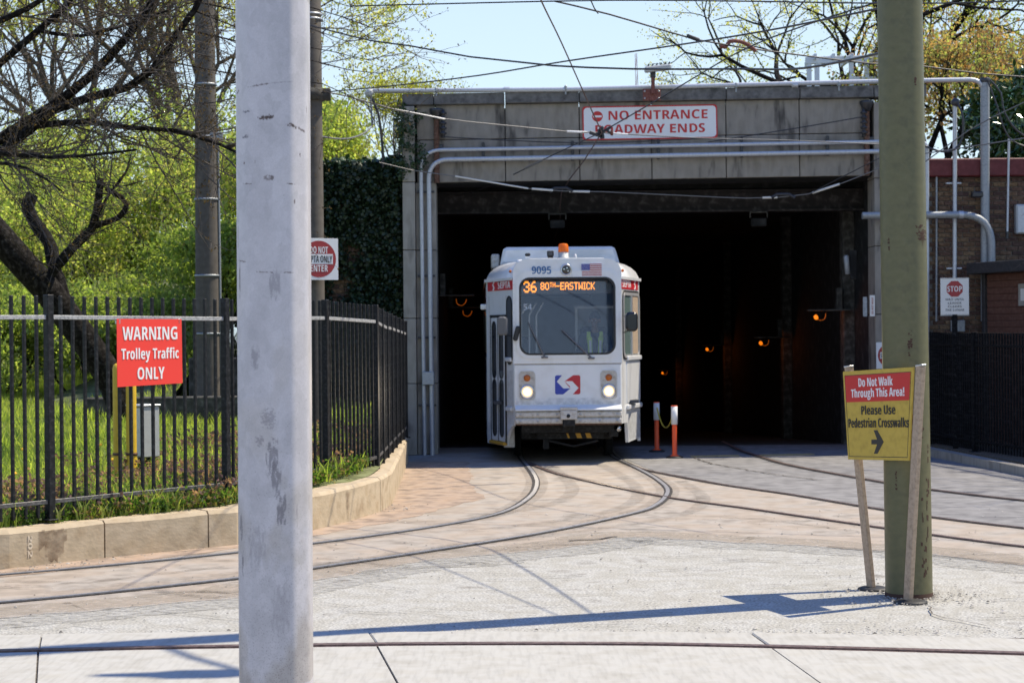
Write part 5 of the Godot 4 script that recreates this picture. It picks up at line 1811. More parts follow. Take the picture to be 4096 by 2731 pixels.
func poles() -> void:
	# the galvanised pole in front: eight flats with rounded corners, texture wound once round it
	var o := thing("galvanised_pole", "thick grey galvanised steel pole standing right in front of the camera", "pole", Vector3(-0.838, 0, -6.45))
	scuff.frequency = 0.09
	scuff.fractal_octaves = 3
	var im: Image = M.galv.albedo_texture.get_image()
	var brown := Color(0.23, 0.18, 0.17)
	var grey := Color(0.34, 0.33, 0.36)
	var at := func(fx: float, yd: float) -> Vector2: return Vector2(512.0 * (0.5 + asin(clampf(fx * 2.0 - 1.0, -0.98, 0.98)) / TAU), yd / 1568.0 * 1024.0)
	for q in [[0.36, 200, 24, 1.3, -0.12, brown, 0.5], [0.62, 194, 30, 0.8, -0.05, grey, 0.3], [0.43, 274, 14, 3.2, 0.0, brown, 0.9], [0.50, 272, 8, 3.5, 0.0, brown, 0.85], [0.2, 259, 11, 1.8, 0.0, grey, 0.7], [0.76, 292, 12, 3.0, 0.25, brown, 0.9], [0.88, 300, 14, 1.8, 0.3, brown, 0.6],
		[0.19, 316, 9, 2.6, -0.05, grey, 0.7], [0.17, 376, 2, 2, 0, brown, 0.9], [0.31, 375, 3.5, 2, 0, brown, 0.9], [0.46, 411, 9, 4, 0, brown, 0.4], [0.52, 411, 4, 4, 0, brown, 0.6], [0.22, 424, 16, 0.9, 0.03, brown, 0.6], [0.74, 425, 12, 0.9, 0.05, brown, 0.7], [0.09, 211, 5, 1.4, -0.5, brown, 0.8],
		[0.935, 256, 1.2, 8, 0.0, brown, 0.7], [0.79, 466, 2.5, 3, 0, brown, 0.6], [0.06, 360, 1.5, 16, 0, grey, 0.6], [0.08, 530, 1.5, 24, 0.0, brown, 0.6], [0.10, 640, 1.6, 30, 0.03, brown, 0.75], [0.14, 600, 12, 0.9, 0.1, brown, 0.6], [0.42, 626, 18, 0.9, 0.03, brown, 0.55], [0.72, 627, 14, 0.8, 0.0, brown, 0.5],
		[0.30, 820, 10, 16, 0, grey, 0.3], [0.55, 650, 14, 22, 0, grey, 0.28], [0.46, 960, 16, 14, 0, grey, 0.3], [0.5, 1048, 13, 26, 0.2, grey, 0.5], [0.55, 1100, 12, 24, 0.0, grey, 0.5], [0.62, 1170, 10, 24, 0.1, grey, 0.55], [0.1, 1210, 6, 16, 0, grey, 0.5], [0.12, 1290, 3, 18, 0, grey, 0.6], [0.35, 1010, 9, 8, 0, grey, 0.35], [0.06, 1370, 2, 20, 0, grey, 0.6], [0.3, 1250, 20, 30, 0, grey, 0.18], [0.6, 1400, 20, 34, 0, grey, 0.15], [0.86, 360, 2, 4, 0, brown, 0.8], [0.8, 1180, 1.5, 30, 0, grey, 0.5]]:
		var p: Vector2 = at.call(q[0], q[1])
		mark_pole(im, p.x, p.y, q[2], q[3], q[4], q[5], q[6])
	M.galv.albedo_texture = ImageTexture.create_from_image(im)
	var prof := PackedVector2Array()
	var R := 0.1255
	var corner := [Vector2(0.57, -1.0), Vector2(1.0, -0.57), Vector2(1.0, 0.57), Vector2(0.57, 1.0), Vector2(-0.57, 1.0), Vector2(-1.0, 0.57), Vector2(-1.0, -0.57), Vector2(-0.57, -1.0)]
	for k in 8:
		var c: Vector2 = corner[k] * R
		var toward_last: Vector2 = (corner[(k + 7) % 8] * R - c).normalized() * 0.02
		var toward_next: Vector2 = (corner[(k + 1) % 8] * R - c).normalized() * 0.02
		for j in 5:
			var t := j / 4.0
			prof.append((c + toward_last).lerp(c, t).lerp(c.lerp(c + toward_next, t), t))
	var st := SurfaceTool.new()
	st.begin(Mesh.PRIMITIVE_TRIANGLES)
	st.set_smooth_group(0)
	var n := prof.size()
	var turn := 0.03
	var len := 0.0
	var cum := [0.0]
	for k in n:
		len += prof[k].distance_to(prof[(k + 1) % n])
		cum.append(len)
	for i in 7:
		var y0 := -0.2 + i
		var y1 := y0 + 1.0
		for k in n:
			var corners := [[k, y0], [k + 1, y0], [k + 1, y1], [k, y1]]
			for t in [0, 2, 1, 0, 3, 2]:
				var idx: int = corners[t][0]
				var y: float = corners[t][1]
				var v := prof[idx % n].rotated(turn)
				st.set_uv(Vector2(0.5 + (cum[idx] + 0.051) / len, (3.262 - y) / 2.379))     # u = 0.5 at the front
				st.add_vertex(Vector3(v.x + 0.004 * (y - 2.0), y, -v.y))
	put("shaft", st, M.galv, o)
	# green pole, leaning a little to the left
	o = thing("green_pole", "thick olive green steel pole leaning slightly, with rust at its base", "pole", Vector3(3.085, 0, -14.26), Basis(Vector3.BACK, 0.008))
	st = sp(false)
	lathe(st, [Vector2(0.183, -0.1), Vector2(0.182, 0.0), Vector2(0.177, 2.77), Vector2(0.173, 4.65), Vector2(0.16, 11.2), Vector2(0.0, 11.25)], 40)
	put("shaft", st, M.green_paint, o)
	st = sp()
	lathe(st, [Vector2(0.188, -0.02), Vector2(0.186, 0.025), Vector2(0.183, 0.04)], 40)
	put("rusty_foot", st, M.rust_mark, o)
	var g := RandomNumberGenerator.new()
	g.seed = 11
	st = sp()
	for q in [[0.62, 2.86, 0.11, 0.03], [0.75, 2.835, 0.12, 0.016], [0.72, 2.80, 0.10, 0.01], [0.74, 2.78, 0.12, 0.008], [0.45, 4.0, 0.006, 0.03], [-0.9, 2.75, 0.01, 0.05], [0.45, 0.55, 0.03, 0.45], [0.75, 0.7, 0.03, 0.3], [0.62, 0.35, 0.05, 0.24], [0.9, 1.0, 0.02, 0.2], [-0.7, 0.9, 0.012, 0.12], [0.05, 1.15, 0.006, 0.3], [0.55, 1.3, 0.02, 0.05], [-0.05, 2.0, 0.008, 0.12], [0.05, 2.02, 0.008, 0.1]]:
		for s in 9:
			var a: float = q[0] + g.randf_range(-1, 1) * q[2] * 2.0
			var y: float = q[1] + g.randf_range(-1, 1) * q[3]
			var rr := lerpf(0.1825, 0.1735, y / 4.65) + 0.0008
			var w := g.randf_range(0.006, 0.02) * (2.0 if q[2] > 0.08 else 0.7)
			var h := g.randf_range(0.003, 0.012) * (3.0 if q[3] > 0.15 else 1.0)
			var pts := []
			for e in [[-1, -1], [1, -1], [1, 1], [-1, 1]]:
				var aa: float = a + e[0] * w / rr * g.randf_range(0.5, 1.0)
				pts.append(Vector3(sin(aa) * rr, y + e[1] * h * g.randf_range(0.5, 1.0), cos(aa) * rr))
			poly(st, pts, Vector3(0, y, 0))
	put("rust_spots", st, M.rust_mark, o)
	st = sp()
	for q in [[0.66, 2.72, 0.09, 0.13]]:
		for s in 5:
			var a: float = 0.62 + 0.05 * s
			var rr := 0.1782
			poly(st, [Vector3(sin(a) * rr, 2.80, cos(a) * rr), Vector3(sin(a + 0.03) * rr, 2.80, cos(a + 0.03) * rr), Vector3(sin(a + 0.025) * rr, 2.80 - 0.05 - 0.03 * (s % 3), cos(a + 0.025) * rr)], Vector3(0, 2.75, 0))
	put("rust_runs", st, M.rust_mark, o)
	st = sp()
	tube(st, [Vector3(0, 9.3, 0), Vector3(0.45, 9.5, 0.5), Vector3(0.85, 9.45, 1.05)], 0.035, 8)
	put("lamp_arm", st, M.galv_dull, o)
	st = sp(false)
	blob(st, [[Vector3(-0.05, 9.42, 1.12), Vector3(0.7, 9.45, 1.1), 0.05, 0.13], [Vector3(0.45, 9.44, 1.11), Vector3(0.9, 9.45, 1.08), 0.14, 0.1]], 0.03, 0.08)
	put("street_lamp_head", st, M.galv_dull, o)
	# concrete pole on the grass at the left
	o = thing("utility_pole", "dark grey tapered utility pole with steel bands standing on the grass", "utility pole", Vector3(-4.997, 0.70, -30.0))
	st = sp(false)
	lathe(st, [Vector2(0.215, -0.2), Vector2(0.205, 0.2), Vector2(0.165, 6.6), Vector2(0.15, 9.5), Vector2(0.0, 9.55)], 20)
	put("shaft", st, M.concrete_pole, o)
	for y in [1.4, 2.35, 3.6, 4.62, 5.48]:
		st = sp()
		lathe(st, [Vector2(0.21 - 0.006 * y, -0.018), Vector2(0.222 - 0.006 * y, -0.018), Vector2(0.222 - 0.006 * y, 0.018), Vector2(0.21 - 0.006 * y, 0.018)], 20, Transform3D(Basis(), Vector3(0, y, 0)))
		put("steel_band", st, M.galv_dull, o)
	st = sp()
	cbox(st, Vector3(0.17, 4.62, 0.12), Vector3(0.26, 0.14, 0.08), 0.01)
	put("bracket", st, M.galv_dull, o)
	st = sp()
	tube(st, [Vector3(0.225, 0.0, 0.0), Vector3(0.2, 4.4, 0.0), Vector3(0.19, 5.0, 0.0)], 0.02, 8)
	put("conduit", st, M.galv_dull, o)
	# second pole, half hidden behind the galvanised one
	o = thing("utility_pole", "brownish utility pole with a crossarm carrying the do-not-enter sign", "utility pole", Vector3(-2.835, 0.55, -26.0))
	st = sp(false)
	lathe(st, [Vector2(0.185, -0.2), Vector2(0.18, 0.1), Vector2(0.165, 5.0), Vector2(0.15, 9.5), Vector2(0.0, 9.52)], 20)
	put("shaft", st, M.concrete_pole, o)
	st = sp()
	lathe(st, [Vector2(0.165, -0.09), Vector2(0.205, -0.085), Vector2(0.205, 0.085), Vector2(0.165, 0.09)], 20, Transform3D(Basis(), Vector3(0, 4.93, 0)))
	cbox(st, Vector3(0.17, 4.93, 0.02), Vector3(0.24, 0.17, 0.12), 0.01)
	put("clamp_collar", st, M.soot_wall, o)
	for y in [6.0, 6.07]:
		st = sp()
		lathe(st, [Vector2(0.16, -0.012), Vector2(0.178, -0.012), Vector2(0.178, 0.012), Vector2(0.16, 0.012)], 20, Transform3D(Basis(), Vector3(0, y, 0)))
		put("steel_band", st, M.galv_pipe, o)

# ------------------------------------------------------------------ wires
func wire(label: String, pts: Array, r := 0.009, mat: Material = null, n := "overhead_wire") -> Node3D:
	var o := thing(n, label, "wire")
	var st := sp()
	tube(st, smooth(pts, 0.5), r, 6)
	put("cable", st, mat if mat else M.wire, o)
	return o

func sleeve(o: Node3D, a: Vector3, b: Vector3, r: float, mat: Material, n := "sleeve") -> void:
	var st := sp()
	tube(st, [a, b], r, 8)
	put(n, st, mat, o)

func wires() -> void:
	wire("sagging wire running right from the brownish utility pole across the pale sky", [Vector3(-3.77, 6.71, -26.00), Vector3(-2.55, 6.28, -25.20), Vector3(-1.86, 5.99, -24.40), Vector3(-1.29, 5.79, -23.60), Vector3(-0.49, 5.52, -22.80), Vector3(0.05, 5.34, -22.00), Vector3(0.50, 5.17, -21.20), Vector3(1.36, 5.01, -20.40), Vector3(2.39, 4.80, -19.00), Vector3(2.75, 4.52, -17.00), Vector3(3.1, 4.30, -14.4)], 0.0115)
	wire("straight wire climbing right from the rusty collar to the green pole", [Vector3(-2.73, 5.51, -26.00), Vector3(-1.55, 5.34, -24.08), Vector3(-0.37, 5.20, -22.17), Vector3(0.62, 5.08, -20.25), Vector3(1.83, 4.97, -18.33), Vector3(2.46, 4.80, -16.42), Vector3(3.05, 4.64, -14.4)], 0.009)
	var o := wire("descending wire with rusty hanger crossing above the floodlight to the right", [Vector3(0.60, 6.42, -24.00), Vector3(1.36, 6.39, -24.86), Vector3(2.63, 6.17, -25.71), Vector3(3.25, 6.16, -26.29), Vector3(4.32, 6.08, -26.71), Vector3(5.36, 6.02, -27.14), Vector3(6.26, 6.03, -27.57), Vector3(7.87, 5.92, -28.00), Vector3(12.0, 5.9, -29.0)], 0.012)
	var st := sp()
	tube(st, smooth([Vector3(3.02, 6.15, -26.2), Vector3(3.1, 6.14, -26.2), Vector3(3.16, 6.22, -26.2), Vector3(3.3, 6.225, -26.25), Vector3(3.42, 6.19, -26.3), Vector3(3.55, 6.10, -26.35)], 0.05), 0.03, 8)
	put("rusty_hanger", st, M.clamp_rust, o)
	sleeve(o, Vector3(2.5, 6.205, -25.6), Vector3(2.66, 6.17, -25.73), 0.03, M.wire, "clamp")
	wire("nearly level wire along the top edge of the picture above the tunnel", [Vector3(-2.0, 6.2, -23.0), Vector3(0.55, 6.06, -22.00), Vector3(1.69, 5.97, -21.50), Vector3(3.15, 5.85, -21.00), Vector3(4.39, 5.73, -20.50), Vector3(5.63, 5.66, -20.00), Vector3(8.0, 5.6, -19.0)], 0.009)
	wire("contact wire coming steeply down from the top to the clamp on the sign", [Vector3(0.02, 5.60, -16.00), Vector3(0.35, 5.71, -20.00), Vector3(0.69, 5.86, -24.00), Vector3(1.19, 5.42, -27.17), Vector3(1.48, 5.29, -29.50)], 0.010, M.rail_rusty, "contact_wire")
	wire("contact wire going from the sign clamp down into the dark tunnel", [Vector3(1.48, 5.29, -29.50), Vector3(1.22, 4.92, -30.50), Vector3(0.88, 4.50, -31.67), Vector3(0.89, 4.13, -33.00), Vector3(0.9, 3.95, -40.0)], 0.010, M.rail_rusty, "contact_wire")
	o = wire("span wire with pale insulator sleeves crossing in front of the fascia and its sign", [Vector3(-2.71, 5.54, -26.00), Vector3(-2.35, 5.53, -26.60), Vector3(-1.76, 5.42, -27.20), Vector3(-1.13, 5.35, -27.80), Vector3(-0.62, 5.35, -28.40), Vector3(0.20, 5.33, -29.00), Vector3(0.90, 5.32, -29.60), Vector3(1.50, 5.31, -29.75), Vector3(2.33, 5.27, -29.90), Vector3(3.35, 5.23, -30.05), Vector3(4.51, 5.21, -30.20), Vector3(6.05, 5.15, -30.35), Vector3(6.92, 5.14, -30.50)], 0.0105, M.wire_light, "span_wire")
	sleeve(o, Vector3(-1.72, 5.415, -27.25), Vector3(-1.0, 5.345, -27.93), 0.014, M.sign_cream)
	sleeve(o, Vector3(0.92, 5.32, -29.6), Vector3(1.25, 5.315, -29.7), 0.017, M.sign_white)
	sleeve(o, Vector3(1.62, 5.305, -29.77), Vector3(1.92, 5.29, -29.83), 0.015, M.sign_white)
	o = thing("wire_clamp", "dark cluster of clamps joining several wires in front of the white sign", "wire clamp", Vector3(1.48, 5.30, -29.6), Basis.from_scale(Vector3(0.75, 0.8, 0.8)))
	st = sp()
	for q in [[-0.12, -0.04, 0.3, 0.07, -0.3], [0.06, 0.03, 0.34, 0.06, 0.5], [0.0, -0.03, 0.1, 0.2, 0.2], [0.17, 0.0, 0.12, 0.05, -0.6], [-0.02, 0.06, 0.16, 0.07, 0.7]]:
		cbox(st, Vector3(q[0], q[1], 0), Vector3(q[2], q[3], 0.06), 0.012, Basis(Vector3.BACK, q[4]))
	put("body", st, M.wire, o)
	st = sp()
	lathe(st, [Vector2(0.02, -0.05), Vector2(0.03, -0.05), Vector2(0.03, 0.05), Vector2(0.02, 0.05)], 10, Transform3D(Basis(Vector3.RIGHT, 0.4), Vector3(0.22, -0.01, 0.02)))
	put("red_collar", st, M.clamp_rust, o)
	wire("pull-off wire rising from the sign clamp towards the upper right", [Vector3(1.49, 5.31, -29.60), Vector3(2.20, 5.59, -28.08), Vector3(2.71, 5.77, -26.56), Vector3(3.10, 5.87, -25.04), Vector3(3.53, 5.90, -23.52), Vector3(4.35, 5.99, -22.00), Vector3(5.6, 6.1, -20.0)], 0.010)
	o = wire("pull-off wire going from the sign clamp down left under the fascia", [Vector3(1.49, 5.31, -29.60), Vector3(0.53, 4.95, -30.57), Vector3(-0.17, 4.69, -31.53), Vector3(-0.76, 4.54, -32.50)], 0.009)
	sleeve(o, Vector3(0.55, 4.955, -30.55), Vector3(0.25, 4.845, -30.9), 0.02, M.wire_light)
	o = wire("sagging rusty and pale wire hanging below the fascia across the tunnel mouth", [Vector3(-2.19, 4.93, -30.50), Vector3(-1.67, 4.82, -30.76), Vector3(-0.94, 4.73, -31.0), Vector3(-0.17, 4.60, -31.1), Vector3(0.32, 4.52, -31.15), Vector3(0.89, 4.48, -31.2), Vector3(1.58, 4.46, -31.2), Vector3(2.50, 4.41, -31.2), Vector3(4.00, 4.33, -31.2), Vector3(4.57, 4.34, -31.2), Vector3(5.07, 4.39, -31.2), Vector3(5.63, 4.56, -31.1), Vector3(6.11, 4.74, -31.0), Vector3(6.36, 4.86, -30.80)], 0.0095, M.wire_light, "sagging_wire")
	sleeve(o, Vector3(-0.94, 4.73, -31.0), Vector3(0.3, 4.525, -31.15), 0.014, M.sign_cream)
	sleeve(o, Vector3(0.36, 4.52, -31.15), Vector3(0.72, 4.492, -31.18), 0.019, M.sign_cream)
	sleeve(o, Vector3(1.0, 4.475, -31.2), Vector3(1.35, 4.465, -31.2), 0.019, M.sign_cream)
	sleeve(o, Vector3(4.3, 4.335, -31.2), Vector3(4.55, 4.34, -31.2), 0.019, M.sign_cream)
	sleeve(o, Vector3(5.15, 4.41, -31.2), Vector3(5.6, 4.55, -31.1), 0.02, M.sign_cream)
	for x in [0.86, 4.65]:
		st = sp()
		tube(st, [Vector3(x - 0.2, 4.47 if x < 2 else 4.33, -31.2), Vector3(x - 0.1, 4.53 if x < 2 else 4.39, -31.2), Vector3(x + 0.1, 4.53 if x < 2 else 4.39, -31.2), Vector3(x + 0.2, 4.47 if x < 2 else 4.33, -31.2)], 0.03, 8)
		put("hanger", st, M.wire, o)
	wire("dark wire running up right from the fascia sign to the right insulator", [Vector3(3.34, 5.26, -30.9), Vector3(4.92, 5.50, -30.95), Vector3(6.0, 5.68, -31.0)], 0.010)
	wire("dark wire from the left insulator along the fascia below the sign", [Vector3(-1.12, 5.40, -31.00), Vector3(-0.09, 5.33, -30.98), Vector3(1.23, 5.27, -30.95), Vector3(2.25, 5.285, -30.93), Vector3(3.34, 5.33, -30.9)], 0.010)
	wire("thin wire slanting from the right tunnel corner down to the sagging wire", [Vector3(5.16, 4.43, -31.2), Vector3(5.5, 4.6, -30.9), Vector3(6.3, 5.0, -30.5)], 0.008)
	wire("pale wire passing right of the green pole in front of the glossy tree", [Vector3(6.2, 4.94, -30.6), Vector3(6.80, 4.95, -30.00), Vector3(7.09, 4.96, -29.5), Vector3(7.86, 4.98, -28.00), Vector3(10.0, 5.1, -25.0)], 0.010, M.wire_light)
	wire("bluish wire climbing to the upper right past the tall galvanised riser", [Vector3(6.54, 4.55, -30.8), Vector3(7.52, 5.32, -30.00), Vector3(8.15, 5.65, -29.00), Vector3(10.0, 6.6, -26.0)], 0.010, M.wire_light)
	wire("thin cable from the brownish utility pole to the left end of the handrail", [Vector3(-2.83, 4.91, -26.00), Vector3(-2.52, 5.12, -28.50), Vector3(-2.34, 5.6, -31.0), Vector3(-2.36, 6.1, -31.0)], 0.014, M.wire_light)
	wire("short loose wire end dangling at the top of the picture", [Vector3(1.05, 6.48, -24.00), Vector3(1.12, 6.32, -24.00), Vector3(1.17, 6.25, -24.00)], 0.009)

# ------------------------------------------------------------------ small things
func pipe_run(n: String, label: String, pts: Array, r: float, mat: Material, category := "pipe", step := 0.12) -> Node3D:
	var o := thing(n, label, category)
	var st := sp()
	tube(st, pts if step <= 0.0 else smooth(pts, step), r, 10)
	put("pipe", st, mat, o)
	return o

func bent(pts: Array, r: float) -> Array:      # a pipe's corners rounded with radius r
	var out := [pts[0]]
	for i in range(1, pts.size() - 1):
		var a: Vector3 = (pts[i - 1] - pts[i]).normalized()
		var b: Vector3 = (pts[i + 1] - pts[i]).normalized()
		for k in 9:
			var t := k / 8.0
			out.append((pts[i] + a * r).lerp(pts[i], t).lerp(pts[i].lerp(pts[i] + b * r, t), t))
	out.append(pts[-1])
	return out

func small_things() -> void:
	var st := sp()
	# two grey conduits up the left pier and along the fascia
	var o := pipe_run("conduit", "upper pale conduit bending from the left pier along the tunnel fascia", bent([Vector3(-1.50, 0.0, -31.1), Vector3(-1.525, 5.185, -31.1), Vector3(6.2, 5.262, -31.1), Vector3(6.9, 5.27, -31.1)], 0.36), 0.034, M.galv_pipe, "conduit", 0.0)
	for y in [4.48, 3.05, 2.0, 0.85]:
		st = sp()
		cbox(st, Vector3(-1.45, y, -31.13), Vector3(0.3, 0.035, 0.06), 0.005)
		put("clamp", st, M.insulator, o)
	o = pipe_run("conduit", "lower pale conduit running just under its twin along the tunnel fascia", bent([Vector3(-1.37, 0.0, -31.1), Vector3(-1.392, 5.02, -31.1), Vector3(6.2, 5.097, -31.1), Vector3(6.9, 5.1, -31.1)], 0.34), 0.041, M.galv_pipe, "conduit", 0.0)
	for x in [-0.462, 1.06, 2.523, 3.941, 5.404]:
		st = sp()
		cbox(st, Vector3(x, 5.135 + 0.01 * (x + 1.4), -31.15), Vector3(0.05, 0.34, 0.05), 0.008)
		put("clamp", st, M.insulator, o)
	var jb := thing("junction_box", "small grey junction box on the two conduits at the left pier", "junction box", Vector3(-1.43, 1.31, -31.08))
	st = sp()
	cbox(st, Vector3.ZERO, Vector3(0.21, 0.23, 0.12), 0.012)
	put("body", st, M.galv_dull, jb)
	st = sp()
	cbox(st, Vector3(0, 0, 0.065), Vector3(0.19, 0.21, 0.014), 0.004)
	put("lid", st, M.box_grey, jb)
	# handrail pipe on the coping
	o = pipe_run("handrail", "grey pipe handrail running along the top of the tunnel coping", bent([Vector3(-2.36, 6.20, -31.1), Vector3(0.95, 6.195, -31.1), Vector3(6.23, 6.29, -31.1), Vector3(8.085, 6.305, -31.1), Vector3(8.085, 5.9, -31.1)], 0.28), 0.04, M.galv_pipe, "handrail", 0.0)
	for x in [-1.25, 0.95, 3.85, 5.6]:
		st = sp()
		cbox(st, Vector3(x, 6.17 + slope_at(x) * 0.6, -31.1), Vector3(0.03, 0.14, 0.03), 0.004)
		cbox(st, Vector3(x, 6.205 + slope_at(x) * 0.9, -31.1), Vector3(0.05, 0.1, 0.1), 0.02)
		put("support", st, M.galv_dull, o)
	for x in [-0.05, 2.8, 4.85]:
		st = sp()
		tube(st, [Vector3(x - 0.05, 6.195 + slope_at(x) * 0.95, -31.1), Vector3(x + 0.05, 6.196 + slope_at(x) * 0.95, -31.1)], 0.046, 10)
		put("coupling", st, M.galv_pipe, o)
	st = sp()
	lathe(st, [Vector2(0.0, -0.07), Vector2(0.07, -0.05), Vector2(0.085, 0.0), Vector2(0.07, 0.05), Vector2(0.0, 0.07)], 14, Transform3D(Basis(Vector3.BACK, 0.8), Vector3(-2.39, 6.17, -31.1)))
	put("end_cap", st, M.box_grey, o)
	st = sp()
	tube(st, smooth([Vector3(-2.38, 6.12, -31.1), Vector3(-2.25, 5.85, -31.1), Vector3(-2.18, 5.3, -31.1), Vector3(-2.17, 4.9, -31.15)], 0.1), 0.022, 8)
	put("drop_cable", st, M.wire, o)
	# floodlight on the coping
	o = thing("floodlight", "black and white floodlight on a rusty red bracket above the coping", "floodlight", Vector3(2.40, 6.07, -30.95))
	st = sp()
	cbox(st, Vector3(0, 0.0, 0.03), Vector3(0.30, 0.2, 0.03), 0.006)
	cbox(st, Vector3(0.02, 0.16, 0.06), Vector3(0.06, 0.3, 0.06), 0.008)
	put("bracket", st, M.clamp_rust, o)
	st = sp()
	for x in [-0.12, 0.12]:
		for y in [-0.06, 0.06]:
			lathe(st, [Vector2(0.018, 0.0), Vector2(0.015, 0.012), Vector2(0, 0.014)], 8, Transform3D(Basis(Vector3.RIGHT, PI / 2), Vector3(x, y, 0.045)))
	put("bolts", st, M.bolt, o)
	st = sp()
	cbox(st, Vector3(0.02, 0.345, 0.06), Vector3(0.09, 0.12, 0.09), 0.01)
	put("knuckle", st, M.insulator, o)
	st = sp()
	cbox(st, Vector3(0.1, 0.435, 0.1), Vector3(0.44, 0.10, 0.30), 0.02, Basis(Vector3.BACK, 0.1) * Basis(Vector3.RIGHT, 0.1))
	put("housing", st, M.box_grey, o)
	st = sp()
	for k in 6:
		cbox(st, Vector3(-0.06 + 0.07 * k, 0.48 + 0.007 * k, 0.1), Vector3(0.02, 0.03, 0.26), 0.004, Basis(Vector3.BACK, 0.1))
	put("cooling_fins", st, M.insulator, o)
	# insulators at both ends of the fascia
	for p in [[Vector3(-1.14, 5.635, -31.1), "left"], [Vector3(6.02, 5.585, -31.1), "right"]]:
		o = thing("insulator", "black ribbed insulator at the %s end of the fascia" % p[1], "insulator", p[0])
		st = sp()
		var prof := [Vector2(0.0, -0.22), Vector2(0.03, -0.22)]
		for k in 5:
			var y := -0.19 + 0.085 * k
			prof.append_array([Vector2(0.03, y), Vector2(0.062, y + 0.015), Vector2(0.062, y + 0.035), Vector2(0.03, y + 0.05)])
		prof.append_array([Vector2(0.03, 0.23), Vector2(0.0, 0.23)])
		lathe(st, prof, 14)
		put("ribs", st, M.insulator, o)
		st = sp()
		cbox(st, Vector3(0, 0.23, -0.03), Vector3(0.05, 0.03, 0.1), 0.004)
		cbox(st, Vector3(0, -0.22, -0.03), Vector3(0.05, 0.03, 0.1), 0.004)
		put("bracket", st, M.insulator, o)
	# wire hanger frames under the beam
	for x in [0.82, 4.38]:
		o = thing("hanger_frame", "dark bracket hanging under the %s of the steel beam" % ("left part" if x < 2 else "right part"), "bracket", Vector3(x, 4.18, -32.3))
		st = sp()
		cbox(st, Vector3(0, -0.02, 0), Vector3(0.30, 0.025, 0.04), 0.004)
		cbox(st, Vector3(-0.15, -0.07, 0), Vector3(0.025, 0.1, 0.04), 0.004)
		cbox(st, Vector3(0.15, -0.07, 0), Vector3(0.025, 0.1, 0.04), 0.004)
		put("frame", st, M.soot_wall, o)
		st = sp()
		cbox(st, Vector3(0, -0.2, 0), Vector3(0.26, 0.14, 0.2), 0.02)
		put("block", st, M.soot, o)
	# sodium lamps along the tunnel walls
	for q in [[Vector3(5.62, 2.33, -33.2), -1, "nearest orange wall lamp inside the tunnel on the right wall"], [Vector3(5.62, 1.81, -40.6), -1, "second orange wall lamp from the mouth on the right tunnel wall"], [Vector3(5.62, 1.56, -51.8), -1, "third orange wall lamp, small and far down the right tunnel wall"], [Vector3(5.60, 0.54, -67.0), -1, "farthest tiny orange lamp seen just right of the trolley"], [Vector3(-0.93, 2.66, -33.5), 1, "nearest dim orange lamp on the left tunnel wall"], [Vector3(-0.93, 2.50, -38.0), 1, "farther dim orange lamp on the left tunnel wall"]]:
		o = thing("tunnel_lamp", q[2], "wall lamp", q[0])
		var s: float = q[1]
		st = sp()
		cbox(st, Vector3(-s * 0.15, 0.10, 0), Vector3(0.8, 0.03, 0.24), 0.006)
		put("canopy", st, M.soot_wall, o)
		st = sp()
		cbox(st, Vector3(-s * 0.33, 0.3, 0.0), Vector3(0.1, 0.4, 0.16), 0.01)
		put("ballast_box", st, M.soot_wall, o)
		st = sp()
		var lp := smooth([Vector3(s * 0.10, 0.03, 0), Vector3(s * 0.085, -0.03, 0), Vector3(s * 0.015, -0.085, 0), Vector3(-s * 0.07, -0.05, 0), Vector3(-s * 0.085, 0.04, 0)], 0.02)
		tube(st, lp, 0.008, 6)
		put("glass_rim", st, M.sodium_dim, o)
		if s < 0:
			st = sp()
			lathe(st, [Vector2(0.0, -0.05), Vector2(0.03, -0.035), Vector2(0.042, 0.0), Vector2(0.03, 0.04), Vector2(0.0, 0.05)], 12, Transform3D(Basis(Vector3.BACK, 0.5), Vector3(-0.09, -0.03, 0.0)))
			put("lamp_bulb", st, M.sodium, o)
		var l := OmniLight3D.new()
		l.name = "lamp_light"
		o.add_child(l, true)
		l.position = Vector3(s * 0.09, -0.03, 0.0)
		l.light_color = Color(1.0, 0.5, 0.08)
		l.light_energy = 0.06 if s < 0 else 0.006
		l.light_size = 0.05
		l.omni_range = 20.0
		l.omni_attenuation = 2.0
		l.shadow_enabled = true
	o = thing("tube_fitting", "pale upright tube hanging inside the right edge of the tunnel mouth", "light fitting", Vector3(5.84, 3.2, -31.8))
	st = sp()
	lathe(st, [Vector2(0.0, -0.17), Vector2(0.045, -0.16), Vector2(0.05, 0.14), Vector2(0.03, 0.17), Vector2(0.0, 0.17)], 12, Transform3D(Basis(Vector3.BACK, 0.08), Vector3.ZERO))
	put("tube", st, M.galv_dull, o)
	st = sp()
	cbox(st, Vector3(0.12, 0.0, -0.05), Vector3(0.12, 0.5, 0.08), 0.01)
	put("bracket", st, M.soot, o)
	# bollards with a chain
	for q in [[Vector3(2.475, 0, -31.4), "farther orange and white delineator post in the shade of the tunnel mouth"], [Vector3(2.643, 0, -29.85), "nearer orange and white delineator post in the sun beside the trolley"]]:
		o = thing("delineator_post", q[1], "bollard", q[0])
		st = sp()
		lathe(st, [Vector2(0.10, 0.004), Vector2(0.10, 0.03), Vector2(0.055, 0.05), Vector2(0.04, 0.06), Vector2(0.038, 0.55)], 16)
		put("tube", st, M.orange, o)
		st = sp()
		lathe(st, [Vector2(0.038, 0.842), Vector2(0.052, 0.845), Vector2(0.052, 0.86), Vector2(0.0, 0.862)], 16)
		put("cap", st, M.orange, o)
		st = sp()
		lathe(st, [Vector2(0.04, 0.55), Vector2(0.052, 0.552), Vector2(0.052, 0.845), Vector2(0.04, 0.845)], 16)
		put("white_sleeve", st, M.sign_white, o)
		st = sp()
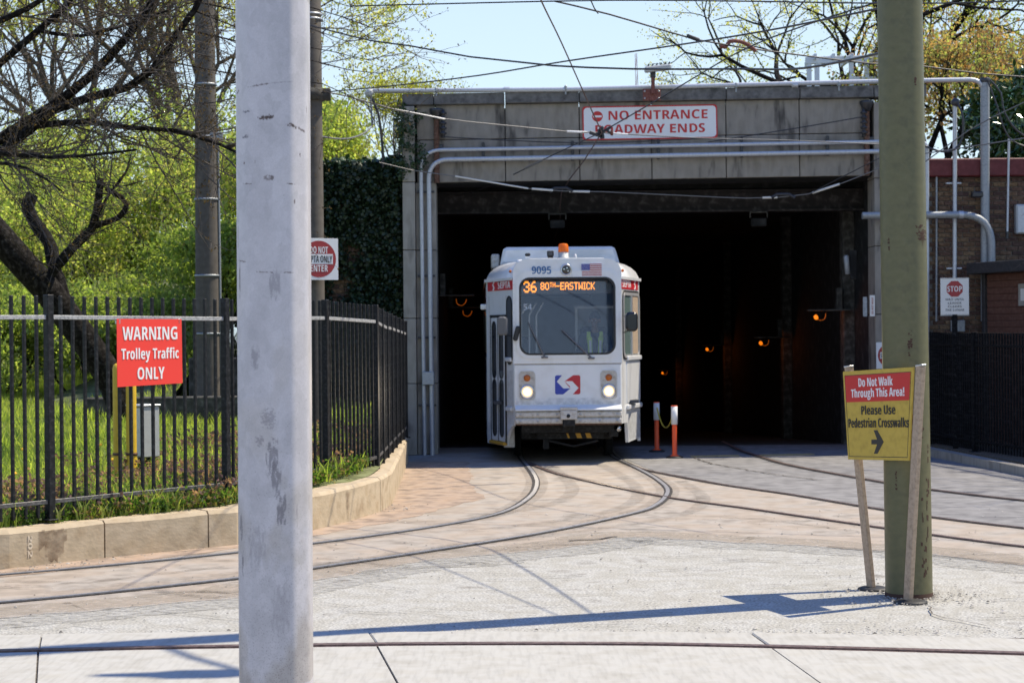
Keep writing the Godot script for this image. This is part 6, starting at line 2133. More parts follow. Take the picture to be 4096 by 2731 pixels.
		lathe(st, [Vector2(0.14, 0.0), Vector2(0.14, 0.022), Vector2(0.09, 0.04)], 16)
		put("rubber_base", st, M.black_rubber, o)
	o = thing("chain", "thin yellow chain hanging between the two orange delineator posts", "chain")
	st = sp()
	var pts := []
	for k in 15:
		var t := k / 14.0
		pts.append(Vector3(2.475, 0.80, -31.4).lerp(Vector3(2.643, 0.80, -29.85), t) - Vector3(0, 0.34 * (1.0 - pow(2 * t - 1, 2)), 0))
	tube(st, pts, 0.012, 6)
	put("links", st, M.chain, o)
	# yellow posts and grey cabinet behind the left fence
	for q in [[Vector3(-4.42, 0.42, -20.4), 0.045, "thinner yellow steel post, left of its twin behind the red warning sign"], [Vector3(-4.26, 0.42, -20.4), 0.058, "thicker yellow steel post, right of its twin behind the red warning sign"]]:
		o = thing("yellow_post", q[2], "post", q[0])
		st = sp()
		lathe(st, [Vector2(q[1], -0.1), Vector2(q[1], 1.30), Vector2(q[1] * 0.8, 1.34), Vector2(0.0, 1.36)], 16)
		put("tube", st, M.bollard_yellow, o)
		st = sp()
		lathe(st, [Vector2(q[1], 0.33), Vector2(q[1] + 0.008, 0.33), Vector2(q[1] + 0.008, 0.36), Vector2(q[1], 0.36)], 16)
		put("strap", st, M.rust_pipe, o)
	o = thing("utility_cabinet", "grey metal utility cabinet on short legs in the grass behind the fence", "cabinet", Vector3(-4.22, 0.45, -20.9), Basis(Vector3.UP, -0.75))
	st = sp()
	cbox(st, Vector3(0, 0.54, 0), Vector3(0.27, 0.58, 0.24), 0.01)
	put("body", st, M.box_grey, o)
	st = sp()
	cbox(st, Vector3(0, 0.54, 0.128), Vector3(0.25, 0.55, 0.014), 0.005)
	put("door", st, M.galv_pipe, o)
	st = sp()
	cbox(st, Vector3(0, 0.84, 0.01), Vector3(0.30, 0.02, 0.28), 0.006)
	put("roof", st, M.galv_pipe, o)
	for x in [-0.08, 0.08]:
		st = sp()
		cbox(st, Vector3(x, 0.1, 0), Vector3(0.04, 0.32, 0.04), 0.004)
		put("leg", st, M.black_steel_shade, o)
	o = thing("concrete_beam", "long dark concrete beam lying in the grass by the utility pole", "beam", Vector3(-5.45, 0.92, -29.2), Basis(Vector3.UP, 0.06))
	st = sp()
	cbox(st, Vector3.ZERO, Vector3(2.7, 0.36, 0.3), 0.02)
	put("beam", st, M.soot_wall, o)
	o = thing("low_wall", "short dark wall standing behind the base of the utility pole", "wall", Vector3(-4.4, 1.15, -30.6))
	st = sp()
	cbox(st, Vector3.ZERO, Vector3(2.0, 1.1, 0.25), 0.02)
	put("wall", st, M.soot_wall, o)
	# pipes on and before the brick wall at the right
	pipe_run("conduit", "pale conduit coming down the right pier just beside the green pole", bent([Vector3(6.6, 5.26, -31.03), Vector3(7.075, 5.26, -31.03), Vector3(7.05, 0.14, -31.03)], 0.16), 0.034, M.galv_pipe, "conduit", 0.0)
	o = pipe_run("large_conduit", "thick grey conduit curving down the brick wall behind the green pole", bent([Vector3(5.95, 4.00, -30.95), Vector3(8.14, 4.0, -30.95), Vector3(8.14, 3.1, -30.95)], 0.52), 0.062, M.galv_dull, "conduit", 0.0)
	st = sp()
	tube(st, [Vector3(7.58, 4.0, -30.95), Vector3(7.66, 4.0, -30.95)], 0.068, 12)
	put("coupling", st, M.galv_pipe, o)
	o = pipe_run("service_mast", "slim pale pipe mast with a black weatherhead on the brick wall", [Vector3(7.57, 5.86, -31.1), Vector3(7.54, 2.2, -31.1)], 0.036, M.galv_pipe, "pipe")
	st = sp()
	lathe(st, [Vector2(0.0, -0.06), Vector2(0.06, -0.05), Vector2(0.075, 0.02), Vector2(0.05, 0.07), Vector2(0.0, 0.085)], 12, Transform3D(Basis(Vector3.BACK, -0.4), Vector3(7.57, 5.91, -31.08)))
	put("weatherhead", st, M.insulator, o)
	for y in [4.55, 3.1]:
		st = sp()
		cbox(st, Vector3(7.55, y, -31.16), Vector3(0.26, 0.03, 0.06), 0.006)
		put("strap", st, M.galv_pipe, o)
	o = thing("service_cable", "black cable looping from the weatherhead back to the overhead wires", "cable")
	st = sp()
	tube(st, smooth([Vector3(7.59, 5.92, -31.05), Vector3(7.66, 5.70, -30.95), Vector3(7.67, 5.42, -30.95), Vector3(7.61, 5.19, -30.95), Vector3(7.42, 5.07, -30.95), Vector3(7.13, 5.12, -30.95), Vector3(6.83, 5.28, -30.95)], 0.08), 0.018, 8)
	put("cable", st, M.insulator, o)
	pipe_run("thin_conduit", "thin dark conduit on the brick wall, left of the slim mast", [Vector3(7.275, 4.9, -31.2), Vector3(7.25, 2.2, -31.2)], 0.018, M.galv_dull, "conduit")
	o = pipe_run("riser_pipe", "tall thick galvanised riser pipe in front of the brick wall at right", [Vector3(8.085, 6.28, -31.1), Vector3(8.06, 2.2, -31.1)], 0.075, M.galv_dull, "pipe")
	st = sp()
	lathe(st, [Vector2(0.078, -0.04), Vector2(0.085, -0.03), Vector2(0.085, 0.04), Vector2(0.0, 0.05)], 14, Transform3D(Basis(), Vector3(8.085, 6.29, -31.1)))
	put("cap", st, M.insulator, o)
	st = sp()
	cbox(st, Vector3(7.98, 4.35, -31.12), Vector3(0.26, 0.1, 0.16), 0.02)
	put("bracket", st, M.insulator, o)
	for q in [[[Vector3(8.11, 6.25, -31.0), Vector3(8.24, 5.86, -30.95), Vector3(8.38, 5.42, -30.95), Vector3(8.60, 5.19, -30.95), Vector3(9.3, 5.0, -30.95)], "inner black cable drooping right from the top of the riser pipe"], [[Vector3(8.13, 6.28, -30.95), Vector3(8.30, 6.05, -30.90), Vector3(8.37, 5.70, -30.90), Vector3(8.68, 5.33, -30.90), Vector3(9.4, 5.1, -30.90)], "outer black cable drooping right from the top of the riser pipe"]]:
		o = thing("service_cable", q[1], "cable")
		st = sp()
		tube(st, smooth(q[0], 0.1), 0.014, 8)
		put("cable", st, M.insulator, o)
	o = pipe_run("thin_conduit", "thin grey conduit with a black end at the far right of the brick wall", [Vector3(8.50, 5.3, -31.15), Vector3(8.46, 3.7, -31.15)], 0.02, M.galv_pipe, "conduit")
	st = sp()
	tube(st, [Vector3(8.46, 3.72, -31.15), Vector3(8.455, 3.6, -31.15)], 0.028, 8)
	put("end_fitting", st, M.insulator, o)
	o = thing("meter_box", "pale grey meter box on the brick wall at the right edge", "meter box", Vector3(8.76, 3.93, -31.2))
	st = sp()
	cbox(st, Vector3.ZERO, Vector3(0.3, 0.5, 0.16), 0.015)
	put("body", st, M.box_grey, o)
	st = sp()
	cbox(st, Vector3(0, 0, 0.085), Vector3(0.26, 0.46, 0.014), 0.005)
	put("lid", st, M.galv_pipe, o)
	o = thing("junction_box", "small blue grey box low on the brick wall behind the stop sign", "junction box", Vector3(7.62, 2.12, -31.22))
	st = sp()
	cbox(st, Vector3.ZERO, Vector3(0.24, 0.2, 0.1), 0.012)
	put("body", st, M.galv_dull, o)
	# white frame of a pergola on the upper level
	o = thing("pergola", "white timber pergola frame on the upper level behind the portal", "pergola", Vector3(7.0, 5.0, -42.0))
	for x in [-0.12, 0.06, 0.85, 1.2, 1.5, 2.2]:
		st = sp()
		cbox(st, Vector3(x, 1.6, -0.0), Vector3(0.1, 3.25, 0.1), 0.006)
		put("post", st, M.white_frame, o)
	st = sp()
	cbox(st, Vector3(1.05, 3.27, 0.0), Vector3(2.5, 0.16, 0.12), 0.006, Basis(Vector3.BACK, 0.02))
	put("top_beam", st, M.white_frame, o)
	for y in [2.82, 2.6]:
		st = sp()
		cbox(st, Vector3(1.6, y, 0.08), Vector3(1.6, 0.07, 0.05), 0.004)
		put("rail", st, M.white_frame, o)
	for k in 6:
		st = sp()
		cbox(st, Vector3(0.0 + 0.42 * k, 3.32, -0.5), Vector3(0.06, 0.12, 1.4), 0.004)
		put("rafter", st, M.white_frame, o)
	o = thing("crane_boom", "far off thin red and white crane boom rising beyond the floodlight", "crane", Vector3(14.4, 5.0, -200.0))
	st = sp()
	for k in 14:
		var a := Vector3(0.0 - 0.042 * k * 1.95 * 0.5, k * 1.95, 0)
		var b := Vector3(0.0 - 0.042 * (k + 1) * 1.95 * 0.5, (k + 1) * 1.95, 0)
		for s in [-0.35, 0.35]:
			beam(st, a + Vector3(s * (1 - k / 18.0), 0, 0), b + Vector3(s * (1 - (k + 1) / 18.0), 0, 0), 0.06, 0.06, 0.0)
		beam(st, a - Vector3(0.35, 0, 0) * (1 - k / 18.0), b + Vector3(0.35, 0, 0) * (1 - k / 18.0), 0.05, 0.05, 0.0)
	put("lattice", st, M.crane_red, o)

# ------------------------------------------------------------------ plants
func leaf_mesh(n: int, reach: float, size: float, sd: int, fold := 0.35, slim := 0.55) -> ArrayMesh:     # a spray of n folded leaves
	var g := RandomNumberGenerator.new()
	g.seed = sd
	var st := sp()
	for k in n:
		var c := Vector3(g.randf_range(-1, 1), g.randf_range(-1, 1), g.randf_range(-1, 1)) * reach
		var b := Basis.from_euler(Vector3(g.randf_range(-PI, PI), g.randf_range(-PI, PI), g.randf_range(-PI, PI)))
		var s := size * g.randf_range(0.6, 1.25)
		var w := s * slim * 0.5
		var up := w * fold
		var p := [Vector3(0, 0, 0), Vector3(w, up, s * 0.45), Vector3(0, 0, s), Vector3(-w, up, s * 0.45)]
		tri(st, c + b * p[0], c + b * p[1], c + b * p[2])
		tri(st, c + b * p[0], c + b * p[2], c + b * p[3])
	st.generate_normals()
	return st.commit()

func scatter(n: String, parent: Node, mesh: Mesh, mat: Material, where: Array, tints: Array) -> MultiMeshInstance3D:    # many copies as one mass
	var mm := MultiMesh.new()
	mm.transform_format = MultiMesh.TRANSFORM_3D
	mm.use_colors = true
	mm.mesh = mesh
	mm.instance_count = where.size()
	for i in where.size():
		mm.set_instance_transform(i, where[i])
		mm.set_instance_color(i, tints[i])
	var o := MultiMeshInstance3D.new()
	o.name = numbered(n) if parent == self else n
	o.multimesh = mm
	o.material_override = mat
	parent.add_child(o, true)
	o.set_meta("kind", "stuff")
	return o

func rvec() -> Vector3:
	return Vector3(rng.randfn(), rng.randfn(), rng.randfn()).normalized()

func grow(st: SurfaceTool, p: Vector3, d: Vector3, len: float, r: float, lvl: int, tips: Array, q: Dictionary) -> void:
	var n := 3
	var pts := [p]
	var rad := [r]
	var at := p
	var dir := d
	for k in n:
		dir = (dir + rvec() * q.wander + Vector3.UP * q.lift).normalized()
		at += dir * len / n
		pts.append(at)
		rad.append(lerpf(r, r * q.taper, (k + 1.0) / n))
	tube(st, pts, rad, 7 if r > 0.05 else (5 if r > 0.02 else 3), false)
	if lvl <= q.leaf_from:
		for k in range(1, n + 1):
			tips.append([pts[k], dir, lvl])
	if lvl == 0:
		return
	var kids: int = q.kids + (1 if rng.randf() < q.extra else 0)
	var turn := rng.randf() * TAU
	for k in kids:
		var side := dir.cross(Vector3.UP if absf(dir.y) < 0.9 else Vector3.RIGHT).normalized().rotated(dir, turn + TAU * k / kids + rng.randf_range(-0.5, 0.5))
		var nd := (dir * cos(q.spread) + side * sin(q.spread * rng.randf_range(0.7, 1.3))).normalized()
		var from: Vector3 = pts[n] if k < 2 or rng.randf() < 0.5 else pts[n - 1]
		grow(st, from, nd, len * q.shrink * rng.randf_range(0.8, 1.15), r * q.taper * (0.95 if k == 0 else 0.75), lvl - 1, tips, q)

func tree(n: String, label: String, category: String, group: String, at: Vector3, stems: int, len: float, r: float, lvl: int, q: Dictionary, mesh: Mesh, mat: Material, tints: Array, per_tip: float, jitter: float, bark: Material, size := 1.0, lean := Vector3.ZERO) -> Node3D:
	var o := thing(n, label, category, at, Basis(), group)
	var st := sp(false)
	var tips := []
	for k in stems:
		var d := (Vector3.UP + lean + (Vector3(rng.randf_range(-1, 1), 0, rng.randf_range(-1, 1)) * (0.45 if stems > 1 else 0.06))).normalized()
		grow(st, Vector3(rng.randf_range(-0.2, 0.2), -0.15, rng.randf_range(-0.2, 0.2)) if stems > 1 else Vector3(0, -0.2, 0), d, len, r, lvl, tips, q)
	put("trunk", st, bark, o)
	var where := []
	var cols := []
	for t in tips:
		var m := int(per_tip) + (1 if rng.randf() < per_tip - int(per_tip) else 0)
		for k in m:
			var b := Basis.from_euler(Vector3(rng.randf_range(-PI, PI), rng.randf_range(-PI, PI), 0)).scaled(Vector3.ONE * size * rng.randf_range(0.7, 1.25))
			where.append(Transform3D(b, t[0] + rvec() * jitter * rng.randf()))
			var c: Color = tints[rng.randi() % tints.size()]
			var v := rng.randf_range(0.75, 1.2)
			cols.append(Color(c.r * v, c.g * v, c.b * v))
	scatter("crown", o, mesh, mat, where, cols)
	return o

func trees() -> void:
	grass()
	ivy_wall()
	overhanging_tree()
	var spray := leaf_mesh(9, 0.16, 0.085, 3)
	var spray_b := leaf_mesh(10, 0.2, 0.10, 4)
	var spray_fine := leaf_mesh(5, 0.10, 0.06, 5)
	var big := leaf_mesh(7, 0.16, 0.17, 6, 0.3, 0.42)
	var olive := [Color(0.60, 0.57, 0.22), Color(0.68, 0.62, 0.28), Color(0.50, 0.53, 0.18), Color(0.64, 0.54, 0.28)]
	var fresh := [Color(0.48, 0.55, 0.18), Color(0.60, 0.63, 0.23), Color(0.38, 0.47, 0.15), Color(0.70, 0.64, 0.30)]
	var deep := [Color(0.34, 0.43, 0.14), Color(0.26, 0.33, 0.13), Color(0.52, 0.55, 0.20)]
	var tall := {"wander": 0.16, "lift": 0.05, "taper": 0.62, "leaf_from": 2, "kids": 3, "extra": 0.2, "spread": 0.55, "shrink": 0.74}
	# tall spring trees on the bank at the left
	var k := 0
	for q in [[-16.2, -50.0, 4.6], [-13.2, -53.0, 4.3], [-10.6, -49.0, 4.0], [-10.4, -55.0, 4.2], [-12.0, -61.0, 4.8], [-16.5, -64.0, 5.0], [-11.0, -67.0, 4.6], [-10.6, -58.0, 4.6]]:
		var g := ["tall spring tree on the bank at the far left edge, yellow green leaves", "tall olive leaved tree behind the leaning trunk on the left bank", "airy yellow leaved tree above the red warning sign on the bank", "airy olive tree between the two utility poles on the bank", "farther tall tree in the middle of the left bank wood", "farther tall tree at the left end of the bank wood", "farther thin tree behind the first utility pole", "tall thin tree close left of the first utility pole"]
		tree("spring_tree", g[k], "tree", "tall spring trees on the left bank", Vector3(q[0], bank_height(q[0], q[1]), q[1]), 1, q[2], 0.20, 5, tall, spray_b, M.leaf, olive, 1.35, 0.65, M.bark)
		k += 1
	# leafy shrubs below them
	var bush := {"wander": 0.25, "lift": 0.02, "taper": 0.65, "leaf_from": 3, "kids": 3, "extra": 0.3, "spread": 0.6, "shrink": 0.72}
	k = 0
	for q in [[-12.3, -40.5, 1.75], [-10.9, -42.0, 1.9], [-9.5, -40.0, 1.75], [-8.1, -41.5, 1.9], [-6.6, -40.5, 1.7], [-6.0, -43.0, 1.5], [-12.4, -45.0, 2.2], [-7.2, -45.5, 2.2], [-10.0, -45.8, 2.2], [-4.6, -39.8, 1.0]]:
		var g := ["bright green shrub at the far left edge below the trees", "bright green shrub left of the leaning trunk", "bright green shrub behind the curved dark trunk stub", "yellow green shrub behind the red warning sign", "bright green shrub just left of the first utility pole", "bright green shrub right of the first utility pole", "taller shrub behind the left edge shrubs", "taller shrub rising behind the first utility pole", "taller shrub in the middle of the bank", "small green shrub left of the ivy wall"]
		tree("shrub", g[k], "shrub", "shrubs on the left bank", Vector3(q[0], bank_height(q[0], q[1]), q[1]), 4, q[2], 0.05, 4, bush, spray, M.leaf, fresh, 0.82, 0.45, M.bark)
		k += 1
	k = 0
	for q in [[-9.6, -34.8, 0.85], [-8.3, -35.4, 0.95], [-7.0, -35.0, 0.8], [-5.6, -35.6, 0.85], [-4.3, -35.0, 0.7], [-10.6, -36.0, 1.0], [-7.7, -36.8, 1.1], [-6.2, -37.0, 1.0]]:
		var g := ["low dark green bush behind the fence at the left edge", "low bush left of the leaning trunk's foot", "low bush right of the leaning trunk's foot", "low bush beside the dark concrete beam", "low bush at the right foot of the bank by the ivy wall", "dark bush farther left on the bank's foot", "dark bush behind the leaning trunk", "dark bush behind the first utility pole"]
		tree("bush", g[k], "bush", "low bushes at the foot of the bank", Vector3(q[0], bank_height(q[0], q[1]), q[1]), 4, q[2], 0.03, 3, bush, spray, M.leaf, deep + fresh.slice(0, 1), 2.0, 0.3, M.bark_dark)
		k += 1
	# small trees behind the ivy wall
	var up := {"wander": 0.12, "lift": 0.14, "taper": 0.66, "leaf_from": 1, "kids": 2, "extra": 0.45, "spread": 0.42, "shrink": 0.8}
	tree("young_tree", "slender tree with sparse yellow leaves behind the ivy wall left of the portal", "tree", "", Vector3(-2.7, bank_height(-2.7, -42.0), -42.0), 3, 0.92, 0.05, 5, up, spray_fine, M.leaf, [Color(0.50, 0.46, 0.12), Color(0.42, 0.42, 0.12)], 0.8, 0.2, M.bark, 1.1)
	tree("young_tree", "second slender yellow tree close to the corner of the coping", "tree", "", Vector3(-1.9, bank_height(-1.9, -44.0), -44.0), 3, 0.8, 0.045, 5, up, spray_fine, M.leaf, [Color(0.50, 0.46, 0.12), Color(0.4, 0.42, 0.12)], 0.8, 0.2, M.bark, 1.1)
	tree("young_tree", "green leafed small tree low behind the ivy wall beside the second pole", "tree", "", Vector3(-4.0, bank_height(-4.0, -40.0), -40.0), 3, 0.5, 0.04, 4, up, spray_fine, M.leaf, [Color(0.40, 0.46, 0.10), Color(0.46, 0.45, 0.12)], 2.2, 0.25, M.bark, 1.4)
	# trees above the portal at the right
	var wide := {"wander": 0.2, "lift": 0.0, "taper": 0.66, "leaf_from": 1, "kids": 3, "extra": 0.1, "spread": 0.62, "shrink": 0.76}
	tree("spreading_tree", "spreading tree with tiny pale green leaves and dark limbs above the portal's right half", "tree", "", Vector3(9.9, 5.0, -46.0), 1, 2.7, 0.26, 5, wide, spray_fine, M.leaf, [Color(0.58, 0.54, 0.22), Color(0.52, 0.50, 0.19), Color(0.62, 0.54, 0.25)], 1.3, 0.35, M.bark_dark, 1.15, Vector3(-0.55, 0, 0))
	tree("spreading_tree", "second pale leaved tree partly hidden behind the green pole top", "tree", "", Vector3(11.5, 5.0, -50.0), 1, 3.1, 0.26, 5, wide, spray_fine, M.leaf, [Color(0.46, 0.45, 0.14), Color(0.40, 0.41, 0.12)], 1.7, 0.3, M.bark_dark, 1.4, Vector3(-0.3, 0, 0))
	var rust := [Color(0.52, 0.31, 0.20), Color(0.54, 0.40, 0.24), Color(0.42, 0.42, 0.20), Color(0.50, 0.27, 0.19), Color(0.40, 0.42, 0.19)]
	var low := {"wander": 0.18, "lift": 0.04, "taper": 0.64, "leaf_from": 2, "kids": 3, "extra": 0.2, "spread": 0.6, "shrink": 0.76}
	tree("maple_tree", "tree with orange and yellow spring leaves right beside the green pole", "tree", "", Vector3(9.7, 4.7, -41.0), 2, 1.35, 0.13, 5, low, spray, M.leaf, rust, 0.42, 0.4, M.bark_dark)
	tree("maple_tree", "second orange leaved tree seen behind the tall riser pipe", "tree", "", Vector3(11.6, 4.7, -43.5), 2, 1.5, 0.14, 5, low, spray, M.leaf, rust, 0.45, 0.4, M.bark_dark)
	tree("maple_tree", "third orange tinged tree farther back behind the brick building", "tree", "", Vector3(13.6, 4.7, -52.0), 1, 2.4, 0.2, 5, low, spray, M.leaf, rust, 0.7, 0.45, M.bark_dark)
	tree("glossy_tree", "dense evergreen tree with large glossy dark leaves at the right edge", "tree", "", Vector3(10.9, 4.6, -36.5), 1, 0.98, 0.11, 5, {"wander": 0.2, "lift": 0.03, "taper": 0.62, "leaf_from": 2, "kids": 3, "extra": 0.3, "spread": 0.7, "shrink": 0.72}, big, M.leaf_gloss, [Color(0.03, 0.07, 0.016), Color(0.04, 0.085, 0.02), Color(0.07, 0.11, 0.025)], 0.8, 0.3, M.bark_dark)
	# a bare tree beyond the right edge, whose shadow falls on the asphalt
	var bare := {"wander": 0.2, "lift": 0.0, "taper": 0.6, "leaf_from": -1, "kids": 3, "extra": 0.2, "spread": 0.6, "shrink": 0.76}
	var o := thing("bare_street_tree", "bare tree beyond the right edge whose branch shadows streak the asphalt", "tree", Vector3(11.3, 0.1, -24.2))
	var st := sp(false)
	grow(st, Vector3(0, -0.1, 0), Vector3(-0.05, 1, -0.05).normalized(), 3.1, 0.16, 5, [], bare)
	put("trunk", st, M.bark, o)

func grass() -> void:
	var g := RandomNumberGenerator.new()
	g.seed = 21
	var st := sp()
	for k in 8:
		var a := g.randf() * TAU
		var c := Vector3(cos(a), 0, sin(a)) * g.randf_range(0.0, 0.07)
		var d := Vector3(g.randf_range(-1, 1), 0, g.randf_range(-1, 1)) * 0.6
		var h := g.randf_range(0.6, 1.0)
		var w := Vector3(cos(a + 1.3), 0, sin(a + 1.3)) * 0.008
		var m := c + Vector3(0, h * 0.55, 0) * 0.2 + d * 0.03
		var t := c + Vector3(0, h, 0) * 0.2 + d * 0.11
		quad(st, c - w, c + w, m + w * 0.8, m - w * 0.8)
		tri(st, m - w * 0.8, m + w * 0.8, t)
	st.generate_normals()
	var tuft := st.commit()
	var where := []
	var cols := []
	for i in 16000:
		var z := -16.2 - 24.0 * pow(g.randf(), 1.25)
		var x := wall_x(z) - 0.3 - (5.0 + (-z - 16.0) * 0.25) * g.randf()
		if z < -31.2 and x > -4.4:
			continue
		var s := g.randf_range(0.55, 1.15) * (0.75 if g.randf() < 0.6 else 1.25)
		where.append(Transform3D(Basis(Vector3.UP, g.randf() * TAU).scaled(Vector3(s * 1.2, s, s * 1.2)), Vector3(x, bank_height(x, z) - 0.01, z)))
		var v := g.randf_range(0.7, 1.2)
		cols.append(Color(0.42 * v, 0.53 * v, 0.13 * v).lerp(Color(0.60 * v, 0.58 * v, 0.21), g.randf() * 0.6))
	var o := scatter("grass", self, tuft, M.leaf, where, cols)
	tag(o, "fresh green grass growing on the bank behind the black fence", "grass")
	# mauve dead-nettles in drifts near the fence
	var flower := leaf_mesh(9, 0.06, 0.045, 8, 0.3, 0.7)
	where = []
	cols = []
	for i in 7000:
		var z := -16.6 - 9.0 * pow(g.randf(), 1.1)
		var x := wall_x(z) - 0.35 - (1.2 + 2.6 * g.randf()) * g.randf()
		var dens := 0.5 + 0.5 * sin(x * 2.3 + 1.0) * cos(z * 1.7)
		if g.randf() > dens:
			continue
		var h := g.randf_range(0.04, 0.2)
		var green := g.randf() < 0.45
		where.append(Transform3D(Basis.from_euler(Vector3(g.randf() * 6, g.randf() * 6, 0)).scaled(Vector3.ONE * g.randf_range(0.7, 1.2)), Vector3(x, bank_height(x, z) + (h * 0.6 if green else h), z)))
		var v := g.randf_range(0.7, 1.2)
		cols.append(Color(0.12 * v, 0.20 * v, 0.05 * v) if green else Color(0.36 * v, 0.20 * v, 0.22 * v))
	o = scatter("wildflowers", self, flower, M.leaf, where, cols)
	tag(o, "drifts of mauve wildflowers among the grass just behind the fence", "wildflowers")
	# leaf litter and weeds along the back of the wall
	var weed := leaf_mesh(10, 0.05, 0.04, 9, 0.3, 0.8)
	where = []
	cols = []
	for i in 1900:
		var z := -14.5 - 14.0 * g.randf()
		var x := wall_x(z) - 0.28 - 0.30 * g.randf()
		where.append(Transform3D(Basis.from_euler(Vector3(g.randf() * 6, g.randf() * 6, 0)).scaled(Vector3.ONE * g.randf_range(0.6, 1.2)), Vector3(x, bank_height(x, minf(z, -16)) + g.randf_range(0.02, 0.10), z)))
		var v := g.randf_range(0.7, 1.2)
		cols.append(Color(0.10 * v, 0.18 * v, 0.04 * v) if g.randf() < 0.75 else Color(0.22 * v, 0.17 * v, 0.10 * v))
	o = scatter("weeds", self, weed, M.leaf, where, cols)
	tag(o, "low green weeds and dry leaves along the back of the beige wall", "weeds")
	# dandelions
	st = sp()
	lathe(st, [Vector2(0.0, 0.0), Vector2(0.03, 0.012), Vector2(0.022, 0.022), Vector2(0.0, 0.026)], 8)
	st.generate_normals()
	var head := st.commit()
	var yellow := plain(lin(0.75, 0.42, 0.01), 0.7)
	for q in [[-4.35, -17.55], [-5.3, -19.4], [-4.6, -21.0], [-5.2, -23.0], [-3.9, -22.4], [-4.9, -24.5], [-2.9, -21.0], [-5.9, -22.0]]:
		var f := put_mesh("dandelion", head, yellow, self, Transform3D(Basis(Vector3.RIGHT, 0.5), Vector3(q[0], bank_height(q[0], q[1]) + 0.2, q[1])))
		tag(f, "yellow dandelion head in the grass behind the fence", "dandelion", "dandelions in the grass")

func ivy_wall() -> void:
	var o := thing("ivy_wall", "old brick retaining wall overgrown with dark ivy left of the portal", "wall")
	var st := sp()
	cbox(st, Vector3(-3.06, 2.43, -31.75), Vector3(2.4, 4.86, 0.7), 0.01)
	put("wall", st, M.mortar, o)
	st = sp()
	cbox(st, Vector3.ZERO, Vector3(0.2, 0.0665, 0.05), 0.006)
	st.generate_normals()
	var brick := st.commit()
	var rest := sp()
	for row in 61:
		for k in 15:
			var x := -4.75 + k * 0.21 + (0.1 if row % 2 else 0.0)
			if x > -1.92 or x < -4.15:
				continue
			var at := Vector3(x, 0.06 + row * 0.0785, -31.388 + rng.randf_range(-0.004, 0.004))
			if x > -3.6 and row > 24 and row < 50 and x < -2.3:
				put_mesh("brick", brick, M.bricks[[0, 0, 1, 3][rng.randi() % 4]], o, Transform3D(Basis(), at))
			else:
				cbox(rest, at, Vector3(0.2, 0.0665, 0.05), 0.0)
	put("brickwork", rest, M.bricks[0], o).set_meta("kind", "stuff")
	var leaf := leaf_mesh(6, 0.07, 0.085, 12, 0.2, 0.95)
	var where := []
	var cols := []
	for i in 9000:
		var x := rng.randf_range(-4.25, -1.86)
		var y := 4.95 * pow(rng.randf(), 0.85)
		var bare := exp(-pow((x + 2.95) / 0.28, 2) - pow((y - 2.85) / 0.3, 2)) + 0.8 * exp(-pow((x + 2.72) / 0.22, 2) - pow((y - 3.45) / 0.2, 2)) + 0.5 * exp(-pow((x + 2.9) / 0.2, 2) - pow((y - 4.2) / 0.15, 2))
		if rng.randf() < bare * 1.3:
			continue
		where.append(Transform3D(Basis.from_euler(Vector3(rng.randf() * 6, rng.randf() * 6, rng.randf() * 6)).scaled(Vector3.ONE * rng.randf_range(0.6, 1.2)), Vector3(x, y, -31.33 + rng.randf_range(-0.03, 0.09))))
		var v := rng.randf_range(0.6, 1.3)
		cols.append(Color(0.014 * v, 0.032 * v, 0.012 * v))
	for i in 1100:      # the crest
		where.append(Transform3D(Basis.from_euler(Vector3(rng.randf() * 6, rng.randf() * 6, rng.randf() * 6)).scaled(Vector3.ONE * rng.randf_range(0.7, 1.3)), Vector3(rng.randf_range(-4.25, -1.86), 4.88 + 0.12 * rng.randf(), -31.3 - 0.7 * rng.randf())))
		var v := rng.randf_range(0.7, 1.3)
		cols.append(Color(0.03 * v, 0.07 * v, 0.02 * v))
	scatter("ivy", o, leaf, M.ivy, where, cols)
	# ivy that has crept onto the portal
	where = []
	cols = []
	for i in 240:
		var t := rng.randf()
		var x := -1.62 + rng.randf_range(-0.2, 0.1) + 0.12 * sin(t * 7.0)
		var y := 4.85 + 0.95 * t
		if rng.randf() < 0.4:
			x = -1.86 + rng.randfn() * 0.03
			y = rng.randf_range(4.7, 6.0)
		where.append(Transform3D(Basis.from_euler(Vector3(rng.randf() * 6, rng.randf() * 6, rng.randf() * 6)).scaled(Vector3.ONE * rng.randf_range(0.4, 0.8)), Vector3(x, y, -31.06)))
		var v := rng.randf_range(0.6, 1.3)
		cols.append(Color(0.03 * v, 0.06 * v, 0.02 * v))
	var c := scatter("creeping_ivy", self, leaf, M.ivy, where, cols)
	tag(c, "strands of green ivy creeping over the upper left corner of the portal", "ivy")

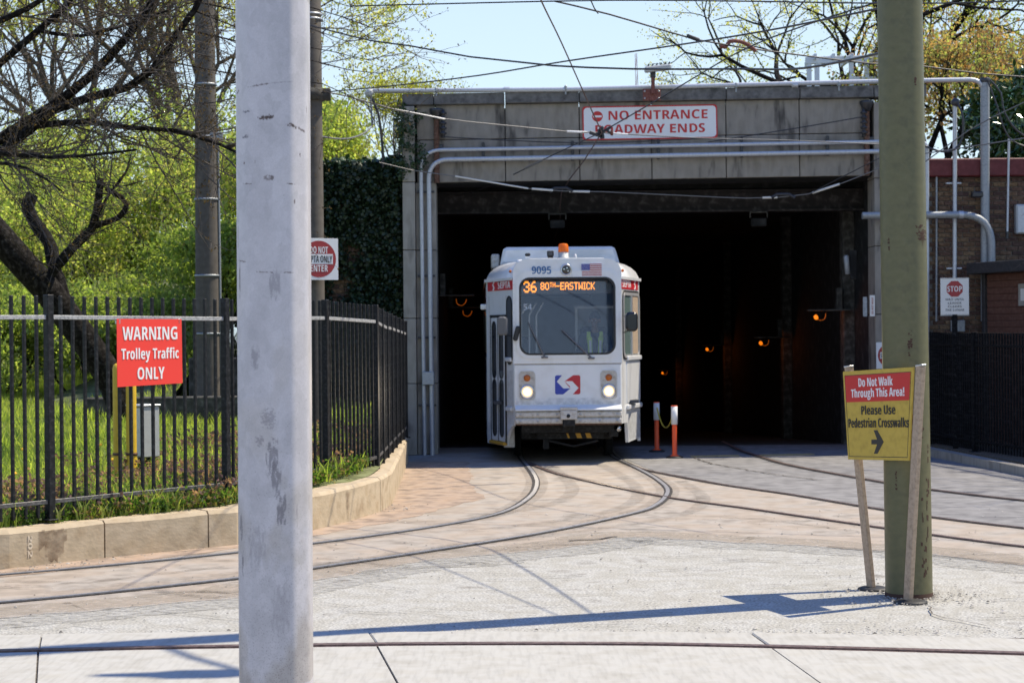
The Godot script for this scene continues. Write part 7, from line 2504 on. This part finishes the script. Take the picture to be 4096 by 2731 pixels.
func twigs(st: SurfaceTool, pts: Array, r: float, lvl: int, tips: Array) -> void:
	var n := maxi(2, int((pts[0] - pts[-1]).length() * (6.5 if lvl == 3 else 4.2)))
	for k in n:
		var t := rng.randf_range(0.08, 1.0) * (pts.size() - 1)
		var i := mini(int(t), pts.size() - 2)
		var p: Vector3 = pts[i].lerp(pts[i + 1], t - i)
		var d: Vector3 = (pts[i + 1] - pts[i]).normalized()
		var side := (rvec() + Vector3(0.25, -0.15, 0)).normalized()
		var dir := (d * 0.8 + side).normalized()
		var len: float = rng.randf_range(0.3, 1.0) * [0.0, 0.55, 1.0, 2.1][lvl]
		var q := [p]
		for s in 4:
			dir = (dir + rvec() * 0.18 + Vector3(0, 0.05, 0)).normalized()
			q.append(q[-1] + dir * len / 4.0)
		var r0 := r * rng.randf_range(0.4, 0.7)
		tube(st, q, [r0, r0 * 0.85, r0 * 0.7, r0 * 0.5, r0 * 0.3], 4, false)
		for s in 2:
			tips.append(q[-1 - s])
		if lvl > 1:
			twigs(st, q, r0, lvl - 1, tips)

func overhanging_tree() -> void:
	var o := thing("overhanging_tree", "bare dark limbs and budding twigs reaching in from the upper left", "tree", Vector3.ZERO)
	var st := sp(false)
	var fine := sp(false)
	var tips := []
	tube(st, smooth([Vector3(-9.6, 0.5, -24.6), Vector3(-9.2, 1.8, -24.6), Vector3(-8.6, 3.2, -24.55), Vector3(-7.9, 4.0, -24.5), Vector3(-7.3, 4.32, -24.5)], 0.3), 0.16, 10)
	for q in [[[Vector3(-7.5, 4.30, -24.50), Vector3(-6.81, 4.73, -24.42), Vector3(-6.14, 5.11, -24.33), Vector3(-5.57, 5.52, -24.25), Vector3(-5.09, 5.99, -24.17), Vector3(-4.75, 6.37, -24.08), Vector3(-4.40, 7.0, -24.00)], 0.085, 0.05],
		[[Vector3(-7.6, 4.15, -24.50), Vector3(-6.80, 4.55, -24.39), Vector3(-6.35, 4.85, -24.28), Vector3(-6.04, 5.07, -24.17), Vector3(-5.53, 5.22, -24.06), Vector3(-5.00, 5.33, -23.94), Vector3(-4.66, 5.54, -23.83), Vector3(-4.37, 5.91, -23.72), Vector3(-4.06, 6.28, -23.61), Vector3(-3.75, 6.9, -23.50)], 0.08, 0.035],
		[[Vector3(-6.3, 4.88, -24.30), Vector3(-5.54, 4.91, -24.08), Vector3(-4.99, 4.80, -23.87), Vector3(-4.33, 4.73, -23.65), Vector3(-4.08, 4.64, -23.43), Vector3(-3.71, 4.51, -23.22), Vector3(-3.43, 4.37, -23.00)], 0.045, 0.018],
		[[Vector3(-7.6, 5.1, -24.2), Vector3(-7.03, 5.42, -24.00), Vector3(-6.68, 5.68, -24.00), Vector3(-6.20, 6.08, -24.00), Vector3(-5.84, 6.39, -24.00), Vector3(-5.5, 6.9, -24.00)], 0.06, 0.04],
		[[Vector3(-7.04, 4.5, -24.2), Vector3(-6.62, 4.47, -23.75), Vector3(-5.88, 4.38, -23.50), Vector3(-5.07, 4.41, -23.25), Vector3(-4.71, 4.42, -23.00)], 0.035, 0.015],
		[[Vector3(-7.3, 6.0, -24.00), Vector3(-6.20, 6.29, -23.50), Vector3(-5.5, 6.6, -23.00)], 0.05, 0.03],
		[[Vector3(-6.98, 4.39, -24.00), Vector3(-6.22, 4.25, -23.50), Vector3(-5.65, 3.91, -23.00)], 0.03, 0.012],
		[[Vector3(-6.2, 6.1, -24.0), Vector3(-5.6, 6.0, -23.9), Vector3(-4.9, 6.15, -23.8), Vector3(-4.4, 6.3, -23.7)], 0.03, 0.015],
		[[Vector3(-4.5, 6.75, -23.60), Vector3(-3.52, 6.51, -23.75), Vector3(-2.72, 6.39, -23.90), Vector3(-2.17, 6.24, -24.05), Vector3(-1.84, 6.13, -24.20), Vector3(-1.53, 6.21, -24.35), Vector3(-1.28, 6.51, -24.50)], 0.013, 0.003],
		[[Vector3(-4.30, 6.05, -23.60), Vector3(-3.53, 5.89, -23.75), Vector3(-2.56, 5.65, -23.90), Vector3(-2.12, 5.55, -24.05), Vector3(-1.73, 5.52, -24.20), Vector3(-1.39, 5.65, -24.35), Vector3(-1.08, 5.96, -24.50)], 0.013, 0.003],
		[[Vector3(-4.5, 5.65, -23.80), Vector3(-3.23, 5.41, -23.78), Vector3(-2.46, 5.36, -23.96), Vector3(-1.84, 5.07, -24.14), Vector3(-1.51, 5.00, -24.32), Vector3(-1.20, 5.08, -24.50)], 0.011, 0.003],
		[[Vector3(-4.05, 6.27, -23.7), Vector3(-3.17, 5.99, -24.20), Vector3(-2.38, 5.85, -24.40), Vector3(-1.88, 5.75, -24.60), Vector3(-1.59, 5.89, -24.80), Vector3(-1.37, 6.13, -25.00)], 0.011, 0.003],
		[[Vector3(-4.3, 6.5, -24.00), Vector3(-2.71, 6.16, -24.25), Vector3(-2.16, 5.99, -24.50), Vector3(-1.77, 6.09, -24.75), Vector3(-1.60, 6.28, -25.00)], 0.011, 0.003]]:
		var pts := smooth(q[0], 0.3)
		var rad := []
		for k in pts.size():
			rad.append(lerpf(q[1], q[2], k / (pts.size() - 1.0)))
		tube(st, pts, rad, 8 if q[1] > 0.03 else 5)
		twigs(fine, pts, clampf(q[1] * 0.5, 0.009, 0.022), 3 if q[1] > 0.02 else 2, tips)
	put("limbs", st, M.bark_dark, o)
	put("twigs", fine, M.bark, o)
	var where := []
	var cols := []
	for t in tips:
		where.append(Transform3D(Basis.from_euler(Vector3(rng.randf() * 6, rng.randf() * 6, 0)), t))
		var v := rng.randf_range(0.6, 1.2)
		cols.append(Color(0.13 * v, 0.08 * v, 0.055 * v))
	scatter("buds", o, leaf_mesh(3, 0.012, 0.03, 15), M.leaf, where, cols)
	# the leaning dark tree with broken stubs
	o = thing("leaning_tree", "thick dark tree trunk leaning left behind the fence with broken curved stubs", "tree", Vector3.ZERO)
	st = sp(false)
	tube(st, smooth([Vector3(-5.9, 0.6, -28.0), Vector3(-6.1, 1.29, -28.0), Vector3(-6.37, 1.82, -27.83), Vector3(-6.69, 2.32, -27.67), Vector3(-6.97, 2.75, -27.50), Vector3(-7.25, 3.11, -27.33), Vector3(-7.59, 3.54, -27.17), Vector3(-7.92, 3.97, -27.0), Vector3(-8.5, 4.8, -26.8)], 0.2), 0.215, 14)
	put("trunk", st, M.bark_dark, o)
	for q in [[[Vector3(-7.04, 2.88, -27.5), Vector3(-6.67, 3.30, -27.38), Vector3(-6.38, 3.55, -27.25), Vector3(-6.21, 3.70, -27.12), Vector3(-6.1, 4.05, -27.0), Vector3(-6.06, 4.41, -27.0)], 0.085, 0.05], [[Vector3(-6.80, 2.5, -28.0), Vector3(-7.0, 3.1, -28.0), Vector3(-7.1, 3.5, -28.1), Vector3(-7.36, 3.85, -28.2), Vector3(-7.46, 4.1, -28.2), Vector3(-7.38, 4.28, -28.2)], 0.11, 0.10], [[Vector3(-6.23, 3.71, -27.2), Vector3(-5.83, 3.83, -27.13), Vector3(-5.69, 4.02, -27.07), Vector3(-5.75, 4.12, -27.0), Vector3(-5.98, 4.25, -27.0)], 0.05, 0.035], [[Vector3(-6.2, 3.72, -27.1), Vector3(-5.95, 4.1, -26.9), Vector3(-5.6, 4.5, -26.7)], 0.03, 0.012]]:
		st = sp(false)
		var pts := smooth(q[0], 0.12)
		var rad := []
		for k in pts.size():
			rad.append(lerpf(q[1], q[2], k / (pts.size() - 1.0)) * (1.0 + 0.08 * sin(k * 2.1)))
		tube(st, pts, rad, 9)
		put("limb", st, M.bark_dark, o)
		st = sp(false)
		var ends := []
		twigs(st, pts, 0.022, 2, ends)
		put("twigs", st, M.bark_dark, o)
